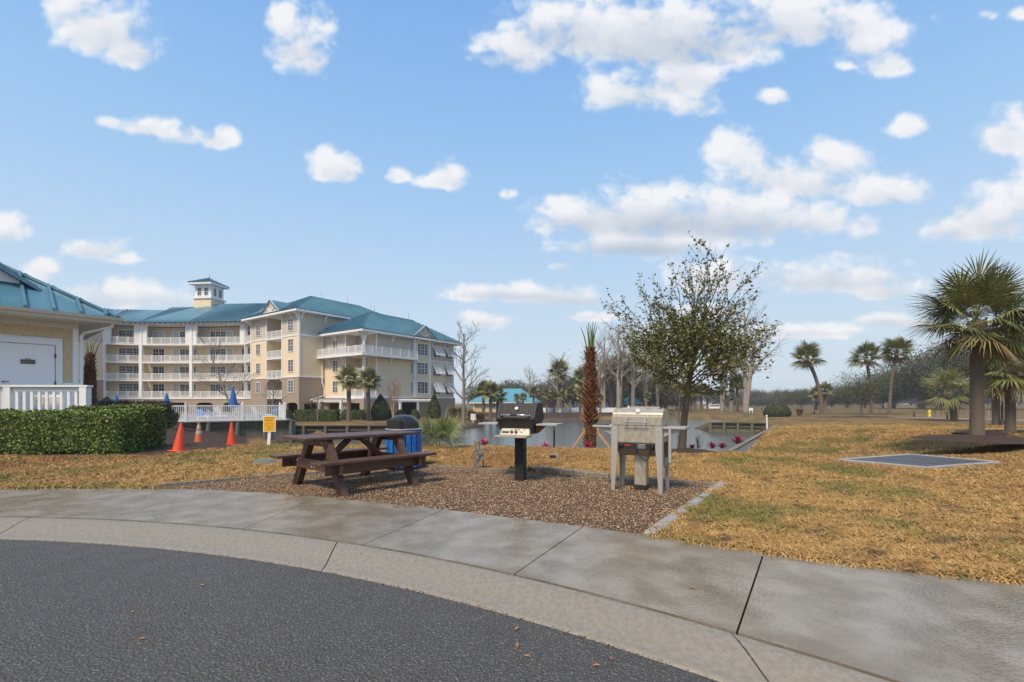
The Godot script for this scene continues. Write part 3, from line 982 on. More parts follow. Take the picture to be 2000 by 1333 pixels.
func make_black_grill() -> void:
	var t := thing("post_grill", "black gas grill on a square black post with steel shelves", "grill", gp(1017, 937), deg_to_rad(-22))
	var mb := MB.new()
	mb.cbox(Vector3(0, 0.36, 0), Vector3(0.15, 0.76, 0.15), 0.006)
	part(t, "post", mb, M.black_wood)
	var X := Vector3(0.62, 0, 0)
	mb = MB.new()   # firebox, narrower below
	mb.hexa([Vector3(-0.25, 0.735, 0.15), Vector3(0.25, 0.735, 0.15), Vector3(0.25, 0.735, -0.15), Vector3(-0.25, 0.735, -0.15), Vector3(-0.31, 0.965, 0.235), Vector3(0.31, 0.965, 0.235), Vector3(0.31, 0.965, -0.235), Vector3(-0.31, 0.965, -0.235)])
	mb.cbox(Vector3(0, 0.965, 0), Vector3(0.645, 0.022, 0.495), 0.006)
	part(t, "firebox", mb, M.black_iron)
	mb = MB.new()   # lid: sloped front and back
	var prof := [Vector2(0.24, 0.98), Vector2(0.235, 1.0), Vector2(0.125, 1.195), Vector2(0.09, 1.215), Vector2(-0.10, 1.215), Vector2(-0.14, 1.195), Vector2(-0.235, 1.0), Vector2(-0.24, 0.98)]
	mb.prism(prof, Vector3(-0.315, 0, 0), Vector3(0, 0, 1), Vector3.UP, Vector3(0.63, 0, 0))
	var lid := part(t, "lid", mb, M.black_iron)
	var sl := Vector3(0, 0.195, -0.11).normalized()
	for i in 15:
		var r := MB.new()
		var x := -0.275 + i * 0.55 / 14
		r.bar(Vector3(x, 1.02, 0.227), Vector3(x, 1.185, 0.134), 0.012, 0.014, Vector3(1, 0, 0), 0.003)
		part(lid, "rib", r, M.black_iron)
	var hp := PackedVector3Array()
	var hr := PackedFloat32Array()
	for i in 13:
		var u := i / 12.0 * 2 - 1
		hp.append(Vector3(u * 0.25, 1.035 - 0.016 * u * u * u * u, 0.30 - 0.075 * u ** 6))
		hr.append(0.012)
	mb = MB.new()
	mb.tube(hp, hr, 8)
	var hd := part(lid, "handle", mb, M.steel_bright)
	mb = MB.new()
	mb.rod(Vector3(-0.055, 1.035, 0.30), Vector3(0.055, 1.035, 0.30), 0.015)
	part(hd, "grip", mb, M.black_plastic)
	dial(lid, Vector3(0.0, 1.13, 0.172), 0.031, Basis(Vector3(1, 0, 0), 1.05))
	mb = MB.new()   # sloped control panel
	mb.hexa([Vector3(-0.245, 0.725, 0.27), Vector3(0.245, 0.725, 0.27), Vector3(0.245, 0.725, 0.14), Vector3(-0.245, 0.725, 0.14), Vector3(-0.225, 0.82, 0.225), Vector3(0.225, 0.82, 0.225), Vector3(0.225, 0.82, 0.14), Vector3(-0.225, 0.82, 0.14)])
	var cp := part(t, "control_panel", mb, M.panel_beige)
	var kb := Basis(Vector3(1, 0, 0), 1.13)
	knob(cp, Vector3(-0.05, 0.77, 0.2485), 0.024, kb, M.black_plastic)
	knob(cp, Vector3(0.02, 0.77, 0.2485), 0.024, kb, M.black_plastic)
	mb = MB.new()
	mb.box(Vector3(-0.155, 0.765, 0.252), Vector3(0.12, 0.004, 0.032), kb)
	part(cp, "nameplate", mb, M.black_iron)
	for x: float in [0.0, 0.06, 0.15]:
		mb = MB.new()
		mb.box(Vector3(x, 0.806, 0.2325), Vector3(0.035, 0.003, 0.010), kb)
		part(cp, "marking", mb, M.black_iron)
	mb = MB.new()
	mb.lathe([Vector2(0.012, 0), Vector2(0.012, 0.012), Vector2(0, 0.014)], 10, Vector3(0.105, 0.77, 0.2485), kb)
	part(cp, "igniter_button", mb, M.steel_bright)
	mb = MB.new()
	mb.cbox(Vector3(0, 0.708, 0.33), Vector3(0.52, 0.03, 0.26), 0.004)
	part(t, "front_shelf", mb, M.steel)
	for s: float in [-1.0, 1.0]:
		mb = MB.new()
		mb.cbox(Vector3(s * 0.49, 0.885, 0.02), Vector3(0.33, 0.028, 0.36), 0.004)
		var sh := part(t, "side_shelf", mb, M.steel_leg)
		mb = MB.new()
		mb.hexa([Vector3(s * 0.27, 0.76, 0.04), Vector3(s * 0.31, 0.76, 0.04), Vector3(s * 0.31, 0.76, -0.04), Vector3(s * 0.27, 0.76, -0.04), Vector3(s * 0.29, 0.872, 0.08), Vector3(s * 0.42, 0.872, 0.08), Vector3(s * 0.42, 0.872, -0.08), Vector3(s * 0.29, 0.872, -0.08)])
		part(sh, "bracket", mb, M.rust if s > 0 else M.steel_leg)
	# brush hanging from the shelf
	var hook := t.transform * Vector3(0.60, 0.872, 0.15)
	var br := thing("grill_brush", "long black grill brush hanging from the black grill's side shelf", "brush", hook - Vector3(0, 0.50, 0))
	mb = MB.new()
	mb.tube(PackedVector3Array([Vector3(0, 0.50, 0), Vector3(0, 0.46, 0.004), Vector3(0, 0.44, 0), Vector3(0, 0.20, 0), Vector3(0, 0.17, 0)]), PackedFloat32Array([0.004, 0.006, 0.014, 0.015, 0.008]), 8)
	part(br, "handle", mb, M.black_plastic)
	for s: float in [-1.0, 1.0]:
		mb = MB.new()
		mb.tube(PackedVector3Array([Vector3(0, 0.18, 0), Vector3(s * 0.012, 0.10, 0), Vector3(s * 0.05, 0.045, 0)]), PackedFloat32Array([0.004, 0.004, 0.004]), 6)
		part(br, "wire", mb, M.steel_leg)
	mb = MB.new()
	mb.cbox(Vector3(-0.02, 0.035, 0), Vector3(0.09, 0.045, 0.05), 0.01)
	part(br, "bristle_head", mb, M.black_iron)
	mb = MB.new()
	mb.cbox(Vector3(0.04, 0.03, 0.004), Vector3(0.05, 0.05, 0.006), 0.002)
	part(br, "scraper", mb, M.steel_bright)
func make_steel_grill() -> void:
	var t := thing("steel_grill", "stained stainless steel gas grill on four tapered legs", "grill", Vector3(1.825, -0.01, -6.69), deg_to_rad(-30.2))
	var mb := MB.new()
	var hw := 0.345
	var hd := 0.215
	mb.cbox(Vector3(0, 0.80, 0.0), Vector3(2 * hw, 0.235, 2 * hd), 0.004)
	mb.prism([Vector2(-hd, 0.0), Vector2(hd, 0.0), Vector2(hd - 0.05, -0.10), Vector2(0.05, -0.20), Vector2(-0.05, -0.20), Vector2(-hd + 0.05, -0.10)], Vector3(-hw + 0.05, 0.683, 0), Vector3(0, 0, 1), Vector3.UP, Vector3(2 * hw - 0.1, 0, 0))
	part(t, "body", mb, M.steel)
	# lid: upright front, then a rounded top
	mb = MB.new()
	var pr := [Vector2(-hd - 0.004, 0.922), Vector2(hd + 0.006, 0.922), Vector2(hd + 0.006, 1.035)]
	for i in 9:
		var a := i / 8.0 * PI * 0.5
		pr.append(Vector2(-0.005 + (hd - 0.0) * sin(PI / 2 - a) * 0.86, 1.045 + 0.105 * sin(a) ** 0.85))
	for i in 6:
		var a := (i + 1) / 6.0 * PI * 0.5
		pr.append(Vector2(-0.005 - (hd - 0.005) * sin(a), 1.02 + 0.13 * cos(a)))
	mb.prism(pr, Vector3(-hw - 0.004, 0, 0), Vector3(0, 0, 1), Vector3.UP, Vector3(2 * hw + 0.008, 0, 0))
	var lid := part(t, "lid", mb, M.steel)
	mb = MB.new()
	mb.rod(Vector3(-0.165, 0.965, hd + 0.075), Vector3(0.185, 0.965, hd + 0.075), 0.011, 10)
	part(lid, "handle", mb, M.steel_bright)
	for x: float in [-0.12, 0.14]:
		mb = MB.new()
		mb.prism([Vector2(0, 0), Vector2(0.075, -0.045), Vector2(0.08, -0.03), Vector2(0.004, 0.035)], Vector3(x - 0.004, 0.995, hd + 0.006), Vector3(0, 0, 1), Vector3.UP, Vector3(0.008, 0, 0))
		part(lid, "handle_bracket", mb, M.steel_leg)
	dial(lid, Vector3(0.01, 1.118, 0.165), 0.034, Basis(Vector3(1, 0, 0), 0.85))
	mb = MB.new()
	mb.cbox(Vector3(0.05, 1.165, -0.06), Vector3(0.42, 0.018, 0.07), 0.003)
	part(lid, "vent_hood", mb, M.steel_leg)
	for i in 14:
		mb = MB.new()
		mb.box(Vector3(-0.09 + i * 0.02, 1.1765, -0.035), Vector3(0.009, 0.005, 0.02))
		part(lid, "vent_tooth", mb, M.steel)
	mb = MB.new()
	mb.rod(Vector3(-0.185, 1.15, -0.06), Vector3(-0.185, 1.19, -0.06), 0.012)
	part(lid, "vent_knob", mb, M.dial)
	# legs: tapered angle plates
	for sx: float in [-1.0, 1.0]:
		for sz: float in [-1.0, 1.0]:
			mb = MB.new()
			var o := Vector3(sx * (hw + 0.004), 0, sz * (hd + 0.006))
			var W := 0.088
			var w := 0.045
			var th := 0.005
			for k in 2:
				var ax := Vector3(-sx, 0, 0) if k == 0 else Vector3(0, 0, -sz)
				var nn := Vector3(0, 0, sz) if k == 0 else Vector3(sx, 0, 0)
				var top := 0.915
				mb.hexa([o, o + ax * w, o + ax * w + nn * th, o + nn * th, o + Vector3(0, 0.62, 0), o + ax * W + Vector3(0, 0.62, 0), o + ax * W + nn * th + Vector3(0, 0.62, 0), o + nn * th + Vector3(0, 0.62, 0)])
				mb.hexa([o + Vector3(0, 0.62, 0), o + ax * W + Vector3(0, 0.62, 0), o + ax * W + nn * th + Vector3(0, 0.62, 0), o + nn * th + Vector3(0, 0.62, 0), o + Vector3(0, top, 0), o + ax * W + Vector3(0, top, 0), o + ax * W + nn * th + Vector3(0, top, 0), o + nn * th + Vector3(0, top, 0)])
			var lg := part(t, "leg", mb, M.steel_leg)
			for y: float in [0.70, 0.86]:
				var bt := MB.new()
				bt.lathe([Vector2(0.009, 0), Vector2(0.006, 0.006), Vector2(0, 0.006)], 8, o + Vector3(-sx * 0.045, y, sz * th), Basis(Vector3(1, 0, 0), sz * PI / 2))
				part(lg, "bolt", bt, M.steel_bright)
	# control strip
	mb = MB.new()
	mb.box(Vector3(0, 0.63, hd - 0.03), Vector3(2 * hw - 0.09, 0.095, 0.05))
	var cp := part(t, "control_panel", mb, M.black_iron)
	var kb := Basis(Vector3(1, 0, 0), PI / 2)
	knob(cp, Vector3(-0.215, 0.635, hd - 0.004), 0.032, kb, M.black_plastic)
	knob(cp, Vector3(0.215, 0.635, hd - 0.004), 0.032, kb, M.black_plastic)
	mb = MB.new()
	mb.box(Vector3(-0.12, 0.642, hd - 0.003), Vector3(0.09, 0.016, 0.002))
	part(cp, "red_lettering", mb, M.red_print)
	for i in 4:
		mb = MB.new()
		mb.box(Vector3(0.07, 0.660 - i * 0.017, hd - 0.003), Vector3(0.12 - (i % 2) * 0.03, 0.007, 0.002))
		part(cp, "printed_line", mb, M.grey_print)
	# pedestal with a dark foot
	mb = MB.new()
	mb.cbox(Vector3(0.01, 0.34, -0.02), Vector3(0.165, 0.54, 0.15), 0.004)
	part(t, "pedestal", mb, M.steel)
	mb = MB.new()
	mb.cbox(Vector3(0.01, 0.035, -0.02), Vector3(0.168, 0.075, 0.153), 0.003)
	part(t, "pedestal_foot", mb, M.black_iron)
	mb = MB.new()
	var hp := PackedVector3Array()
	var hr := PackedFloat32Array()
	for i in 15:
		var u := i / 14.0
		hp.append(Vector3(-0.05 + 0.24 * u + 0.05 * sin(u * PI), 0.585 - 0.15 * sin(u * PI) ** 1.3 - 0.0 * u, hd - 0.08 + 0.05 * sin(u * PI)))
		hr.append(0.008)
	mb.tube(hp, hr, 7)
	part(t, "gas_hose", mb, M.rubber)
	for s: float in [-1.0, 1.0]:   # side shelves on triangular brackets
		mb = MB.new()
		mb.cbox(Vector3(s * (hw + 0.155), 0.892, 0.0), Vector3(0.29, 0.03, 0.40), 0.004)
		var sh := part(t, "side_shelf", mb, M.steel_leg)
		for z: float in [-0.15, 0.15]:
			mb = MB.new()
			mb.prism([Vector2(0.01, 0.877), Vector2(0.25, 0.877), Vector2(0.01, 0.77)], Vector3(s * hw, 0, z), Vector3(s, 0, 0), Vector3.UP, Vector3(0, 0, 0.006))
			part(sh, "bracket", mb, M.steel_leg)
		if s < 0:
			mb = MB.new()
			mb.rod(Vector3(-hw - 0.33, 0.905, 0.10), Vector3(-hw - 0.08, 0.915, 0.10), 0.010)
			mb.lathe([Vector2(0.018, -0.02), Vector2(0.018, 0.02), Vector2(0, 0.02)], 10, Vector3(-hw - 0.34, 0.905, 0.10), Basis(Vector3(0, 0, 1), PI / 2))
			part(t, "rotisserie_rod", mb, M.black_iron)
		else:
			mb = MB.new()
			mb.cbox(Vector3(hw + 0.10, 0.66, 0.19), Vector3(0.035, 0.46, 0.02), 0.003)
			part(t, "shelf_strut", mb, M.steel_leg)
	mb = MB.new()
	mb.lathe([Vector2(0.03, 0), Vector2(0.05, 0.13), Vector2(0.048, 0.13)], 12, Vector3(hw - 0.03, 0.34, -0.12))
	part(t, "grease_cup", mb, M.galv)
func make_small() -> void:
	# water tap post
	var p := gp(931, 918)
	var t := thing("tap_post", "short weathered wooden post with a pipe and tap fixed on it", "post", p)
	var mb := MB.new()
	mb.cbox(Vector3(0, 0.24, 0), Vector3(0.095, 0.58, 0.095), 0.006, Basis(Vector3(0, 0, 1), -0.03))
	part(t, "post", mb, M.old_wood)
	mb = MB.new()
	mb.tube(PackedVector3Array([Vector3(0.06, 0.40, 0.02), Vector3(0.10, 0.415, 0.02), Vector3(0.115, 0.40, 0.02), Vector3(0.115, 0.17, 0.02)]), PackedFloat32Array([0.014, 0.014, 0.014, 0.013]), 8)
	var pi := part(t, "pipe", mb, M.galv)
	mb = MB.new()
	mb.tube(PackedVector3Array([Vector3(0.115, 0.17, 0.02), Vector3(0.12, 0.10, 0.02), Vector3(0.16, 0.0, 0.02)]), PackedFloat32Array([0.013, 0.014, 0.016]), 8)
	part(pi, "hose_end", mb, M.black_iron)
	mb = MB.new()
	mb.lathe([Vector2(0, -0.02), Vector2(0.045, -0.02), Vector2(0.05, 0), Vector2(0.045, 0.02), Vector2(0, 0.02)], 12, Vector3(0.07, 0.29, 0.03), Basis(Vector3(1, 0, 0), PI / 2))
	mb.box(Vector3(0.06, 0.21, 0.02), Vector3(0.03, 0.10, 0.03))
	part(t, "valve", mb, M.cover_green)
	# irrigation cover
	t = thing("irrigation_cover", "low oval green plastic cover lying in the lawn", "cover", gp(518, 905))
	mb = MB.new()
	mb.lathe([Vector2(0.235, 0.0), Vector2(0.235, 0.03), Vector2(0.21, 0.055), Vector2(0.10, 0.075), Vector2(0, 0.08)], 26, Vector3.ZERO)
	part(t, "cover", mb, M.cover_green)
	mb = MB.new()
	mb.lathe([Vector2(0.235, -0.05), Vector2(0.25, -0.05), Vector2(0.25, 0.018), Vector2(0.236, 0.018)], 26, Vector3.ZERO)
	part(t, "ring", mb, M.slab_edge)
	# cones
	for q: Array in [[348, 883, 0.0, 0.09, "bright orange traffic cone leaning on the mulch beside the hedge"], [388, 867, -0.15, 0.0, "faded orange traffic cone with two pale reflective bands"], [452, 871, -0.10, 0.0, "bright orange traffic cone standing upright before the timber wall"]]:
		var striped: bool = q[0] == 388
		t = thing("traffic_cone", q[4], "traffic cone", gp(q[0], q[1], q[2]), rf(0, 1), "traffic cones by the timber wall")
		t.rotation.z = -q[3]
		var H := 0.70
		var om: Material = M.cone_faded if striped else M.cone_orange
		mb = MB.new()
		mb.lathe([Vector2(0.145, 0.03), Vector2(0.135, 0.05), Vector2(0.032, H), Vector2(0.022, H + 0.008), Vector2(0.018, H - 0.02)], 24, Vector3.ZERO)
		var bd := part(t, "cone", mb, om)
		mb = MB.new()
		mb.cbox(Vector3(0, 0.016, 0), Vector3(0.36, 0.032, 0.36), 0.012)
		part(t, "base", mb, M.rubber if striped else om)
		if striped:
			for y: Vector2 in [Vector2(0.33, 0.43), Vector2(0.50, 0.62)]:
				mb = MB.new()
				var R := func(h: float) -> float: return lerpf(0.135, 0.032, (h - 0.05) / (H - 0.05)) + 0.002
				mb.lathe([Vector2(R.call(y.x), y.x), Vector2(R.call(y.y), y.y)], 24, Vector3.ZERO)
				part(bd, "reflective_band", mb, M.reflective)
	# warning sign
	p = gp(526, 873, -0.10)
	t = thing("warning_sign", "yellow warning sign on a white post before the timber wall", "sign", p, 0.12)
	mb = MB.new()
	mb.cbox(Vector3(-0.02, 0.27, -0.03), Vector3(0.09, 0.78, 0.04), 0.004, Basis(Vector3(0, 0, 1), -0.06))
	part(t, "post", mb, M.white)
	mb = MB.new()
	mb.box(Vector3(0, 0.68, 0), Vector3(0.355, 0.47, 0.008))
	var bd := part(t, "board_edge", mb, M.white)
	mb = MB.new()
	mb.box(Vector3(0, 0.68, 0.003), Vector3(0.325, 0.44, 0.006))
	part(t, "board", mb, M.sign_yellow)
	var tm := TextMesh.new()
	var fnt := SystemFont.new()
	fnt.font_names = PackedStringArray(["Droid Sans"])
	fnt.font_weight = 700
	tm.font = fnt
	tm.text = "ALLIGATORS"
	tm.font_size = 24
	tm.pixel_size = 0.0019
	tm.depth = 0.002
	tm.material = M.sign_print
	put(t, "lettering", tm, Vector3(0, 0.865, 0.0075))
	for i in 8:
		mb = MB.new()
		var w: float = [0.20, 0.25, 0.16, 0.27, 0.26, 0.27, 0.12, 0.26][i]
		mb.box(Vector3(-0.0 if i != 1 else -0.02, 0.825 - i * 0.044, 0.0065), Vector3(w, 0.016 if i == 1 or i == 6 else 0.008, 0.002))
		part(t, "printed_line", mb, M.sign_print)
func bromeliad(p: Vector3, s: float, label: String) -> void:
	var t := thing("bromeliad", label, "plant", p, rf(0, 6), "magenta bromeliads along the pond bank")
	var a := MB.new()
	var b := MB.new()
	for ring in 3:
		var n := 9 - ring
		for k in n:
			var an := TAU * (k + ring * 0.4) / n + rf(-0.2, 0.2)
			var out := Vector3(cos(an), 0, sin(an))
			var sd := Vector3(-sin(an), 0, cos(an)) * 0.022 * s
			var el: float = [0.45, 0.8, 1.15][ring] + rf(-0.15, 0.15)
			var L: float = [0.32, 0.31, 0.28][ring] * s * rf(0.8, 1.2)
			var mb := a if ring == 0 else b
			mb.col = Color(0.05, 0.035, 0.03) if ring == 0 else Color(0.62, 0.02, 0.13) * rf(0.7, 1.2)
			if ring == 0 and rng.randf() < 0.3: mb.col = Color(0.10, 0.12, 0.05)
			var m := out * cos(el) * L * 0.6 + Vector3(0, sin(el) * L * 0.6, 0)
			var e := out * cos(el - 0.3) * L + Vector3(0, sin(el - 0.3) * L * 0.98, 0)
			mb.quad(-sd * 0.5, sd * 0.5, m + sd, m - sd)
			mb.tri(m - sd, m + sd, e)
	part(t, "outer_leaves", a, M.petal)
	part(t, "bracts", b, M.petal)

# ---------------------------------------------------------------- buildings
class Fr:   # a wall line seen from outside: a runs to the right, n points out
	var o: Vector3
	var u: Vector3
	var n: Vector3
	var L: float
	func _init(x0: float, d0: float, x1: float, d1: float) -> void:
		o = Vector3(x0, 0, -d0)
		var e := Vector3(x1, 0, -d1)
		L = (e - o).length()
		u = (e - o) / L
		n = u.cross(Vector3.UP)
	func p(a: float, y: float, d: float) -> Vector3:
		return o + u * a + n * d + Vector3(0, y, 0)
	func px(x: float) -> float:   # where the sight line of a photo column meets the wall
		var s := (x - 1000.0) / 920.0
		return (-s * o.z - o.x) / (u.x + s * u.z)
	func basis() -> Basis:
		return Basis(u, Vector3.UP, n)
func fb(mb: MB, f: Fr, a0: float, a1: float, y0: float, y1: float, d0: float, d1: float) -> void:
	mb.box(f.p((a0 + a1) / 2, (y0 + y1) / 2, (d0 + d1) / 2), Vector3(absf(a1 - a0), absf(y1 - y0), absf(d1 - d0)), f.basis())
func wbox(root: Node3D, called: String, m: Material, f: Fr, a0: float, a1: float, y0: float, y1: float, d0: float, d1: float) -> MeshInstance3D:
	var mb := MB.new()
	fb(mb, f, a0, a1, y0, y1, d0, d1)
	return part(root, called, mb, m, true)
func window(root: Node3D, f: Fr, a: float, y: float, w: float, h: float, cols: int, d := 0.0, rows := 2, called := "window", glass: Material = null) -> void:   # y: sill
	var key := "win %s %s %d %d" % [w, h, cols, rows]
	if not cache.has(key):
		var fr := MB.new()
		var t := 0.09
		for s: float in [-1.0, 1.0]:
			fr.box(Vector3(s * (w / 2 + t / 2), h / 2, 0.03), Vector3(t, h + 2 * t, 0.10))
			fr.box(Vector3(0, h / 2 + s * (h / 2 + t / 2), 0.03), Vector3(w, t, 0.10))
		for i in cols - 1: fr.box(Vector3(-w / 2 + w * (i + 1) / cols, h / 2, 0.02), Vector3(0.075, h, 0.07))
		for i in cols: fr.box(Vector3(-w / 2 + w * (i + 0.5) / cols, h / 2, 0.015), Vector3(0.025, h, 0.045))
		for j in rows - 1: fr.box(Vector3(0, h * (j + 1) / rows, 0.018), Vector3(w, 0.05, 0.055))
		if rows == 2:
			for j: float in [0.25, 0.75]: fr.box(Vector3(0, h * j, 0.014), Vector3(w, 0.025, 0.04))
		var gl := MB.new()
		gl.box(Vector3(0, h / 2, 0.0), Vector3(w, h, 0.03))
		cache[key] = [fr.mesh(M.white), gl.mesh(M.glass)]
	var o := put(root, called, cache[key][0], f.p(a, y, d) - root.position, f.basis())
	var g := put(o, "pane", cache[key][1])
	if glass: g.material_override = glass
func railing(root: Node3D, f: Fr, a0: float, a1: float, y: float, d: float, h := 1.07, called := "balcony_railing") -> void:
	var mb := MB.new()
	var nb := maxi(1, roundi((a1 - a0) / 1.6))
	for i in nb + 1:
		fb(mb, f, lerpf(a0, a1, float(i) / nb) - 0.06, lerpf(a0, a1, float(i) / nb) + 0.06, y, y + h + 0.06, d - 0.06, d + 0.06)
	fb(mb, f, a0, a1, y + h - 0.07, y + h, d - 0.04, d + 0.04)
	fb(mb, f, a0, a1, y + 0.08, y + 0.15, d - 0.03, d + 0.03)
	var k := int((a1 - a0) / 0.125)
	for i in k:
		var a := a0 + (i + 0.5) * (a1 - a0) / k
		fb(mb, f, a - 0.021, a + 0.021, y + 0.12, y + h - 0.05, d - 0.018, d + 0.018)
	part(root, called, mb, M.white, true)
func slope(root: Node3D, a: Vector3, b: Vector3, c: Vector3, d: Vector3, m: Material, step := 0.5, called := "roof_slope") -> void:
	# metal roof sheet, a-b along the eave, d-c along the ridge; standing seams from eave to ridge
	var mb := MB.new()
	var nn := (c - a).cross(d - b).normalized()
	if nn.y < 0: nn = -nn
	var th := nn * 0.08
	mb.hexa([a - th, b - th, c - th, d - th, a, b, c, d])
	var o := part(root, called, mb, m, true)
	var e := (b - a).normalized()
	var up := nn.cross(e)
	if up.y < 0: up = -up
	var sm := MB.new()
	var L := (b - a).length()
	var k := int(L / step)
	var td := (d - a).dot(e)
	var tc := (c - a).dot(e)
	var H := (d - a).dot(up)
	for i in k:
		var t := (i + 0.5) * L / k
		var top := H
		if t < td: top = minf(top, H * t / maxf(td, 0.01))
		if t > tc: top = minf(top, H * (L - t) / maxf(L - tc, 0.01))
		var lo := 0.0
		if top < 0.15: continue
		sm.bar(a + e * t + up * lo + nn * 0.02, a + e * t + up * top + nn * 0.02, 0.13, 0.07, nn)
	if sm.v.size() > 0:
		var s := part(o, "standing_seams", sm, m, true)
		s.set_meta("kind", "stuff")
func hip(root: Node3D, f: Fr, a0: float, a1: float, dep: float, y: float, rise: float, m: Material, over := 1.0, ridge_in := -1.0, step := 0.5) -> void:
	# hip roof over a0..a1 and depth dep behind the wall, ridge along the longer way
	var A0 := a0 - over
	var A1 := a1 + over
	var D0 := over
	var D1 := -dep - over
	var w := A1 - A0
	var q := D0 - D1
	var P := func(a: float, yy: float, d: float) -> Vector3: return f.p(a, yy, d)
	var r0: Vector3
	var r1: Vector3
	var c := [P.call(A0, y, D0), P.call(A1, y, D0), P.call(A1, y, D1), P.call(A0, y, D1)]
	if w >= q:
		var k := q / 2 if ridge_in < 0 else ridge_in
		r0 = P.call(A0 + k, y + rise, (D0 + D1) / 2)
		r1 = P.call(A1 - k, y + rise, (D0 + D1) / 2)
		slope(root, c[0], c[1], r1, r0, m, step)
		slope(root, c[2], c[3], r0, r1, m, step)
		slope(root, c[1], c[2], r1, r1, m, step)
		slope(root, c[3], c[0], r0, r0, m, step)
	else:
		var k := w / 2 if ridge_in < 0 else ridge_in
		r0 = P.call((A0 + A1) / 2, y + rise, D0 - k)
		r1 = P.call((A0 + A1) / 2, y + rise, D1 + k)
		slope(root, c[0], c[1], r0, r0, m, step)
		slope(root, c[1], c[2], r1, r0, m, step)
		slope(root, c[2], c[3], r1, r1, m, step)
		slope(root, c[3], c[0], r0, r1, m, step)
	for i in 2:   # caps on the hips towards us
		var mb := MB.new()
		mb.bar(c[i], r0 if (i == 0 or w < q) else r1, 0.22, 0.06, Vector3.UP)
		part(root, "hip_cap", mb, m, true)
	var rc := MB.new()
	rc.bar(r0, r1, 0.10, 0.25, Vector3.UP)
	part(root, "ridge_cap", rc, m, true)
	# white fascia, soffit and rafter tails
	var so := MB.new()
	so.hexa([c[0] - Vector3(0, 0.36, 0), c[1] - Vector3(0, 0.36, 0), c[2] - Vector3(0, 0.36, 0), c[3] - Vector3(0, 0.36, 0), c[0] - Vector3(0, 0.10, 0), c[1] - Vector3(0, 0.10, 0), c[2] - Vector3(0, 0.10, 0), c[3] - Vector3(0, 0.10, 0)])
	part(root, "eave", so, M.white, true)
func brackets(root: Node3D, f: Fr, list: Array, y: float) -> void:
	for a: float in list:
		var mb := MB.new()
		var o := f.p(a - 0.09, y, 0.0)
		mb.prism([Vector2(0, 0), Vector2(0.75, 0), Vector2(0.75, -0.16), Vector2(0.35, -0.32), Vector2(0.18, -0.85), Vector2(0, -0.95)], o, f.n, Vector3.UP, f.u * 0.18)
		part(root, "eave_bracket", mb, M.white, true)
func tails(root: Node3D, f: Fr, a0: float, a1: float, y: float) -> void:
	var mb := MB.new()
	var k := int((a1 - a0) / 0.8)
	for i in k + 1:
		var a := a0 + (a1 - a0) * i / maxf(k, 1)
		fb(mb, f, a - 0.06, a + 0.06, y - 0.2, y, 0.0, 0.85)
	var o := part(root, "rafter_tails", mb, M.white, true)
	o.set_meta("kind", "stuff")
func gable(root: Node3D, f: Fr, a: float, y: float, hw: float, h: float, d: float, back: float) -> void:
	var mb := MB.new()
	mb.prism([Vector2(-hw, 0), Vector2(hw, 0), Vector2(0, h)], f.p(a, y, d - 0.2), f.u, Vector3.UP, f.n * 0.15)
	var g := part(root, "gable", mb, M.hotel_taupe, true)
	mb = MB.new()
	for s: float in [-1.0, 1.0]:
		mb.bar(f.p(a + s * (hw + 0.3), y - 0.2, d), f.p(a, y + h + 0.05, d), 0.26, 0.16, Vector3.UP)
		mb.bar(f.p(a, y + 0.1, d), f.p(a + s * hw * 0.5, y + h * 0.45, d), 0.13, 0.1, Vector3.UP)
	mb.bar(f.p(a - hw, y, d), f.p(a + hw, y, d), 0.24, 0.14, Vector3.UP)
	mb.bar(f.p(a, y, d), f.p(a, y + h, d), 0.13, 0.1, f.u)
	part(g, "truss", mb, M.white, true)
	for s: float in [-1.0, 1.0]:
		slope(root, f.p(a + s * (hw + 0.45), y - 0.2, d + 0.25), f.p(a + s * (hw + 0.45), y - 0.2, -back), f.p(a, y + h + 0.12, -back), f.p(a, y + h + 0.12, d + 0.25), M.roof, 0.5, "gable_roof")
func pierced(root: Node3D, m: Material, f: Fr, a0: float, a1: float, y0: float, y1: float, d0: float, d1: float, ops: Array) -> void:
	# a wall with real openings: [middle, half width, sill, head, corner of the arch]
	var mb := MB.new()
	var a := a0
	for o: Array in ops:
		fb(mb, f, a, o[0] - o[1], y0, y1, d0, d1)
		fb(mb, f, o[0] - o[1], o[0] + o[1], y0, o[2], d0, d1)
		fb(mb, f, o[0] - o[1], o[0] + o[1], o[3], y1, d0, d1)
		if o[4] > 0.0:
			for s: float in [-1.0, 1.0]:
				mb.prism([Vector2(s * o[1], 0), Vector2(s * o[1], -o[4]), Vector2(s * (o[1] - o[4] * 0.5), -o[4] * 0.35), Vector2(s * (o[1] - o[4] * 1.6), 0)], f.p(o[0], o[3], d0), f.u, Vector3.UP, f.n * (d1 - d0))
		a = o[0] + o[1]
	fb(mb, f, a, a1, y0, y1, d0, d1)
	part(root, "wall", mb, m, true)
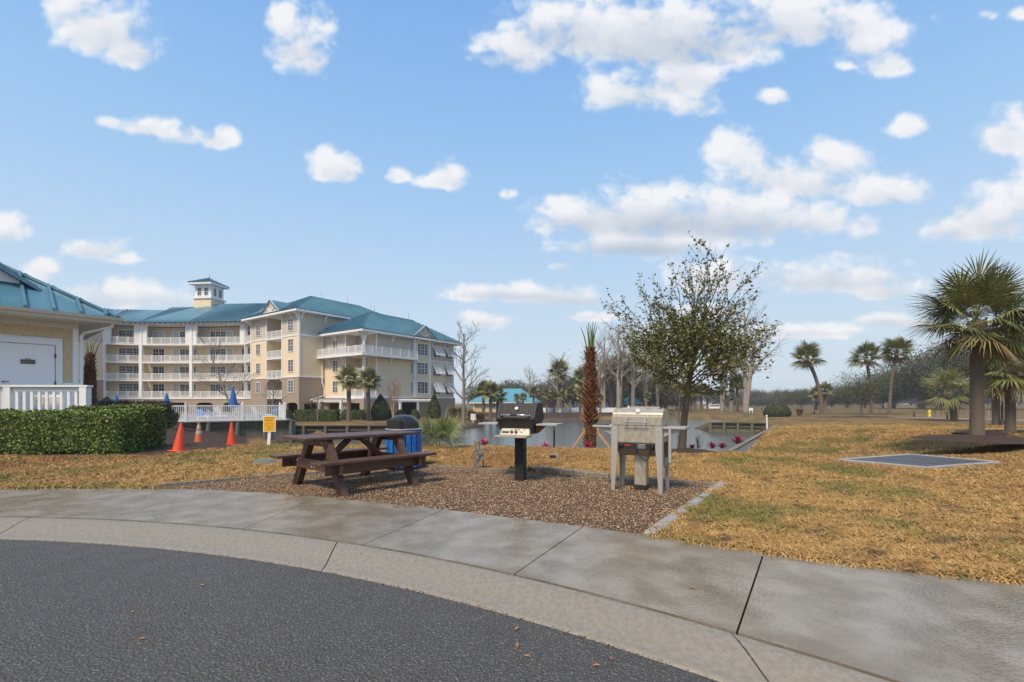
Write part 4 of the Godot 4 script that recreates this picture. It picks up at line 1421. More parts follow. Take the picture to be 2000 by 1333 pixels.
func make_hotel() -> void:
	var t := thing("resort_hotel", "large tan and taupe resort hotel with teal metal roofs and balconies", "hotel", Vector3(-35, G, -72))
	var lv := func(k: float) -> float: return G + 3.0 * k
	var eave := G + 15.6
	# --- the crescent facing the pool: four facets with balconies
	var cp := [[-69.5, 66.5], [-66.7, 77.0], [-62.0, 78.6], [-53.6, 78.6], [-44.0, 77.6], [-41.9, 75.5]]
	# left wing, only its end wall shows
	var lw := Fr.new(cp[0][0], cp[0][1], cp[1][0], cp[1][1])
	wbox(t, "wall", M.hotel_base, lw, 0, lw.L, G - 1, lv.call(2), -8.0, 0.0)
	wbox(t, "wall", M.hotel_tan, lw, 0, lw.L, lv.call(2), lv.call(4), -8.0, 0.02)
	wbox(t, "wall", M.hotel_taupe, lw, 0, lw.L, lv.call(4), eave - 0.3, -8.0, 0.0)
	wbox(t, "band", M.white, lw, 0, lw.L, lv.call(2) - 0.1, lv.call(2) + 0.12, 0.0, 0.06)
	wbox(t, "corner_board", M.white, lw, lw.L - 0.22, lw.L, lv.call(2), eave - 0.3, 0.0, 0.06)
	for k in 4: window(t, lw, lw.px(168), lv.call(k + 1) + 0.75, 1.0, 1.6, 1)
	var rib := []   # eave and ridge lines of the crescent roof
	for i in cp.size():
		var p := Vector3(cp[i][0], eave, -cp[i][1])
		rib.append(p)
	for i in range(1, cp.size() - 1):
		var f := Fr.new(cp[i][0], cp[i][1], cp[i + 1][0], cp[i + 1][1])
		for k in 5:
			var y0: float = lv.call(k)
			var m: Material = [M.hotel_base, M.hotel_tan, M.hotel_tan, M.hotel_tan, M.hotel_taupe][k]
			var dep := -1.9 if k > 0 else -0.05
			if k == 0:
				# arched openings into the car park
				var ops := []
				var nar := int(f.L / 4.0)
				for j in nar: ops.append([f.L * (j + 0.5) / nar, 1.5, G + 0.7, G + 2.2, 0.4])
				pierced(t, m, f, -0.05, f.L + 0.05, G - 1, G + 3.0, -0.35, -0.05, ops)
				wbox(t, "car_park_wall", m, f, -2.0, f.L + 2.0, G - 1, G + 3.0, -9.0, -8.7)
				wbox(t, "car_park_ceiling", m, f, -1.0, f.L + 1.0, G + 2.75, G + 2.95, -8.7, -0.36)
				continue
			wbox(t, "wall", m, f, -0.6, f.L + 0.6, y0, y0 + 3.0, dep - 0.3, dep)
			wbox(t, "balcony_slab", M.white, f, -0.05, f.L + 0.05, y0 - 0.22, y0, -1.9, 0.05)
			if f.L > 2.5: railing(t, f, 0.25, f.L - 0.25, y0, -0.05)
			else: railing(t, f, 0.15, f.L - 0.15, y0, -0.05)
			if i == 1:
				window(t, f, f.L * 0.55, y0 + 0.5, 2.9, 1.9, 3, -1.9)
			elif i == 2:
				window(t, f, 1.6, y0 + 0.05, 1.9, 2.3, 2, -1.9, 2, "balcony_door", M.curtain if k == 4 else null)
				window(t, f, 4.6, y0 + 0.05, 0.9, 2.3, 1, -1.9, 2, "balcony_door", M.curtain)
				window(t, f, 6.6, y0 + 0.5, 2.7, 1.8, 3, -1.9)
			elif i == 3:
				window(t, f, 3.4, y0 + 0.5, 2.7, 1.8, 3, -1.9)
				window(t, f, 5.6, y0 + 0.05, 0.9, 2.3, 1, -1.9, 2, "balcony_door", M.curtain)
				window(t, f, 8.5, y0 + 0.05, 1.5, 2.3, 2, -1.9, 2, "balcony_door")
		# columns
		var cw := 0.5 if i == 2 or i == 3 else 0.25
		wbox(t, "column", M.white, f, -cw / 2, cw / 2, lv.call(1) if i != 1 else lv.call(1), eave - 0.3, -0.35, 0.10)
		if f.L > 3.0:   # shutters beside the columns on the top floor
			wbox(t, "corner_panel", M.white, f, cw / 2, cw / 2 + 0.75, lv.call(4), eave - 0.3, -0.3, 0.0)
			wbox(t, "corner_panel", M.white, f, f.L - 0.95, f.L - 0.2, lv.call(4), eave - 0.3, -0.3, 0.0)
		tails(t, f, 0, f.L, eave - 0.15)
		wbox(t, "eave", M.white, f, -0.3, f.L + 0.3, eave - 0.42, eave - 0.16, -2.2, 0.25)
	# crescent roof, facet by facet
	var back := []
	for i in cp.size():
		var q := Vector2(cp[i][0], cp[i][1])
		var dir: Vector2 = [Vector2(-0.9, 0.42), Vector2(-0.50, 0.86), Vector2(-0.15, 0.99), Vector2(0.03, 1.0), Vector2(0.25, 0.97), Vector2(0.45, 0.89)][i]
		var high: float = [2.3, 3.1, 3.5, 4.7, 4.4, 3.0][i]
		back.append(Vector3(q.x + dir.x * 7.5, eave + high, -(q.y + dir.y * 7.5)))
		rib[i] = Vector3(q.x - dir.x * 1.0, eave - 0.1, -(q.y - dir.y * 1.0))
	for i in cp.size() - 1:
		slope(t, rib[i], rib[i + 1], back[i + 1], back[i], M.roof, 0.55)
		var far: Vector3 = back[i] + (back[i] - rib[i]) * Vector3(1, -1, 1)
		var far1: Vector3 = back[i + 1] + (back[i + 1] - rib[i + 1]) * Vector3(1, -1, 1)
		slope(t, far, far1, back[i + 1], back[i], M.roof, 0.55)
	# cupola
	var cu := Fr.new(-57.4, 85.0, -54.1, 84.6)
	wbox(t, "cupola_base", M.hotel_tan, cu, 0, cu.L, eave + 2.2, eave + 5.35, -cu.L, 0)
	wbox(t, "cupola_ledge", M.white, cu, -0.2, cu.L + 0.2, eave + 5.35, eave + 5.65, -cu.L - 0.2, 0.2)
	wbox(t, "cupola_wall", M.white, cu, 0.1, cu.L - 0.1, eave + 5.65, eave + 7.9, -cu.L + 0.1, -0.1)
	window(t, cu, cu.L * 0.3, eave + 5.95, 0.7, 1.35, 1, -0.1, 2, "cupola_window")
	window(t, cu, cu.L * 0.7, eave + 5.95, 0.7, 1.35, 1, -0.1, 2, "cupola_window")
	var cs := Fr.new(-54.1, 84.6, -53.7, 87.9)
	window(t, cs, cs.L * 0.3, eave + 5.95, 0.7, 1.35, 1, -0.1, 2, "cupola_window")
	window(t, cs, cs.L * 0.7, eave + 5.95, 0.7, 1.35, 1, -0.1, 2, "cupola_window")
	hip(t, cu, 0.1, cu.L - 0.1, cu.L - 0.2, eave + 8.2, 1.2, M.roof, 0.75, -1.0, 0.45)
	var fin := MB.new()
	fin.tube(PackedVector3Array([cu.p(cu.L / 2, eave + 9.2, -cu.L / 2), cu.p(cu.L / 2, eave + 10.1, -cu.L / 2)]), PackedFloat32Array([0.09, 0.02]), 6)
	part(t, "finial", fin, M.roof, true)
	# --- wing A (end wall with windows and recessed balconies) and its side B
	var fa := Fr.new(-41.9, 75.5, -30.6, 67.6)
	var dB := 22.0
	var r0 := fa.px(521)
	var r1 := fa.px(550)
	for k in 5:
		var y0: float = lv.call(k)
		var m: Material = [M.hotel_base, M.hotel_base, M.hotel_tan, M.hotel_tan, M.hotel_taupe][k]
		var y1: float = y0 + 3.0 if k < 4 else eave - 0.3
		wbox(t, "wall", m, fa, 0.0, r0, y0 - (1.0 if k == 0 else 0.0), y1, -2.5, 0.0)
		if k == 0: pierced(t, m, fa, r1, fa.L, y0 - 1.0, y1, -0.3, 0.0, [[fa.px(570), 1.45, G + 0.6, G + 2.2, 0.4]])
		else: wbox(t, "wall", m, fa, r1, fa.L, y0, y1, -dB, 0.0)
		if k > 0: wbox(t, "recess_wall", m, fa, r0, r1, y0, y1, -2.6, -2.2)
		if k > 0:
			wbox(t, "balcony_slab", M.white, fa, r0, r1, y0 - 0.22, y0, -2.2, 0.05)
			railing(t, fa, r0 + 0.1, r1 - 0.1, y0, -0.05)
			window(t, fa, fa.px(504.5), y0 + 0.75, 1.15, 1.6, 2)
			window(t, fa, fa.px(568), y0 + 0.75, 1.25, 1.7, 2)
			window(t, fa, r1 - 0.75, y0 + 0.05, 0.9, 2.1, 1, -2.2, 2, "balcony_door")
		else:
			wbox(t, "car_park_wall", m, fa, 0.0, fa.L, G - 1, y1, -dB - 0.3, -dB)
			wbox(t, "car_park_wall", m, fa, -0.3, 0.0, G - 1, y1, -dB, -2.5)
			wbox(t, "car_park_ceiling", m, fa, 0.02, fa.L - 0.35, y1 - 0.3, y1 - 0.05, -dB, -0.32)
	# arch over the lowest balcony
	var am := MB.new()
	var rw := (r1 - r0) / 2
	for i in 10:
		var x0 := -rw + 2 * rw * i / 10
		var x1 := -rw + 2 * rw * (i + 1) / 10
		var c0 := 0.75 * (1 - (x0 / rw) ** 2)
		var c1 := 0.75 * (1 - (x1 / rw) ** 2)
		am.prism([Vector2(x0, -0.75 + c0), Vector2(x1, -0.75 + c1), Vector2(x1, 0.1), Vector2(x0, 0.1)], fa.p((r0 + r1) / 2, lv.call(2), -0.3), fa.u, Vector3.UP, fa.n * 0.29)
	part(t, "arch", am, M.hotel_base, true)
	for y: float in [lv.call(2), lv.call(4)]:
		wbox(t, "band", M.white, fa, 0, r0, y - 0.1, y + 0.12, 0.0, 0.06)
		wbox(t, "band", M.white, fa, r1, fa.L + 0.06, y - 0.1, y + 0.12, 0.0, 0.06)
	for a: float in [0.12, r0 - 0.1, r1 + 0.1, fa.L - 0.12]:
		wbox(t, "corner_board", M.white, fa, a - 0.11, a + 0.11, lv.call(2), eave - 0.3, 0.0, 0.07)
	tails(t, fa, 0, fa.L, eave - 0.15)
	brackets(t, fa, [0.3, fa.L - 0.3, fa.L - 1.6], eave - 0.36)
	var fB := Fr.new(-30.6, 67.6, -30.6 + 0.573 * dB, 67.6 + 0.819 * dB)
	pierced(t, M.hotel_base, fB, 0.0, fB.L, G - 1, G + 3.0, -0.3, 0.012, [[1.9, 1.1, G + 0.4, G + 2.1, 0.0]])
	wbox(t, "wall", M.hotel_base, fB, -0.02, fB.L, G + 3.0, lv.call(2), -0.3, 0.012)
	wbox(t, "wall", M.hotel_tan, fB, -0.02, fB.L, lv.call(2), lv.call(4), -0.3, 0.012)
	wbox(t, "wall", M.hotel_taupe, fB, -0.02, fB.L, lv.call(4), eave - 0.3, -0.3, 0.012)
	for y: float in [lv.call(2), lv.call(4)]: wbox(t, "band", M.white, fB, 0, fB.L, y - 0.1, y + 0.12, 0.012, 0.07)
	wbox(t, "corner_board", M.white, fB, 0.0, 0.2, lv.call(2), eave - 0.3, 0.012, 0.075)
	tails(t, fB, 0, fB.L, eave - 0.15)
	brackets(t, fB, [0.4, 4.2, 9.0], eave - 0.36)
	hip(t, fa, 0.0, fa.L, dB, eave, 3.9, M.roof, 1.0, 7.2)
	gable(t, fa, fa.px(537), eave + 0.15, 2.2, 1.75, 0.7, 6.0)
	var dp := MB.new()   # downpipe with its long dogleg
	dp.tube(PackedVector3Array([fB.p(3.6, eave - 2.6, 0.15), fB.p(3.6, lv.call(1.75), 0.15), fB.p(3.9, lv.call(1.5), 0.2), fB.p(3.9, lv.call(1.1), 0.25), fB.p(0.4, lv.call(0.85), 2.2)]), PackedFloat32Array([0.09, 0.09, 0.09, 0.09, 0.09]), 6)
	part(t, "downpipe", dp, M.white, true)
	# --- wing C with the wrap-round balcony on its corner
	var c0 := Vector2(-28.3, 70.9)
	var fl := Fr.new(-28.3, 70.9, -20.6, 65.5)
	var fr := Fr.new(-20.6, 65.5, -10.0, 80.7)
	var ea := G + 12.4
	var q0 := fl.px(675)
	var q1 := fr.px(735)
	for k in 4:
		var y0: float = lv.call(k)
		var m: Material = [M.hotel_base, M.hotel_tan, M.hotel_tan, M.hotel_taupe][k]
		var y1: float = y0 + 3.0 if k < 3 else ea - 0.3
		if k > 0:
			wbox(t, "wall", m, fl, -0.5, q0, y0, y1, -4.0, 0.0)
			wbox(t, "wall", m, fr, q1, fr.L, y0, y1, -4.0, 0.0)
		# recessed corner
		if k > 0:
			wbox(t, "recess_wall", m, fl, q0, fl.L - 1.9, y0, y1, -2.6, -2.3)
			wbox(t, "recess_wall", m, fr, 1.9, q1, y0, y1, -2.6, -2.3)
			wbox(t, "balcony_slab", M.white, fl, q0, fl.L, y0 - 0.25, y0, -3.6, 0.04)
			window(t, fl, (q0 + fl.L - 2.3) / 2, y0 + 0.05, 1.4, 2.1, 2, -2.3, 2, "balcony_door")
			window(t, fr, 1.75 + 0.6, y0 + 0.05, 1.0, 2.1, 1, -2.3, 2, "balcony_door")
			window(t, fl, fl.px(655), y0 + 0.75, 1.15, 1.6, 2)
			if k < 3:
				railing(t, fl, q0 + 0.1, fl.L - 0.15, y0, -0.06)
				railing(t, fr, 0.15, q1 - 0.1, y0, -0.06)
			window(t, fr, fr.px(803.5), y0 + 0.75, 0.35, 1.6, 1)
			# bay of triple windows
			wbox(t, "bay", M.hotel_tan, fr, fr.px(808), fr.px(836), y0, y0 + 3.0, 0.0, 0.35)
			window(t, fr, fr.px(822), y0 + 0.7, 2.2, 1.75, 3, 0.36)
			# propped shutters
			for x: float in [853.0, 876.0]:
				window(t, fr, fr.px(x), y0 + 0.6, 1.7, 1.7, 2)
				var sh := MB.new()
				var a := fr.px(x)
				for s in 9:
					var v := s / 8.0
					sh.bar(fr.p(a - 1.0, y0 + 2.4 - v * 1.45, 0.12 + v * 0.85), fr.p(a + 1.0, y0 + 2.4 - v * 1.45, 0.12 + v * 0.85), 0.13, 0.03, Vector3(0, -0.8, 1.0))
				for s: float in [-1.0, 0.0, 1.0]:
					sh.bar(fr.p(a + s, y0 + 2.45, 0.10), fr.p(a + s, y0 + 0.9, 1.0), 0.10, 0.06, fr.u)
				part(t, "propped_shutter", sh, M.white, true)
		else:
			pierced(t, m, fl, -0.5, fl.L, y0 - 1.0, y1, -0.3, 0.0, [[fl.px(651), 1.3, G + 0.4, G + 2.15, 0.0], [fl.px(690), 1.4, G + 0.4, G + 2.15, 0.0]])
			pierced(t, m, fr, 0.3, fr.L, y0 - 1.0, y1, -0.3, 0.0, [[(fr.px(783) + fr.px(818)) / 2, (fr.px(818) - fr.px(783)) / 2, G - 0.2, G + 2.2, 0.0]])
			wbox(t, "car_park_wall", m, fl, -0.5, fl.L, y0 - 1.0, y1, -fr.L - 0.3, -fr.L)
			wbox(t, "car_park_ceiling", m, fl, -0.4, fl.L - 0.35, y1 - 0.3, y1 - 0.05, -fr.L, -0.32)
	# wrap-round balcony on the top floor
	var yb: float = lv.call(3)
	wbox(t, "balcony_slab", M.white, fl, -0.2, fl.L + 1.2, yb - 0.28, yb + 0.02, 0.04, 1.2)
	wbox(t, "balcony_slab", M.white, fr, -0.0, fr.px(806), yb - 0.27, yb + 0.015, 0.04, 1.2)
	railing(t, fl, 0.0, fl.L + 1.15, yb, 1.13)
	railing(t, fr, -1.13, fr.px(805), yb, 1.13)
	brackets(t, fl, [1.5, 5.0], yb - 0.28)
	brackets(t, fr, [4.6, 9.5], yb - 0.28)
	wbox(t, "column", M.white, fl, fl.L - 0.3, fl.L + 0.02, lv.call(1), ea - 0.3, -0.3, 0.02)
	wbox(t, "column", M.white, fl, q0 - 0.1, q0 + 0.1, lv.call(1), ea - 0.3, 0.0, 0.06)
	wbox(t, "column", M.white, fr, q1 - 0.1, q1 + 0.1, lv.call(1), ea - 0.3, 0.0, 0.06)
	for a: float in [fr.px(808) - 0.1, fr.px(836) + 0.1, fr.L - 0.12]:
		wbox(t, "corner_board", M.white, fr, a - 0.1, a + 0.1, lv.call(1), ea - 0.3, 0.0, 0.4 if a < fr.L - 1 else 0.07)
	wbox(t, "band", M.white, fr, fr.px(836), fr.L, lv.call(3) - 0.1, lv.call(3) + 0.1, 0.0, 0.06)
	wbox(t, "band", M.white, fl, -0.3, fl.L, lv.call(1) - 0.1, lv.call(1) + 0.1, 0.0, 0.05)
	wbox(t, "band", M.white, fr, 0.0, fr.L, lv.call(1) - 0.1, lv.call(1) + 0.1, 0.0, 0.05)
	tails(t, fl, -0.5, fl.L, ea - 0.15)
	tails(t, fr, 0.0, fr.L, ea - 0.15)
	brackets(t, fl, [fl.L - 0.2, 3.0], ea - 0.36)
	brackets(t, fr, [0.2, 5.0, 9.8, 13.2, 16.0], ea - 0.36)
	hip(t, fl, -0.6, fl.L, fr.L, ea, 3.7, M.roof, 1.1, 5.9)
	gable(t, fr, fr.px(822), ea + 0.0, 2.3, 1.75, 0.9, 5.0)
	# pergolas
	for q: Array in [[fl, fl.px(628) - 3.2, fl.px(690), 1.8], [fr, fr.px(764), fr.px(836), 1.6]]:
		var f: Fr = q[0]
		var pg := MB.new()
		for d: float in [0.4, q[3]]:
			fb(pg, f, q[1], q[2], G + 2.3, G + 2.55, d - 0.06, d + 0.06)
		var n := int((q[2] - q[1]) / 0.42)
		for i in n + 1:
			var a: float = lerpf(q[1], q[2], float(i) / n)
			fb(pg, f, a - 0.05, a + 0.05, G + 2.55, G + 2.75, 0.02, q[3] + 0.35)
		for i in 3:
			var a: float = lerpf(q[1] + 0.3, q[2] - 0.3, i / 2.0)
			fb(pg, f, a - 0.14, a + 0.14, G - 0.3, G + 2.3, q[3] - 0.14, q[3] + 0.14)
		part(t, "pergola", pg, M.white, true)
	# lightning rods
	for q: Array in [[fa, 4.0, -9.0, 18.6], [fa, 7.0, -8.0, 18.8], [fa, 7.0, -13.0, 18.8], [fa, 7.0, -18.0, 18.8], [fl, 4.2, -6.0, 15.6], [fl, 4.2, -13.0, 15.6]]:
		var rd := MB.new()
		var f: Fr = q[0]
		rd.rod(f.p(q[1], q[3] - 1.0, q[2]), f.p(q[1], q[3] + 0.7, q[2]), 0.03, 5)
		part(t, "lightning_rod", rd, M.galv, true)

func make_pool_hut() -> void:
	var f := Fr.new(-14.1, 13.0, -13.08, 14.2)
	var t := thing("pool_building", "cream clapboard building with teal metal hip roof behind hedge", "building", Vector3(-14.1, 0, -13.0))
	var L := f.L
	var A := -5.0
	# wall behind the boards, white plinth, trims
	wbox(t, "wall", M.white, f, A, L - 0.02, -0.1, 3.62, -5.0, -0.03)
	wbox(t, "plinth", M.white, f, f.px(124), L - 0.005, -0.1, 1.78, -0.03, 0.005)
	var d0 := f.px(-30)
	var d1 := f.px(108)
	var y := 1.80
	var k := 0
	while y < 3.60:   # clapboards, each lapping the one below
		var h := minf(0.19, 3.62 - y)
		for seg: Array in [[d1 + 0.16, L - 0.13], [A, L - 0.13]]:
			if (y < 3.02) == (seg[0] > 0.0):
				var mb := MB.new()
				mb.prism([Vector2(-0.03, 0), Vector2(0.022, 0), Vector2(0.006, h), Vector2(-0.03, h)], f.p(seg[0], y, 0), f.n, Vector3.UP, f.u * (seg[1] - seg[0]))
				part(t, "clapboard", mb, M.siding, true)
		y += 0.19
	wbox(t, "ledge", M.white, f, d1 + 0.14, L + 0.02, 1.745, 1.80, -0.02, 0.06)
	wbox(t, "corner_board", M.white, f, L - 0.13, L + 0.0, 1.80, 3.62, -0.12, 0.035)
	# door in its casing
	var dr := MB.new()
	fb(dr, f, d0 + 0.02, d1 - 0.02, 0.76, 2.88, -0.01, 0.03)
	var door := part(t, "door", dr, M.white_door, true)
	for s: Array in [[d1, d1 + 0.05, 0.75, 2.97, 0.045], [d1 + 0.05, d1 + 0.15, 0.75, 3.03, 0.035], [d0 - 0.15, d0, 0.75, 3.03, 0.035]]:
		wbox(t, "door_casing", M.white, f, s[0], s[1], s[2], s[3], -0.02, s[4])
	wbox(t, "door_casing", M.white, f, d0, d1, 2.90, 2.97, -0.02, 0.045)
	wbox(t, "door_casing", M.white, f, d0, d1 + 0.05, 2.97, 3.05, -0.02, 0.036)
	for yy: float in [2.58, 1.78]: wbox(door, "hinge", M.bronze, f, d1 - 0.03, d1 + 0.012, yy - 0.06, yy + 0.06, 0.03, 0.052)
	var hn := MB.new()
	hn.rod(f.p(f.px(5), 1.80, 0.03), f.p(f.px(5), 1.80, 0.075), 0.022)
	hn.bar(f.p(f.px(5), 1.80, 0.075), f.p(f.px(17), 1.805, 0.075), 0.018, 0.012)
	part(door, "handle", hn, M.bronze, true)
	var pm := (f.px(39) + f.px(68)) / 2
	wbox(door, "plaque", M.bronze, f, f.px(39), f.px(68), 2.315, 2.44, 0.03, 0.045)
	var arc := MB.new()
	var ap := PackedVector3Array()
	var ar := PackedFloat32Array()
	for i in 9:
		ap.append(f.p(pm + cos(PI * i / 8) * 0.05, 2.44 + sin(PI * i / 8) * 0.03, 0.038))
		ar.append(0.008)
	arc.tube(ap, ar, 6)
	part(door, "plaque_crest", arc, M.bronze, true)
	var tm := TextMesh.new()
	var fnt := SystemFont.new()
	fnt.font_names = PackedStringArray(["Droid Serif"])
	tm.font = fnt
	tm.text = "POOL EQUIPMENT"
	tm.font_size = 16
	tm.pixel_size = 0.0016
	tm.depth = 0.003
	tm.material = M.plaque_text
	put(door, "lettering", tm, f.p(pm, 2.375, 0.047) - t.position, f.basis())
	# roof
	var ov := 0.8
	var ey := 3.80
	var E := f.p(L + ov, ey, ov)
	var P := 0.65
	var far := 6.5
	slope(t, f.p(L + ov - 9.0, ey, ov), E, E + (-f.u - f.n) * far + Vector3(0, far * P, 0), f.p(L + ov - 9.0, ey + far * P, ov - far), M.roof_near, 0.54)
	slope(t, E, f.p(L + ov, ey, ov - 13.0), f.p(L + ov - far, ey + far * P, ov - 13.0 + far), E + (-f.u - f.n) * far + Vector3(0, far * P, 0), M.roof_near, 0.54)
	var hc := MB.new()
	hc.bar(E + Vector3(0, 0.03, 0), E + (-f.u - f.n) * far + Vector3(0, far * P + 0.03, 0), 0.06, 0.16, Vector3.UP)
	part(t, "hip_cap", hc, M.roof_near, true)
	wbox(t, "soffit", M.gutter, f, A, L + ov - 0.02, 3.60, 3.66, -0.5, ov - 0.02)
	wbox(t, "soffit", M.gutter, f, L - 0.1, L + ov - 0.02, 3.605, 3.655, -6.0, -0.5)
	wbox(t, "fascia", M.gutter, f, A, L + ov, 3.62, 3.78, ov - 0.03, ov)
	wbox(t, "fascia", M.gutter, f, L + ov - 0.03, L + ov, 3.62, 3.78, -6.0, ov - 0.03)
	wbox(t, "frieze", M.gutter, f, A, L, 3.42, 3.62, 0.0, 0.045)
	var gu := MB.new()
	gu.prism([Vector2(0, 0), Vector2(0.09, 0.03), Vector2(0.12, 0.11), Vector2(0.0, 0.11)], f.p(A, 3.67, ov), f.n, Vector3.UP, f.u * (L + ov - A + 0.12))
	part(t, "gutter", gu, M.gutter, true)
	var dn := MB.new()
	dn.tube(PackedVector3Array([f.p(L + ov - 0.1, 3.68, ov - 0.1), f.p(L + ov - 0.12, 3.52, ov - 0.12), f.p(L + 0.12, 3.32, 0.06), f.p(L + 0.06, 3.2, 0.05), f.p(L + 0.06, 0.3, 0.05)]), PackedFloat32Array([0.045, 0.045, 0.045, 0.045, 0.045]), 8)
	part(t, "downpipe", dn, M.white, true)
	# dormer
	var da := f.px(-52)
	var by := ey + 0.85
	var gm := MB.new()
	gm.prism([Vector2(-1.0, 0), Vector2(1.0, 0), Vector2(0, 0.62)], f.p(da, by, ov - 1.25), f.u, Vector3.UP, -f.n * 0.1)
	part(t, "dormer_gable", gm, M.white, true)
	for s: float in [-1.0, 1.0]:
		slope(t, f.p(da + s * 1.3, by - 0.12, ov - 1.0), f.p(da + s * 1.3, by - 0.12, ov - 3.0), f.p(da, by + 0.72, ov - 3.0), f.p(da, by + 0.72, ov - 1.0), M.roof_near, 0.5, "dormer_roof")
	# deck and its white railing
	var r := Fr.new(-15.5, 12.55, -11.45, 12.75)
	var dk := thing("deck_railing", "white wooden deck railing with square posts behind the clipped hedge", "railing", Vector3(-13.5, 0, -12.65))
	var top := 1.66
	wbox(dk, "deck", M.white, r, 0, r.L, 0.55, 0.72, -1.6, -0.05)
	wbox(dk, "deck_skirt", M.white, r, 0, r.L, 0.0, 0.55, -0.12, -0.06)
	for x: float in [18.0, 166.0]:
		wbox(dk, "post", M.white, r, r.px(x) - 0.09, r.px(x) + 0.09, 0.0, top - 0.02, -0.09, 0.09)
	wbox(dk, "top_rail", M.white, r, 0, r.px(166) + 0.13, top - 0.02, top + 0.03, -0.10, 0.10)
	wbox(dk, "upper_rail", M.white, r, 0, r.px(166) - 0.09, top - 0.13, top - 0.02, -0.03, 0.03)
	wbox(dk, "lower_rail", M.white, r, 0, r.px(166) - 0.09, 0.80, 0.88, -0.03, 0.03)
	var a := 0.3
	while a < r.px(166) - 0.15:
		if absf(a - r.px(18)) > 0.15: wbox(dk, "baluster", M.white, r, a - 0.035, a + 0.035, 0.85, top - 0.10, -0.02, 0.02)
		a += 0.19
	var lv := thing("louvre_vent", "white louvred vent panel on the building wall behind the railing", "vent", r.p(r.px(54), 0.9, -0.5))
	for i in 4:
		var mb := MB.new()
		for j in 9:
			mb.box(Vector3(-0.34 + i * 0.225, 0.02 + j * 0.055, 0), Vector3(0.17, 0.035, 0.03), Basis(Vector3(1, 0, 0), 0.5))
		part(lv, "louvre", mb, M.white)
	var lb := MB.new()
	lb.box(Vector3(0, 0.24, -0.03), Vector3(1.0, 0.6, 0.02))
	part(lv, "backing", lb, M.white)

# ---------------------------------------------------------------- round the pool and pond
func bulkhead(called: String, label: String, pts: Array, top: float, low: float, pile: float, m: Material) -> void:
	var t := thing(called, label, "timber wall", Vector3(pts[0][0], low, -pts[0][1]))
	for i in pts.size() - 1:
		var f := Fr.new(pts[i][0], pts[i][1], pts[i + 1][0], pts[i + 1][1])
		var n := maxi(1, roundi(f.L / pile))
		for k in n:
			var a0 := f.L * k / n
			var a1 := f.L * (k + 1) / n
			var nb := maxi(4, int((a1 - a0) / 0.26))
			for j in nb:   # upright boards
				wbox(t, "board", m, f, a0 + (a1 - a0) * j / nb + 0.006, a0 + (a1 - a0) * (j + 1) / nb - 0.006, low, top - 0.05, -0.06 - 0.012 * (j % 2), 0.0 - 0.012 * (j % 2))
			for y: float in [top - 0.42, low + (top - low) * 0.22]:
				wbox(t, "waler", M.dark_wood, f, a0, a1 - 0.004, y - 0.12, y + 0.10, 0.002, 0.12)
		for k in n + 1:
			var mb := MB.new()
			mb.tube(PackedVector3Array([f.p(f.L * k / n, low - 0.3, 0.22), f.p(f.L * k / n, top + 0.02, 0.20)]), PackedFloat32Array([0.17, 0.155]), 9)
			part(t, "piling", mb, M.piling, true)
		wbox(t, "cap_board", M.dark_wood, f, -0.15, f.L + 0.15, top - 0.06, top + 0.02, -0.25, 0.34)
func umbrella(p: Vector3, h: float, label: String, grp := "closed blue umbrellas on the pool deck") -> void:
	var t := thing("closed_umbrella", label, "umbrella", p, rf(0, 3), grp)
	var mb := MB.new()
	mb.rod(Vector3.ZERO, Vector3(0, h, 0), 0.03)
	part(t, "pole", mb, M.white)
	mb = MB.new()
	var n := 16
	var k0 := 0
	for i in 8:
		var v := i / 7.0
		var y := h - v * h * 0.62
		for j in n + 1:
			var a := TAU * j / n
			var r := (0.03 + 0.30 * pow(v, 0.8)) * (1.0 + 0.22 * (1 if j % 2 == 0 else -1) * v)
			mb.vert(Vector3(cos(a) * r, y, sin(a) * r), Vector3(cos(a), 0.2, sin(a)))
	for i in 7:
		for j in n:
			var a := i * (n + 1) + j
			mb.ix.append_array([a, a + 1, a + n + 1, a + 1, a + n + 2, a + n + 1])
	part(t, "folded_canopy", mb, M.canvas_blue)
	mb = MB.new()
	mb.lathe([Vector2(0.30, 0), Vector2(0.30, 0.05), Vector2(0.06, 0.12), Vector2(0.05, 0.3)], 14, Vector3.ZERO)
	part(t, "base", mb, M.slab_edge)
func deck_chair(p: Vector3, turn: float, label: String) -> void:
	var t := thing("deck_chair", label, "chair", p, turn, "white slatted chairs on the pool deck")
	for i in 5:
		var mb := MB.new()
		mb.bar(Vector3(-0.24 + i * 0.12, 0.32, -0.20), Vector3(-0.26 + i * 0.13, 1.0 + 0.05 * (2 - absi(i - 2)), -0.50), 0.10, 0.025, Vector3(1, 0, 0))
		part(t, "back_slat", mb, M.white)
		mb = MB.new()
		mb.bar(Vector3(-0.28, 0.36 - 0.0 * i, 0.28 - i * 0.11), Vector3(0.28, 0.36, 0.28 - i * 0.11), 0.025, 0.095, Vector3.UP)
		part(t, "seat_slat", mb, M.white)
	for s: float in [-1.0, 1.0]:
		var mb := MB.new()
		mb.bar(Vector3(s * 0.34, 0.56, 0.36), Vector3(s * 0.34, 0.56, -0.42), 0.03, 0.13, Vector3.UP)
		part(t, "armrest", mb, M.white)
		for z: float in [0.30, -0.38]:
			mb = MB.new()
			mb.bar(Vector3(s * 0.33, 0, z), Vector3(s * 0.33, 0.55, z), 0.10, 0.03, Vector3(0, 0, 1))
			part(t, "leg", mb, M.white)
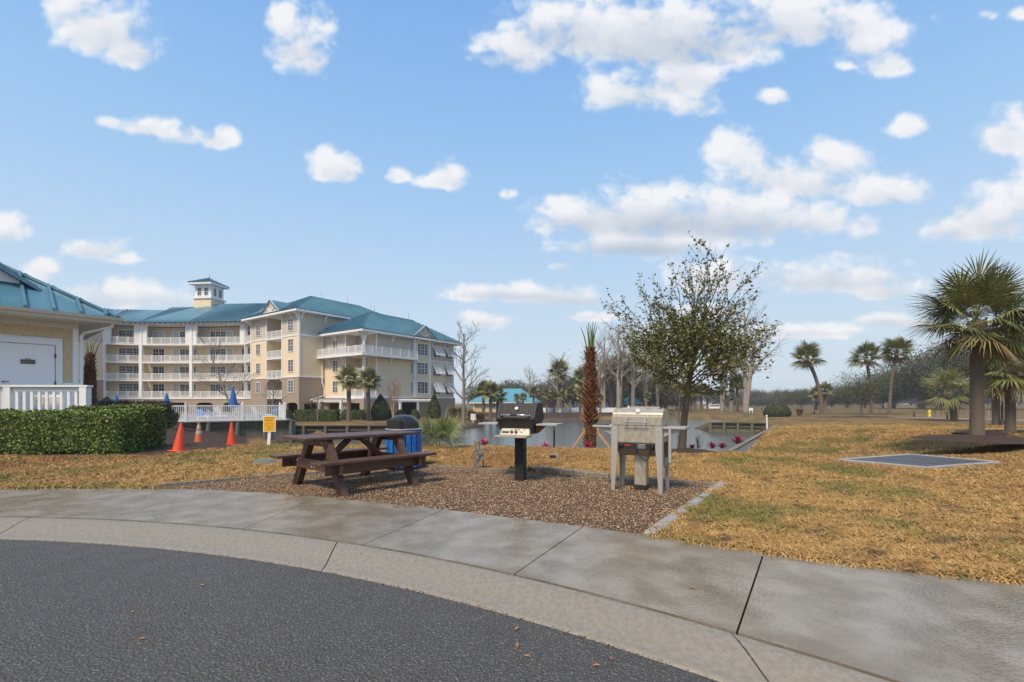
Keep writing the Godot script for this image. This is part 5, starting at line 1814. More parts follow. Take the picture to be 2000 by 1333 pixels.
func lounger(p: Vector3, turn: float, label: String) -> void:
	var t := thing("pool_lounger", label, "lounger", p, turn, "loungers on the pool deck")
	var mb := MB.new()
	mb.cbox(Vector3(0, 0.33, 0.3), Vector3(0.6, 0.04, 1.2), 0.01)
	for s: float in [-1.0, 1.0]:
		for z: float in [-0.3, 0.8]: mb.box(Vector3(s * 0.27, 0.16, z), Vector3(0.05, 0.32, 0.05))
	part(t, "frame", mb, M.white)
	mb = MB.new()
	mb.bar(Vector3(0, 0.36, -0.28), Vector3(0, 0.85, -0.62), 0.58, 0.05, Vector3(1, 0, 0), 0.01)
	part(t, "backrest", mb, M.cushion)
func make_pool() -> void:
	var top := -0.2
	var wall := [[-31.5, 29.0], [-23.6, 33.2], [-17.6, 37.4]]
	bulkhead("timber_bulkhead", "grey timber retaining wall with round pilings below pool deck", wall, top, -2.4, 1.9, M.old_wood)
	bulkhead("timber_bulkhead", "short return of grey timber wall running back beside the inlet", [[-17.6, 37.4], [-22.2, 45.6]], top - 0.05, -2.4, 2.0, M.old_wood)
	var dk := MB.new()
	var poly := [Vector3(-31.5, top, -29.0), Vector3(-23.6, top, -33.25), Vector3(-17.65, top, -37.45), Vector3(-22.2, top, -45.5), Vector3(-30, top, -58), Vector3(-50, top, -58), Vector3(-48, top, -30)]
	for i in range(1, poly.size() - 1): dk.trio(poly[0], poly[i], poly[i + 1], Vector3.UP)
	setting("pool_deck", dk, M.slab_edge)
	# white picket fence on the wall
	var t := thing("pool_fence", "white picket pool fence along the top of timber wall", "fence", Vector3(-23.6, top, -33.6))
	for q: Array in [[-31.0, 29.8, -23.4, 33.75, [0.0, 1.0]], [-23.4, 33.75, -18.05, 37.4, [0.0, 0.55, 1.0]], [-18.05, 37.4, -21.8, 44.2, [1.0]]]:
		var f := Fr.new(q[0], q[1], q[2], q[3])
		for s: float in q[4]:
			var mb := MB.new()
			mb.cbox(f.p(f.L * s, top + 0.63, 0), Vector3(0.14, 1.26, 0.14), 0.01, f.basis())
			mb.lathe([Vector2(0.09, 0), Vector2(0.09, 0.03), Vector2(0.05, 0.05), Vector2(0.07, 0.10), Vector2(0.05, 0.14), Vector2(0, 0.155)], 10, f.p(f.L * s, top + 1.26, 0))
			part(t, "post", mb, M.white, true)
		wbox(t, "rail", M.white, f, 0.08, f.L - 0.08, top + 1.12, top + 1.20, -0.03, 0.03)
		wbox(t, "rail", M.white, f, 0.08, f.L - 0.08, top + 0.08, top + 0.16, -0.03, 0.03)
		var a := 0.15
		while a < f.L - 0.1:
			wbox(t, "picket", M.white, f, a - 0.02, a + 0.02, top + 0.12, top + 1.16, -0.018, 0.018)
			a += 0.125
	umbrella(at(227, 46, top), 2.15, "closed blue umbrella beside the clipped conical bush")
	umbrella(at(325, 42, top), 2.25, "closed blue umbrella rising behind the tuft of tall grass")
	umbrella(at(455, 39.5, top), 2.75, "closed blue umbrella, the tallest, beside the bare leaning tree")
	deck_chair(at(432, 38.3, top), 2.9, "white slatted deck chair next to the blue cushioned lounger")
	deck_chair(at(468, 39.0, top), 3.5, "white slatted deck chair behind the middle fence post")
	deck_chair(at(505, 40.0, top), 2.6, "white slatted deck chair towards the end of the fence")
	lounger(at(422, 37.2, top), 1.9, "white pool lounger with blue backrest, beside deck chairs")
	lounger(at(398, 37.0, top), 1.2, "white pool lounger with blue backrest, lower and apart")
	lounger(at(528, 41.0, top), -1.9, "white pool lounger near the fence corner post")
	for q: Array in [[254.0, "white square pillar with dark cap, beside its twin on the deck"], [268.0, "white square pillar with dark cap, standing towards the fence"]]:
		var p := thing("deck_pillar", q[1], "pillar", at(q[0], 44, top))
		var mb := MB.new()
		mb.cbox(Vector3(0, 0.55, 0), Vector3(0.42, 1.1, 0.42), 0.02)
		part(p, "shaft", mb, M.white)
		mb = MB.new()
		mb.cbox(Vector3(0, 1.14, 0), Vector3(0.58, 0.10, 0.58), 0.02)
		part(p, "cap", mb, M.gutter)
	# timber wall of the hotel's lawn
	bulkhead("timber_bulkhead", "low mossy timber wall below the hotel lawn across the inlet", [[-22.2, 45.6], [-11.8, 46.0]], G + 0.02, -2.5, 2.2, M.dark_wood)
	# right bank: timber wall, cap and marker post
	bulkhead("timber_bulkhead", "greenish timber wall jutting into the pond from right bank", [[22.0, 52.2], [27.2, 50.4]], -1.0, -2.5, 1.3, M.piling)
	var cp := thing("bank_cap", "pale weathered cap boards along the right bank of pond", "edging", Vector3(17, -1, -33))
	for k in 6:
		var mb := MB.new()
		var a := Vector3(9.9, -0.95, -21.4).lerp(Vector3(25.6, -0.98, -45.6), k / 6.0)
		var b := Vector3(9.9, -0.95, -21.4).lerp(Vector3(25.6, -0.98, -45.6), (k + 0.985) / 6.0)
		mb.bar(a - Vector3(0, 0.06, 0), b - Vector3(0, 0.06, 0), 0.14, 0.24, Vector3.UP, 0.02)
		part(cp, "cap_block", mb, M.old_wood, true)
	var mp := thing("marker_post", "leaning white marker post at the end of bank cap", "post", gp(1500, 838, -0.95), 0.0)
	var mk := MB.new()
	mk.cbox(Vector3(-0.07, 0.5, 0), Vector3(0.11, 1.1, 0.08), 0.02, Basis(Vector3(0, 0, 1), 0.05))
	part(mp, "post", mk, M.white)
	mk = MB.new()
	mk.lathe([Vector2(0.09, 0), Vector2(0.06, 0.06), Vector2(0, 0.1)], 8, Vector3(-0.10, 1.04, 0))
	part(mp, "cap", mk, M.white)
func make_far() -> void:
	# pool house across the pond
	var g := -1.3
	var f := Fr.new(-9.6, 118, 5.6, 116)
	var t := thing("pool_house", "low cream pool house with light blue metal roof across pond", "building", f.p(f.L / 2, g, -3))
	wbox(t, "wall", M.siding, f, 0, f.L, g - 0.3, g + 2.5, -8, 0)
	for a: float in [2.5, 5.0, 9.2, 10.8, 13.2]: window(t, f, a, g + 0.7, 1.1, 1.5, 2)
	for a: float in [0.1, 4.0, 7.8, 12.2, f.L - 0.1]: wbox(t, "column", M.white, f, a - 0.15, a + 0.15, g, g + 2.5, 0.0, 0.15)
	hip(t, f, 0, f.L, 8, g + 2.6, 3.4, M.roof_pool, 0.9)
	# pavilion
	f = Fr.new(31.2, 128, 34.2, 128)
	t = thing("pavilion", "small pavilion with light blue pyramid roof among trees", "pavilion", f.p(f.L / 2, g, -1.5))
	wbox(t, "wall", M.white, f, 0.4, f.L - 0.4, g, g + 2.6, -2.6, -0.4)
	hip(t, f, 0, f.L, 3, g + 2.5, 2.0, M.roof_pool, 0.9)
	# white fence across the water
	t = thing("far_fence", "long low white fence in front of the far palms", "fence", at(1150, 112, g))
	var wf := Fr.new(at(1050, 112).x, 112, at(1292, 113).x, 113)
	var k := 0
	while k * 2.4 < wf.L - 2.4:
		wbox(t, "panel", M.white, wf, k * 2.4 + 0.08, k * 2.4 + 2.3, g + 0.1, g + 1.2, -0.03, 0.03)
		wbox(t, "post", M.white, wf, k * 2.4 - 0.07, k * 2.4 + 0.07, g, g + 1.3, -0.07, 0.07)
		k += 1
	for x: float in [1068.0, 1124.0, 1186.0]: umbrella(at(x, 116, g), 2.6, "small closed blue umbrella behind the far white fence", "closed blue umbrellas behind the far fence")
	# passenger van
	var vp := at(1391, 185, -1.72)
	t = thing("passenger_van", "white passenger van parked beyond the pond by the palms", "van", vp, 0.08)
	var mb := MB.new()
	mb.prism([Vector2(-2.6, 0.45), Vector2(2.6, 0.45), Vector2(2.6, 1.85), Vector2(2.45, 2.1), Vector2(-1.45, 2.1), Vector2(-2.0, 1.35), Vector2(-2.6, 1.15)], Vector3(0, 0, -0.95), Vector3.RIGHT, Vector3.UP, Vector3(0, 0, 1.9))
	part(t, "body", mb, M.car_white)
	for x: float in [-1.3, -0.2, 0.9, 1.95]:
		mb = MB.new()
		mb.prism([Vector2(-0.48 if x > -1.0 else -0.25, 1.3), Vector2(0.48, 1.3), Vector2(0.48, 1.85), Vector2(-0.48 if x > -1.0 else 0.0, 1.85)], Vector3(x, 0, 0.94), Vector3.RIGHT, Vector3.UP, Vector3(0, 0, 0.03))
		part(t, "window", mb, M.glass)
	for x: float in [-1.7, 1.6]:
		for z: float in [-0.85, 0.8]:
			mb = MB.new()
			mb.lathe([Vector2(0, -0.12), Vector2(0.37, -0.12), Vector2(0.37, 0.14), Vector2(0, 0.14)], 16, Vector3(x, 0.37, z), Basis(Vector3(1, 0, 0), PI / 2))
			var w := part(t, "wheel", mb, M.rubber)
			mb = MB.new()
			mb.lathe([Vector2(0.2, 0.145), Vector2(0, 0.16)], 12, Vector3(x, 0.37, z), Basis(Vector3(1, 0, 0), PI / 2))
			part(w, "rim", mb, M.steel_bright)
	# small white board sign on the far bank
	t = thing("lawn_sign", "small white board sign standing on the far green bank", "sign", on_land(1467, 97))
	mb = MB.new()
	mb.box(Vector3(0, 0.75, 0), Vector3(0.85, 0.55, 0.06))
	part(t, "board", mb, M.white)
	for s: float in [-0.32, 0.32]:
		mb = MB.new()
		mb.box(Vector3(s, 0.3, 0), Vector3(0.1, 0.7, 0.1))
		part(t, "leg", mb, M.white)
	t = thing("lawn_sign", "small white sign beside the bare tree near hotel", "sign", on_land(924, 66))
	mb = MB.new()
	mb.box(Vector3(0, 0.8, 0), Vector3(0.7, 0.9, 0.06))
	part(t, "board", mb, M.white)
	mb = MB.new()
	mb.box(Vector3(0, 0.2, 0), Vector3(0.1, 0.5, 0.1))
	part(t, "leg", mb, M.white)
	# lamps
	for q: Array in [[1958, 30.0, 3.1, "black lamp post with white globe among the right hand palms"], [1488, 150.0, 5.2, "thin black lamp post on the far side of pond"], [1591, 74.0, 1.9, "short black post by the leaning tall palm"]]:
		var p := on_land(q[0], q[1])
		t = thing("lamp_post", q[3], "lamp post", p)
		var h: float = q[2]
		mb = MB.new()
		mb.lathe([Vector2(0.17, 0), Vector2(0.17, 0.12), Vector2(0.10, 0.35), Vector2(0.06, 0.5), Vector2(0.05, h - 0.5), Vector2(0.09, h - 0.46), Vector2(0.07, h - 0.4)], 12, Vector3.ZERO)
		part(t, "post", mb, M.lamp_black)
		if q[1] != 74.0:
			mb = MB.new()
			mb.lathe([Vector2(0.08, h - 0.4), Vector2(0.17, h - 0.25), Vector2(0.16, h - 0.1), Vector2(0.06, h + 0.02), Vector2(0, h + 0.03)], 14, Vector3.ZERO)
			part(t, "globe", mb, M.lamp_glass if q[1] < 40 else M.lamp_black)
	# hydrant and low posts by the path
	t = thing("fire_hydrant", "small yellow fire hydrant on the far lawn", "hydrant", on_land(1816, 60))
	mb = MB.new()
	mb.lathe([Vector2(0.2, 0), Vector2(0.2, 0.06), Vector2(0.13, 0.1), Vector2(0.13, 0.55), Vector2(0.18, 0.57), Vector2(0.16, 0.7), Vector2(0.05, 0.82), Vector2(0.04, 0.88), Vector2(0, 0.88)], 14, Vector3.ZERO)
	part(t, "barrel", mb, M.hydrant)
	for s: float in [-1.0, 1.0]:
		mb = MB.new()
		mb.lathe([Vector2(0.07, 0.1), Vector2(0.07, 0.22), Vector2(0, 0.24)], 10, Vector3(0, 0.45, 0), Basis(Vector3(0, 0, 1), s * PI / 2))
		part(t, "outlet", mb, M.hydrant)
	for q: Array in [[1786, 58.0, "short dark path marker left of the yellow hydrant"], [1851, 50.0, "short dark path marker beside the small palm"], [1931, 56.0, "short grey path marker between the thick palm trunks"], [1711, 75.0, "short grey path marker near the slender palms"], [1832, 58.0, "short grey path marker just right of the hydrant"]]:
		t = thing("path_marker", q[2], "bollard", on_land(q[0], q[1]))
		mb = MB.new()
		mb.lathe([Vector2(0.09, -0.1), Vector2(0.09, 0.55), Vector2(0.11, 0.56), Vector2(0.11, 0.66), Vector2(0, 0.69)], 10, Vector3.ZERO)
		part(t, "post", mb, M.lamp_black if q[2].contains("dark") else M.galv)
		mb = MB.new()
		mb.lathe([Vector2(0.095, 0.45), Vector2(0.095, 0.53)], 10, Vector3.ZERO)
		part(t, "band", mb, M.galv)
	# pale path across the lawn on the right
	var pw := MB.new()
	var prev := []
	for i in 13:
		var px := 1640.0 + i * 40.0
		var d := lerpf(60.0, 40.0, i / 12.0)
		var p0 := on_land(px, d) + Vector3(0, 0.012, 0)
		var p1 := on_land(px, d + 2.2) + Vector3(0, 0.012, 0)
		if prev: pw.quado(prev[0], p0, p1, prev[1], Vector3.UP)
		prev = [p0, p1]
	setting("path", pw, M.slab_edge)

# ---------------------------------------------------------------- plants
func frond(mb: MB, base: Vector3, an: float, el: float, pet: float, fan: float, blades: int, wid: float, droop: float, col: Color) -> void:
	# a sabal leaf: arched stalk, then a folded fan of blades whose tips hang
	var out := Vector3(cos(an), 0, sin(an))
	var side := Vector3(-sin(an), 0, cos(an))
	var d0 := out * cos(el) + Vector3(0, sin(el), 0)
	side = side.rotated(d0.normalized(), rf(-0.6, 0.6))
	var el2 := el - 0.22 - droop * 0.25
	var d1 := out * cos(el2) + Vector3(0, sin(el2), 0)
	var hub := base + d0 * pet * 0.5 + d1 * pet * 0.5
	mb.col = col.lerp(Color(0.22, 0.24, 0.08), 0.5)
	var pw := side * wid * 0.55
	var m0 := base + d0 * pet * 0.5
	mb.quad(base - pw, base + pw, m0 + pw, m0 - pw)
	mb.quad(m0 - pw, m0 + pw, hub + pw * 0.7, hub - pw * 0.7)
	var up := d1.cross(side)
	if up.y < 0: up = -up
	for k in blades:
		var u := (k + 0.5) / blades * 2.0 - 1.0
		var t := u * 1.95 + rf(-0.05, 0.05)
		var dir := (d1 * cos(t) + side * sin(t) + up * (-0.62 * absf(u) + 0.22)).normalized()
		var L := fan * (1.0 - 0.30 * absf(u)) * rf(0.88, 1.08)
		var w := dir.cross(up).normalized() * wid
		var h0 := hub + d1 * fan * 0.18 * (1.0 - absf(u))
		var mid := h0 + dir * L * 0.5
		var tip := h0 + dir * L + Vector3(0, -1, 0) * L * (0.06 + droop * 0.30) * rf(0.5, 1.4)
		mb.col = col * rf(0.72, 1.3)
		mb.quad(h0 - w * 0.3, h0 + w * 0.3, mid + w, mid - w)
		mb.tri(mid - w, mid + w, tip)
func palm(called: String, label: String, pos: Vector3, h: float, r: float, crown: float, nf: int, blades: int, wid: float, lean := Vector3.ZERO, group := "") -> Node3D:
	var t := thing(called, label, "palm tree", pos, 0.0, group)
	var tr := MB.new()
	var pts := PackedVector3Array()
	var rad := PackedFloat32Array()
	var n := int(clampf(h / 0.05, 14, 84))
	for i in n + 1:
		var v := float(i) / n
		pts.append(Vector3(0, v * h - 0.1, 0) + lean * (v * v))
		rad.append(r * (1.18 - 0.5 * minf(v * 6.0, 1.0) * 0.3 - 0.05 * v) * (1.0 + (0.045 if i % 2 else -0.03) + rf(-0.015, 0.015)))
	tr.tube(pts, rad, 14)
	part(t, "trunk", tr, M.palm_trunk)
	var top := pts[n]
	var bt := MB.new()   # old leaf bases under the crown
	for i in 46:
		var a := i * 2.4
		var y := -0.15 - 0.85 * crown * 0.42 * (1.0 - i / 46.0)
		var o := Vector3(cos(a), 0, sin(a))
		var s := Vector3(-sin(a), 0, cos(a)) * r * 0.42
		var p := top + Vector3(0, y, 0) + o * r * 0.9
		var e := p + o * r * 0.55 + Vector3(0, r * 1.3, 0)
		bt.hexa([p - s, p + s, p + s - o * 0.05, p - s - o * 0.05, e - s * 0.45, e + s * 0.45, e + s * 0.45 - o * 0.03, e - s * 0.45 - o * 0.03])
	part(t, "leaf_bases", bt, M.boot_pale)
	var cr := MB.new()
	for i in nf:
		var v := (i + 0.5) / nf
		var el := lerpf(1.5, -0.42, pow(v, 0.9)) + rf(-0.2, 0.2)
		var green := Color(0.13, 0.15, 0.045).lerp(Color(0.24, 0.24, 0.095), rng.randf())
		if v > 0.95: green = Color(0.26, 0.19, 0.09)
		frond(cr, top + Vector3(0, 0.10 - v * 0.3, 0), i * 2.39996 + rf(-0.2, 0.2), el, crown * 0.45 * rf(0.7, 1.1), crown * 0.58 * rf(0.85, 1.1), blades, wid, 0.2 + v * v * 0.5, green)
	part(t, "crown", cr, M.frond)
	return t
func booted_palm(label: String, pos: Vector3, h: float, r: float, spikes: Array, dark: float) -> Node3D:
	var t := thing("booted_palm", label, "palm tree", pos)
	var core := MB.new()
	core.col = Color(0.17, 0.075, 0.04)
	core.tube(PackedVector3Array([Vector3(0, -0.1, 0), Vector3(0, h * 0.3, 0), Vector3(0.01, h * 0.75, 0), Vector3(0.0, h, 0)]), PackedFloat32Array([r * 0.80, r * 0.74, r * 0.72, r * 0.42]), 14)
	part(t, "trunk", core, M.boot)
	var bt := MB.new()
	var n := int(h / 0.0085)
	for i in n:
		var v := float(i) / n
		var a := i * 2.39996
		var wob := rf(-0.15, 0.15)
		var rr := r * (0.80 + 0.18 * sin(v * 5.0 + 1.0)) * (1.0 if v < 0.8 else lerpf(1.0, 0.62, (v - 0.8) / 0.2))
		if v < 0.24: rr *= 0.88
		var o := Vector3(cos(a), 0, sin(a))
		var s := Vector3(-sin(a), 0, cos(a)) * rf(0.045, 0.07)
		var p := Vector3(0, v * h * 0.97, 0) + o * rr * 0.74
		var L := rf(0.11, 0.20) * (0.5 if v < 0.24 else (1.0 if v < 0.8 else 0.75))
		var tw := s.rotated(o, wob * 3.0)
		var e := p + o * (L * rf(0.55, 0.95)) + Vector3(0, L * rf(0.5, 0.9), 0) + tw * rf(-0.8, 0.8)
		bt.col = Color(0.48, 0.23, 0.105).lerp(Color(0.26, 0.115, 0.055), rng.randf()) * rf(0.7, 1.2)
		if rng.randf() < 0.12: bt.col = Color(0.42, 0.27, 0.16)
		bt.hexa([p - tw, p + tw, p + tw - o * 0.05, p - tw - o * 0.05, e - tw * 0.45, e + tw * 0.45, e + tw * 0.4 - o * 0.025, e - tw * 0.4 - o * 0.025])
	var b := part(t, "leaf_bases", bt, M.boot)
	b.set_meta("kind", "stuff")
	for q: Array in spikes:   # cut green stalks
		var mb := MB.new()
		mb.col = Color(0.12, 0.16, 0.04) if q.size() < 4 else Color(0.05, 0.04, 0.025)
		mb.tube(PackedVector3Array([Vector3(q[0] * 0.25, h * 0.93, rf(-0.04, 0.04)), Vector3(q[0] * 0.6, h + q[1] * 0.5, rf(-0.05, 0.05)), Vector3(q[0], h + q[1], rf(-0.08, 0.08))]), PackedFloat32Array([0.026, 0.018, q[2]]), 6)
		part(t, "cut_stalk", mb, M.frond)
	return t
var tips := []
func limb(mb: MB, p: Vector3, d: Vector3, L: float, r: float, level: int, deep: int, o: Dictionary) -> void:
	var n := 5 if level < 2 else 4
	var pts := PackedVector3Array([p])
	var rad := PackedFloat32Array([r])
	var kinks := []
	for i in n:
		d = (d + Vector3(rf(-1, 1), rf(-1, 1), rf(-1, 1)) * o.wild + Vector3(0, o.rise, 0)).normalized()
		p += d * L / n
		pts.append(p)
		rad.append(maxf(r * (1.0 - 0.75 * (i + 1.0) / n), o.thin))
		kinks.append([p, d, (i + 1.0) / n])
	mb.tube(pts, rad, 8 if level == 0 else (5 if level < 2 else 3), false)
	if level >= deep:
		tips.append([pts, level])
		return
	if level >= deep - 1: tips.append([pts, level])
	var kids: int = o.kids[mini(level, o.kids.size() - 1)]
	for k in kids:
		var v := lerpf(o.from if level > 0 else o.first, 1.0, (k + rng.randf()) / kids)
		var f := v * n
		var i := clampi(int(f), 0, n - 1)
		var q := pts[i].lerp(pts[i + 1], f - i)
		var kd: Vector3 = kinks[i][1]
		var ax := kd.cross(Vector3(rf(-1, 1), rf(-1, 1), rf(-1, 1))).normalized()
		limb(mb, q, kd.rotated(ax, o.spread * rf(0.6, 1.3)), L * o.shrink * rf(0.7, 1.25) * (1.15 - 0.4 * v), maxf(r * 0.5 * (1.1 - 0.5 * v), o.thin), level + 1, deep, o)
func leaf(mb: MB, p: Vector3, s: float) -> void:
	var a := Vector3(rf(-1, 1), rf(-0.7, 0.9), rf(-1, 1)).normalized()
	var b := a.cross(Vector3(rf(-1, 1), rf(-1, 1), rf(-1, 1))).normalized() * s * 0.42
	a *= s
	mb.quad(p - a * 0.1, p + a * 0.45 + b, p + a, p + a * 0.45 - b)
func make_young_oak() -> void:
	rng.seed = 4242
	var base := gp(1333, 881, 0.0)
	var t := thing("young_oak", "young leafy tree with upswept twigs in a mulch ring", "tree", base)
	var mb := MB.new()
	tips = []
	var tp := Vector3(0.14, 1.55, 0)
	mb.tube(PackedVector3Array([Vector3(-0.01, -0.1, 0), Vector3(0.0, 0.1, 0), Vector3(0.03, 0.7, 0.01), tp, Vector3(0.30, 2.5, 0.0)]), PackedFloat32Array([0.125, 0.10, 0.085, 0.08, 0.04]), 12, false)
	part(t, "trunk", mb, M.bark)
	var br := MB.new()
	var o := {"wild": 0.13, "rise": 0.035, "thin": 0.0028, "kids": [9, 9, 5], "from": 0.10, "first": 0.1, "spread": 0.66, "shrink": 0.42}
	for k in 24:
		var a := k * 2.39996 + rf(-0.3, 0.3)
		var v := k / 23.0
		var el := lerpf(0.22, 1.25, pow(v, 0.9)) + rf(-0.12, 0.12)
		var L := lerpf(1.9, 2.3, v) * rf(0.75, 1.15)
		var st := Vector3(0.13, 1.45, 0).lerp(Vector3(0.28, 2.35, 0), v)
		limb(br, st, Vector3(cos(a) * cos(el), sin(el), sin(a) * cos(el)), L, 0.024, 1, 3, o)
	part(t, "branches", br, M.bark)
	var lf := MB.new()
	var mid := Vector3(0.1, 2.35, 0)
	for e: Array in tips:
		var pts: PackedVector3Array = e[0]
		var c: Vector3 = pts[pts.size() / 2] - mid
		var q := Vector3(c.x / 1.7, c.y / (1.15 if c.y > 0 else 0.9), c.z / 1.7).length()
		var n := 10 if q < 0.8 else (8 if q < 1.1 else 5)
		for i in n:
			var f := rf(0.05, 1.0) * (pts.size() - 1)
			var p := pts[int(f)].lerp(pts[mini(int(f) + 1, pts.size() - 1)], f - int(f))
			lf.col = Color(0.095, 0.115, 0.026).lerp(Color(0.19, 0.17, 0.045), rng.randf() ** 2) * rf(0.7, 1.3)
			leaf(lf, p + Vector3(rf(-1, 1), rf(-1, 1), rf(-1, 1)) * 0.035, rf(0.042, 0.074))
	# inner foliage, in clumps
	for k in 120:
		var a := rf(0, TAU)
		var rr := sqrt(rng.randf()) * 1.38
		var c := Vector3(cos(a) * rr + 0.32, 2.35 + rf(-0.75, 0.95) * (1.15 - rr * 0.45) + rr * 0.1, sin(a) * rr)
		for i in 44:
			var p := c + Vector3(rng.randfn(), rng.randfn() * 0.8, rng.randfn()) * 0.20
			lf.col = Color(0.085, 0.105, 0.024).lerp(Color(0.19, 0.17, 0.045), rng.randf() ** 2) * rf(0.7, 1.3)
			leaf(lf, p, rf(0.048, 0.082))
	part(t, "leaves", lf, M.leaf)
	var sk := thing("tree_stake", "thin leaning bamboo stake beside the young tree", "stake", gp(1323, 882))
	var sm := MB.new()
	sm.tube(PackedVector3Array([Vector3(0, -0.05, 0), Vector3(0.09, 1.75, -0.02)]), PackedFloat32Array([0.018, 0.015]), 8)
	part(sk, "pole", sm, M.old_wood)
func bare_tree(called: String, label: String, pos: Vector3, h: float, o: Dictionary, m: Material, deep: int, trunk: Array, r: float, group := "") -> Node3D:
	var t := thing(called, label, "tree", pos, 0.0, group)
	tips = []
	var tr := MB.new()
	var tw := MB.new()
	for q: Array in trunk:
		var n := 6
		var pts := PackedVector3Array()
		var rad := PackedFloat32Array()
		for i in n + 1:
			var v := float(i) / n
			pts.append(Vector3(q[0] * v * h + rf(-0.01, 0.01) * h * v, v * h * q[2] - 0.2 * (1 - v), q[1] * v * h + rf(-0.01, 0.01) * h * v))
			rad.append(r * (1.0 - 0.72 * v))
		tr.tube(pts, rad, 8, false)
		var nk: int = o.limbs
		for k in nk:
			var v := lerpf(o.first, 0.98, (k + rng.randf()) / nk)
			var f := v * n
			var i := clampi(int(f), 0, n - 1)
			var p := pts[i].lerp(pts[i + 1], f - i)
			var a := k * 2.39996 + rf(-0.4, 0.4)
			var el: float = o.el + rf(-0.25, 0.3)
			limb(tw, p, Vector3(cos(a) * cos(el), sin(el), sin(a) * cos(el)), h * o.reach * (1.25 - 0.75 * v) * rf(0.8, 1.2), r * 0.42 * (1.15 - v * 0.7), 1, deep, o)
	part(t, "trunk", tr, m)
	part(t, "branches", tw, m)
	return t
func crown_tree(called: String, label: String, pos: Vector3, h: float, w: float, low: float, clumps: int, per: int, size: float, c0: Color, c1: Color, tr: float, group := "", stems := 1) -> Node3D:
	# trunk, limbs, and leaf clumps spread through an uneven crown
	var t := thing(called, label, "tree", pos, 0.0, group)
	var tm := MB.new()
	for s in stems:
		var b := Vector3(rf(-1, 1) * 0.25 * (stems - 1), 0, rf(-1, 1) * 0.2 * (stems - 1))
		tm.tube(PackedVector3Array([b + Vector3(0, -0.3, 0), b + Vector3(0, low * 0.9, 0), b * 2.5 + Vector3(rf(-0.3, 0.3), h * 0.65, rf(-0.3, 0.3))]), PackedFloat32Array([tr * 1.2, tr * 0.9, tr * 0.35]), 8, false)
		for k in 6:
			var a := k * 1.05 + s
			tm.tube(PackedVector3Array([b + Vector3(0, low * rf(0.8, 1.2), 0), Vector3(cos(a) * w * 0.2, lerpf(low, h, 0.35), sin(a) * w * 0.2), Vector3(cos(a) * w * 0.38, lerpf(low, h, rf(0.4, 0.7)), sin(a) * w * 0.38)]), PackedFloat32Array([tr * 0.5, tr * 0.3, tr * 0.1]), 5, false)
	part(t, "trunk", tm, M.bark_far)
	var lf := MB.new()
	for k in clumps:
		var d := Vector3(rng.randfn(), rng.randfn(), rng.randfn()).normalized() * pow(rng.randf(), 0.36)
		var c := Vector3(d.x * w * 0.46, lerpf(low, h, 0.5 + d.y * 0.46), d.z * w * 0.46)
		if d.y < -0.2: c.x *= 0.85
		var cs := w * rf(0.05, 0.10)
		var tone := rng.randf()
		for i in per:
			var q := Vector3(rng.randfn(), rng.randfn() * 0.7, rng.randfn()) * cs
			lf.col = c0.lerp(c1, clampf(tone * 0.6 + rng.randf() * 0.4, 0, 1)) * rf(0.75, 1.25)
			leaf(lf, c + q, size * rf(0.7, 1.3))
	part(t, "crown", lf, M.dull_leaf)
	return t
func clipped(called: String, label: String, category: String, pos: Vector3, turn: float, shape: Callable, n: int, size: float, c0: Color, c1: Color, core: MB) -> void:
	# a clipped shrub: leaves over a dense dark inside; shape(u, v) gives [point, outward]
	var t := thing(called, label, category, pos, turn)
	part(t, "inside", core, M.hedge_core)
	var lf := MB.new()
	for i in n:
		var r: Array = shape.call()
		var p: Vector3 = r[0]
		var o: Vector3 = r[1]
		lf.col = c0.lerp(c1, rng.randf() ** 1.6) * rf(0.6, 1.35)
		var a := (o * rf(0.1, 0.9) + Vector3(rf(-1, 1), rf(-0.6, 1), rf(-1, 1)) * 0.8).normalized()
		var b := a.cross((o + Vector3(rf(-1, 1), rf(-1, 1), rf(-1, 1)) * 0.6).normalized()).normalized() * size * rf(0.35, 0.5)
		var s := size * rf(0.7, 1.3)
		p += o * rf(-0.05, 0.035)
		lf.quad(p - a * s * 0.3, p + a * s * 0.3 + b, p + a * s * 0.9, p + a * s * 0.3 - b)
	part(t, "foliage", lf, M.leaf)
func hedge(called: String, label: String, x0: float, x1: float, d: float, dep: float, h: float, y: float, n: int, size: float, c0: Color, c1: Color, tilt := 0.0) -> void:
	var L := x1 - x0
	var core := MB.new()
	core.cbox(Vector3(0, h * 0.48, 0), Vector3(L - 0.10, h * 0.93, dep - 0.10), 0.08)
	var sh := func() -> Array:
		var u := rf(-1, 1)
		var k := rng.randf() * (h * 2 + dep)
		var wav := 0.03 * sin(u * L * 2.1) + 0.02 * sin(u * L * 5.3 + 1.0)
		if rng.randf() < dep * 2.0 * h / (L * (2 * h + dep) + 2 * dep * h):
			var s := 1.0 if rng.randf() < 0.5 else -1.0
			return [Vector3(s * L / 2, rng.randf() * h, rf(-dep / 2, dep / 2)), Vector3(s, 0, 0)]
		if k < h: return [Vector3(u * L / 2, minf(k, h - 0.03), dep / 2 + wav), Vector3(0, 0, 1)]
		if k < h + dep: return [Vector3(u * L / 2, h + wav, rf(-dep / 2, dep / 2)), Vector3(0, 1, 0)]
		return [Vector3(u * L / 2, k - h - dep, -dep / 2), Vector3(0, 0, -1)]
	clipped(called, label, "hedge", Vector3((x0 + x1) / 2, y, -d), tilt, sh, n, size, c0, c1, core)
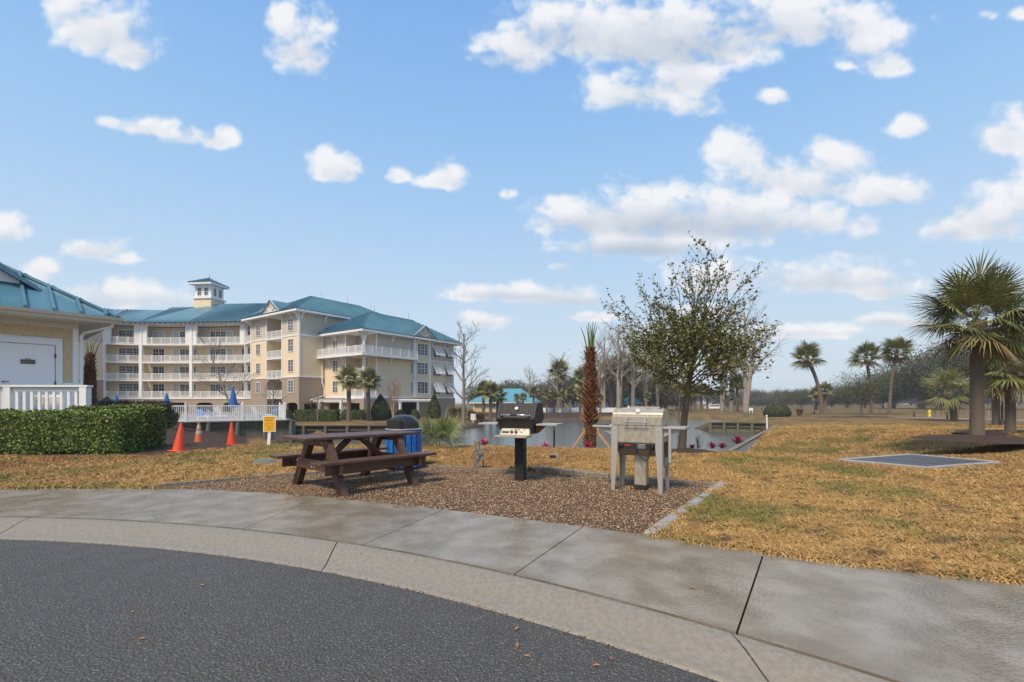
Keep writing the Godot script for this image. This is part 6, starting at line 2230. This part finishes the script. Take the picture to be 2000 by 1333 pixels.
func round_shrub(label: String, pos: Vector3, r: float, h: float, cone: bool, n: int, size: float, called := "clipped_shrub") -> void:
	var core := MB.new()
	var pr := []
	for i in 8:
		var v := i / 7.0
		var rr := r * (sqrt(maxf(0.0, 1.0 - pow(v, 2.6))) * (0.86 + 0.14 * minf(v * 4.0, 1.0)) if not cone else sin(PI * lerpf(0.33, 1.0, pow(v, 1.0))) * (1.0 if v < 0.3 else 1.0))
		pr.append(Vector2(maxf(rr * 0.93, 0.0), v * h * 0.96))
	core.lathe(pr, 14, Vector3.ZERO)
	var sh := func() -> Array:
		var v := rng.randf()
		var a := rf(0, TAU)
		var rr := r * (sqrt(maxf(0.0, 1.0 - pow(v, 2.6))) * (0.86 + 0.14 * minf(v * 4.0, 1.0)) if not cone else sin(PI * lerpf(0.33, 1.0, v)))
		var o := Vector3(cos(a), 0.4 + v * 0.6, sin(a)).normalized()
		return [Vector3(cos(a) * rr, v * h, sin(a) * rr), o]
	clipped(called, label, "shrub", pos, 0.0, sh, n, size, Color(0.022, 0.042, 0.012), Color(0.06, 0.10, 0.025), core)
func tuft(label: String, pos: Vector3, h: float, n: int, c0: Color, c1: Color, wid := 0.012, spread := 0.5, called := "ornamental_grass") -> void:
	var t := thing(called, label, "grass clump", pos)
	var mb := MB.new()
	for i in n:
		var a := rf(0, TAU)
		var o := Vector3(cos(a), 0, sin(a))
		var s := Vector3(-sin(a), 0, cos(a)) * wid
		var L := h * rf(0.6, 1.1)
		var k := rf(0.1, 1.0) * spread
		var b := o * rf(0, 0.2) * h * spread
		var m := b + o * k * L * 0.35 + Vector3(0, L * 0.65, 0)
		var e := b + o * k * L + Vector3(0, L * (1.0 - 0.45 * k), 0)
		mb.col = c0.lerp(c1, rng.randf()) * rf(0.8, 1.2)
		mb.quad(b - s, b + s, m + s, m - s)
		mb.tri(m - s, m + s, e)
	part(t, "blades", mb, M.grass)
func mulch_ring(pos: Vector3, rx: float, rz: float, h: float) -> void:
	var mb := MB.new()
	var n := 28
	for i in 7:
		var v := i / 6.0
		for j in n:
			var a := TAU * j / n
			var wob := 1.0 + 0.10 * sin(a * 3.0 + rx) + 0.06 * sin(a * 5.0)
			var y := h * (1.0 - v * v) - 0.05 * v + (rf(-0.01, 0.01) if v < 0.95 else 0.0)
			mb.vert(pos + Vector3(cos(a) * rx * v * wob, y, sin(a) * rz * v * wob), Vector3(cos(a) * 0.2 * v, 1, sin(a) * 0.2 * v).normalized())
	for i in 6:
		for j in n:
			var a := i * n + j
			var b := i * n + (j + 1) % n
			mb.ix.append_array([a, b, a + n, b, b + n, a + n])
	setting("mulch_bed", mb, M.mulch)
func make_plants() -> void:
	rng.seed = 900
	# left: clipped hedges, booted palm, bushes
	var h0 := Color(0.05, 0.10, 0.018)
	var h1 := Color(0.26, 0.36, 0.055)
	hedge("clipped_hedge", "dense clipped green hedge in front of the white deck railing", -13.8, -9.4, 11.6, 0.8, 0.97, 0.0, 17000, 0.045, h0, h1, 0.0)
	hedge("clipped_hedge", "brighter clipped hedge ending beside the orange cone", -11.6, -9.65, 12.7, 0.8, 1.09, 0.0, 11000, 0.045, Color(0.045, 0.08, 0.014), Color(0.26, 0.32, 0.045), 0.05)
	hedge("clipped_hedge", "low dark hedge strip behind the brighter clipped hedge", -21.5, -16.5, 22.5, 1.0, 1.28, -0.05, 6000, 0.06, Color(0.02, 0.025, 0.012), Color(0.06, 0.05, 0.025))
	booted_palm("brown booted palm with cut fronds beside the cream building", on_land(175, 21.0), 3.75, 0.29, [[0.02, 0.5, 0.012], [-0.12, 0.62, 0.008], [0.10, 0.65, 0.008], [0.34, 0.7, 0.006], [-0.30, 0.55, 0.006], [0.55, 0.62, 0.006, 1]], 1.0)
	round_shrub("clipped conical bush behind the low dark hedge", at(208, 44, -0.6), 1.05, 2.3, true, 2600, 0.10)
	tuft("tuft of brown green ornamental grass at the fence's end", at(338, 31.5, -0.35), 1.25, 420, Color(0.20, 0.17, 0.07), Color(0.12, 0.14, 0.05), 0.014, 0.75)
	# palm held by wooden props
	var bp := gp(1153, 872, -0.03)
	booted_palm("newly planted brown booted palm held by wooden props", bp, 2.85, 0.215, [[0.02, 0.62, 0.012], [-0.05, 0.68, 0.012], [0.08, 0.72, 0.010], [-0.10, 0.60, 0.010], [0.16, 0.70, 0.009], [-0.28, 0.56, 0.007], [0.04, 0.5, 0.014], [0.20, 0.6, 0.008]], 0.0)
	for q: Array in [[-0.50, 0.20, "pine prop leaning on the booted palm, towards the black grill"], [0.52, 0.22, "pine prop leaning on the booted palm, towards the steel grill"], [0.05, -0.6, "pine prop leaning on the booted palm from behind"]]:
		var pr := thing("palm_prop", q[2], "prop", bp + Vector3(q[0], 0, q[1]), 0.0, "wooden props of the new palm")
		var mb := MB.new()
		mb.bar(Vector3(0, -0.03, 0), Vector3(-q[0] * 0.62, 0.40, -q[1] * 0.62), 0.07, 0.045, Vector3.UP, 0.004)
		part(pr, "board", mb, M.pine)
		mb = MB.new()
		mb.bar(Vector3(-q[0] * 0.62, 0.33, -q[1] * 0.62), Vector3(-q[0] * 0.62, 0.52, -q[1] * 0.62), 0.09, 0.05, Vector3(q[0], 0, q[1]), 0.004)
		part(pr, "cleat", mb, M.pine)
	for q: Array in [[946, 871, 1.0, "magenta bromeliad growing behind the wooden tap post"], [1066, 875, 0.8, "magenta bromeliad between the two grills by the water"], [1149, 876, 0.9, "magenta bromeliad at the foot of booted palm"], [1352, 877, 0.7, "magenta bromeliad low behind the young tree"], [1391, 877, 0.9, "magenta bromeliad, left one of a touching pair"], [1411, 877, 0.9, "magenta bromeliad, right one of a touching pair"], [1441, 868, 1.25, "tall magenta bromeliad at the corner of the bank"]]:
		bromeliad(gp(q[0], q[1], -0.04), q[2], q[3])
	tuft("thin spiky dark plant behind the young tree", gp(1366, 876, -0.05), 0.5, 16, Color(0.06, 0.05, 0.04), Color(0.10, 0.10, 0.06), 0.006, 0.9, "spiky_plant")
	# palmetto
	var pt := thing("palmetto", "low fan palm with spreading stiff leaves beside the pond", "palm", gp(853, 877, -0.05))
	var pm := MB.new()
	for i in 17:
		var v := (i + 0.5) / 17
		frond(pm, Vector3(rf(-0.05, 0.05), 0.0, rf(-0.05, 0.05)), i * 2.39996, lerpf(1.4, 0.35, v) + rf(-0.1, 0.1), rf(0.42, 0.66), rf(0.52, 0.68), 26, 0.013, 0.15 + 0.35 * v, Color(0.11, 0.16, 0.045).lerp(Color(0.20, 0.235, 0.08), rng.randf()))
	part(pt, "leaves", pm, M.frond)
	make_young_oak()
	rng.seed = 901
	mulch_ring(gp(1345, 884), 0.95, 0.7, 0.10)
	# right: near palms
	palm("sabal_palm", "large near sabal palm with thick ringed trunk on mulch", gp(1909, 857), 4.1, 0.185, 2.1, 62, 34, 0.023)
	mulch_ring(gp(1915, 857), 1.8, 1.5, 0.14)
	palm("sabal_palm", "thick sabal palm just behind the large near palm", gp(1974, 847, -0.02), 2.75, 0.16, 1.75, 42, 26, 0.024)
	mulch_ring(gp(1980, 846, -0.02), 1.8, 1.5, 0.12)
	palm("sabal_palm", "sabal palm standing beside the black lamp post", on_land(1946, 30.5), 3.2, 0.19, 1.9, 36, 22, 0.032)
	mulch_ring(on_land(1946, 30.5), 1.7, 1.4, 0.1)
	palm("sabal_palm", "small leaning sabal palm beside the dark path marker", on_land(1864, 45.0), 2.75, 0.27, 2.7, 34, 20, 0.04, Vector3(-0.45, 0, 0))
	mulch_ring(on_land(1864, 45.0), 2.2, 1.5, 0.1)
	# tall slim palms
	palm("tall_palm", "tall leaning palm standing alone at the lawn's far edge", on_land(1606, 74), 9.0, 0.25, 2.7, 34, 16, 0.085, Vector3(-2.4, 0, 0))
	palm("tall_palm", "tall slim palm rising behind the round oak", on_land(1703, 73), 8.9, 0.21, 2.8, 34, 16, 0.085, Vector3(-0.9, 0, 0))
	palm("tall_palm", "tallest slim palm, curving, right of the round oak", on_land(1738, 72), 9.7, 0.21, 2.6, 34, 16, 0.085, Vector3(1.1, 0, 0))
	mulch_ring(on_land(1690, 74), 9, 2.2, 0.1)
	var pp := palm("mid_palm", "small palm between the leaning palm and the oak", on_land(1612, 118), 5.0, 0.35, 2.6, 26, 12, 0.13)
	copy(pp, "mid_palm", "small palm next to another, left of the round oak", on_land(1595, 121), 1.0, 0.88)
	# hotel garden palms
	var hp := palm("garden_palm", "sabal palm on the hotel lawn before the balcony corner", on_land(681, 55), 5.2, 0.24, 1.75, 34, 16, 0.06)
	copy(hp, "garden_palm", "sabal palm on the hotel lawn next to conical shrub", on_land(719, 59), 2.0, 1.0)
	for q: Array in [[944, 76, 1.0, "palm of the trio beside the large bare tree, leftmost trunk"], [958, 74, 1.06, "palm of the trio beside the large bare tree, middle trunk"], [972, 77, 1.04, "palm of the trio nearest the pool house"]]:
		copy(hp, "garden_palm", q[3], on_land(q[0], q[1]), q[0] * 0.3, q[2])
	var k := 0
	for q: Array in [[1022, 110, 0.72], [1042, 112, 0.95], [1068, 109, 0.85], [1082, 111, 0.8], [1098, 110, 0.82], [1114, 108, 0.92], [1133, 111, 0.88], [1010, 114, 0.7], [1172, 112, 0.7], [1265, 112, 0.75]]:
		var c := copy(hp, "row_palm", "small palm in the row behind the far white fence", on_land(q[0], q[1]), q[0] * 0.7, q[2])
		c.set_meta("group", "row of small palms across the pond")
	for q: Array in [[1093, 118, 2.0, "taller palm above the row across the pond"], [1195, 120, 2.15, "tall palm among pale bare trunks, left of pair"], [1215, 118, 2.2, "tall palm among pale bare trunks across pond"], [1232, 122, 2.1, "tall palm among pale bare trunks, rightmost"], [1134, 119, 1.7, "palm hidden partly behind the booted palm"], [1440, 118, 1.45, "palm between the dead trunks and the sycamore"]]:
		copy(hp, "wood_palm", q[3], on_land(q[0], q[1]), q[0] * 0.5, q[2])
	for q: Array in [[1345, 0.98], [1358, 1.05], [1370, 1.1], [1382, 0.95]]:
		var c := copy(hp, "clump_palm", "stout palm in the clump beside the white van", on_land(q[0], 128), q[0] * 0.9, q[1] * 1.05)
		c.scale.x *= 1.25
		c.scale.z *= 1.25
		c.set_meta("group", "clump of stout palms by the van")
	# bare trees
	var tw := {"wild": 0.16, "rise": 0.05, "thin": 0.016, "kids": [6, 5, 4], "from": 0.2, "first": 0.22, "spread": 0.62, "shrink": 0.55, "limbs": 15, "el": 0.65, "reach": 0.36}
	var bt := bare_tree("bare_tree", "large grey leafless tree at the end of hotel", on_land(905, 60), 11.5, tw, M.bark_far, 3, [[0.01, 0.0, 1.0]], 0.26)
	var t2 := tw.duplicate()
	t2.el = 0.5
	t2.limbs = 10
	bare_tree("bare_tree", "leafless tree leaning in front of the curved balconies", on_land(462, 53), 9.0, t2, M.bark_far, 3, [[-0.36, 0.0, 0.95]], 0.15)
	copy(bt, "bare_tree", "small leafless tree before the hotel end balconies", on_land(533, 61), 1.0, 0.45)
	copy(bt, "bare_tree", "thin leafless sapling before the clipped hotel hedge", on_land(620, 51.5), 2.0, 0.30)
	var cm := {"wild": 0.12, "rise": 0.06, "thin": 0.018, "kids": [5, 4], "from": 0.3, "first": 0.35, "spread": 0.4, "shrink": 0.5, "limbs": 9, "el": 0.95, "reach": 0.33}
	bare_tree("crape_myrtle", "pinkish leafless crape myrtle beside the conical shrub", on_land(768, 60), 5.0, cm, M.twig_pink, 2, [[-0.12, 0.0, 0.95], [0.02, 0.05, 1.0], [0.14, -0.03, 0.95], [0.06, 0.1, 0.9]], 0.09)
	var sy := {"wild": 0.2, "rise": 0.03, "thin": 0.03, "kids": [6, 5, 4], "from": 0.25, "first": 0.3, "spread": 0.7, "shrink": 0.52, "limbs": 13, "el": 0.7, "reach": 0.36}
	var st := bare_tree("sycamore", "tall white barked leafless tree behind the young tree", on_land(1456, 108), 23.0, sy, M.bark_pale, 3, [[-0.01, 0, 1.0], [0.10, 0.02, 0.82]], 0.62)
	for q: Array in [[1090, 125, 0.62, "grey leafless tree above the row of palms"], [1180, 116, 0.80, "pale leafless tree behind the booted palm"], [1208, 112, 0.88, "pale leafless tree across the pond, tallest of its stand"], [1236, 114, 0.86, "pale leafless tree across the pond with forked trunk"], [1262, 118, 0.82, "pale leafless tree above the blue pavilion"], [1160, 122, 0.72, "pale leafless tree to the left of its stand"], [1410, 122, 0.78, "straight grey leafless tree right of the van"], [1428, 120, 0.8, "straight grey leafless tree left of sycamore"], [1285, 122, 0.66, "grey leafless tree near the young tree's crown"], [1035, 150, 0.55, "grey leafless tree behind the pool house"]]:
		copy(st, "leafless_tree", q[3], on_land(q[0], q[1]), q[0] * 0.37, q[2])
	# leafy trees: round oak, evergreens, woods
	crown_tree("round_oak", "round olive green oak on a mulch bed", on_land(1683, 58), 5.8, 7.2, 1.5, 170, 46, 0.11, Color(0.05, 0.062, 0.03), Color(0.115, 0.125, 0.06), 0.14)
	mulch_ring(on_land(1683, 57), 5.5, 1.6, 0.1)
	crown_tree("small_oak", "small dark oak alone on the far lawn", on_land(1537, 140), 6.0, 8.5, 1.4, 90, 34, 0.2, Color(0.05, 0.06, 0.03), Color(0.11, 0.11, 0.055), 0.18)
	var ok := crown_tree("live_oak", "huge dark live oak behind the slim palms", on_land(1800, 140), 16.5, 22.0, 3.2, 330, 48, 0.36, Color(0.035, 0.045, 0.026), Color(0.085, 0.095, 0.052), 0.7, "", 3)
	copy(ok, "live_oak", "huge dark live oak between the small palm and near palm", on_land(1868, 132), 2.1, 1.12)
	copy(ok, "live_oak", "huge dark live oak behind the lamp post", on_land(1945, 136), 4.0, 1.0)
	copy(ok, "live_oak", "dark live oak at the right end of the wood", on_land(2020, 120), 5.0, 1.0)
	copy(ok, "live_oak", "lower dark live oak beside the round oak", on_land(1745, 150), 1.3, 0.72)
	copy(ok, "live_oak", "smaller dark oak between the two small palms and round oak", on_land(1655, 165), 0.3, 0.5)
	var wa := crown_tree("wood_tree", "grey green tree in the wood across the pond", on_land(1000, 150), 10.0, 11.0, 1.6, 190, 36, 0.30, Color(0.045, 0.056, 0.03), Color(0.11, 0.12, 0.06), 0.25, "trees of the wood across the pond")
	var wb := crown_tree("wood_tree", "brownish thicket tree in the wood across the pond", on_land(1300, 145), 9.0, 12.0, 0.6, 190, 36, 0.26, Color(0.06, 0.052, 0.04), Color(0.13, 0.11, 0.085), 0.2, "trees of the wood across the pond")
	k = 0
	for q: Array in [[1030, 158, 0.85], [1062, 150, 0.95], [1100, 160, 1.1], [1135, 150, 1.05], [1165, 162, 1.2], [1200, 152, 1.1], [1235, 160, 1.2], [1265, 150, 1.0], [1322, 155, 0.9], [1350, 165, 0.9], [960, 160, 0.85], [930, 165, 0.9], [1395, 200, 0.9], [1420, 210, 0.9], [985, 175, 1.0], [1080, 180, 1.2], [1180, 185, 1.4], [1250, 185, 1.3], [1300, 180, 1.15], [1075, 138, 0.95], [1120, 136, 1.05], [1150, 140, 1.1], [1185, 135, 1.15], [1220, 138, 1.2], [1250, 134, 1.1], [1290, 136, 1.05], [1330, 140, 0.9], [1565, 175, 0.75], [1625, 170, 0.8], [1690, 165, 0.95], [1725, 160, 1.0]]:
		var brown := k % 3 == 1
		copy(wb if brown else wa, "wood_tree", "", on_land(q[0], q[1]), k * 1.7, q[2])
		k += 1
	var wc := crown_tree("distant_tree", "hazy tree in the distant line across the marsh", on_land(1480, 270), 10.0, 15.0, 0.8, 150, 36, 0.45, Color(0.06, 0.065, 0.05), Color(0.12, 0.12, 0.09), 0.3, "distant line of hazy trees")
	for i in 22:
		var px := 1430.0 + i * 13.0
		copy(wc, "distant_tree", "", on_land(px, 265 + (i * 37) % 60), i * 2.1, 0.75 + 0.35 * ((i * 7) % 5) / 5.0)
	for i in 12: copy(wc, "distant_tree", "", on_land(1720 + i * 30.0, 290 + (i * 53) % 50), i * 1.1, 1.0)
	for i in 10: copy(wc, "distant_tree", "", on_land(-100 + i * 34.0, 190 + (i * 53) % 50), i * 1.1, 0.8)
	# shrubs of the hotel garden
	hedge("clipped_hedge", "clipped green hedge along the hotel's ground floor", at(580, 57).x, at(661, 57).x, 57, 1.4, 1.3, G, 5200, 0.10, h0, Color(0.07, 0.12, 0.03))
	round_shrub("tall clipped conical shrub before the hotel wall", on_land(743, 60), 1.15, 3.25, true, 3600, 0.12)
	for q: Array in [[676, "round clipped shrub at the end of the hotel hedge"], [692, "round clipped shrub behind the first garden palm"], [706, "round clipped shrub between the two garden palms"], [757, "round clipped shrub against the conical shrub"], [783, "round clipped shrub right of the crape myrtle"], [810, "round clipped shrub under the hotel pergola"]]:
		round_shrub(q[1], on_land(q[0], 61.5), 0.68, 1.3, false, 900, 0.11)
	round_shrub("tall dark shrub at the hotel's end wall", on_land(848, 66), 0.9, 3.4, true, 2000, 0.13)
	round_shrub("broad green shrub at the end of the right bank", on_land(1518, 66), 1.75, 1.75, false, 3600, 0.10, "broad_shrub")
	round_shrub("bush at the end of the white pool fence", on_land(558, 47), 0.8, 1.5, false, 900, 0.11)
	tuft("brown ornamental grass beside the broad shrub", on_land(1562, 68), 1.3, 300, Color(0.26, 0.19, 0.10), Color(0.18, 0.15, 0.08), 0.03, 0.9)
	for q: Array in [[885, "brown ornamental grass left of the large bare tree"], [921, "brown ornamental grass right of the large bare tree"], [938, "brown ornamental grass near the peninsula tip"], [902, "brown ornamental grass at the large bare tree's foot"]]:
		tuft(q[1], on_land(q[0], 68), 2.0, 260, Color(0.24, 0.15, 0.07), Color(0.16, 0.12, 0.06), 0.035, 0.8)
	tuft("small green weed growing at the black grill's post", gp(1035, 921), 0.13, 60, Color(0.10, 0.15, 0.03), Color(0.16, 0.20, 0.05), 0.006, 1.3, "weed")
	tuft("small green weed beside the timber edging", gp(1000, 918), 0.10, 40, Color(0.10, 0.15, 0.03), Color(0.16, 0.20, 0.05), 0.006, 1.3, "weed")

func _ready() -> void:
	rng.seed = 77
	n_low.seed = 3; n_low.frequency = 0.10; n_low.fractal_octaves = 3
	n_mid.seed = 4; n_mid.frequency = 0.55; n_mid.fractal_octaves = 3
	n_fine.seed = 5; n_fine.frequency = 1.6; n_fine.fractal_octaves = 3
	# camera: a level lens shifted upwards, verticals stay upright
	var cam := Camera3D.new()
	cam.name = "camera"
	add_child(cam)
	cam.position = Vector3(0, EYE, 0)
	cam.projection = Camera3D.PROJECTION_FRUSTUM
	cam.keep_aspect = Camera3D.KEEP_HEIGHT
	cam.near = 0.1
	cam.far = 2000.0
	cam.size = 0.1 * 1333.0 / F
	cam.frustum_offset = Vector2(0, 0.1 * (HOR - 666.5) / F)
	cam.current = true
	var env := Environment.new()
	env.background_mode = Environment.BG_SKY
	var sky := Sky.new()
	var ps := PanoramaSkyMaterial.new()
	ps.panorama = sky_panorama()
	sky.sky_material = ps
	env.sky = sky
	env.tonemap_mode = Environment.TONE_MAPPER_LINEAR
	env.tonemap_exposure = 1.0
	env.sdfgi_enabled = true
	env.ssao_enabled = true
	env.ssil_enabled = true
	env.fog_enabled = true
	env.fog_density = 0.00045
	env.fog_light_color = Color(0.86, 0.88, 0.90)
	var we := WorldEnvironment.new()
	we.name = "world"
	we.environment = env
	add_child(we)
	# veiled winter sun: weak and very soft, from behind the lens
	var sun := DirectionalLight3D.new()
	sun.name = "sun"
	add_child(sun)
	sun.rotation_degrees = Vector3(-52, -28, 0)
	sun.light_color = Color(1.0, 0.92, 0.80)
	sun.light_energy = 1.45
	sun.light_angular_distance = 14.0
	sun.shadow_enabled = true
	materials()
	make_ground()
	make_pavement()
	make_table()
	make_bin()
	make_black_grill()
	make_steel_grill()
	make_small()
	make_hotel()
	make_pool_hut()
	make_pool()
	make_far()
	make_plants()
	rng.seed = 31
	make_ground_cover()
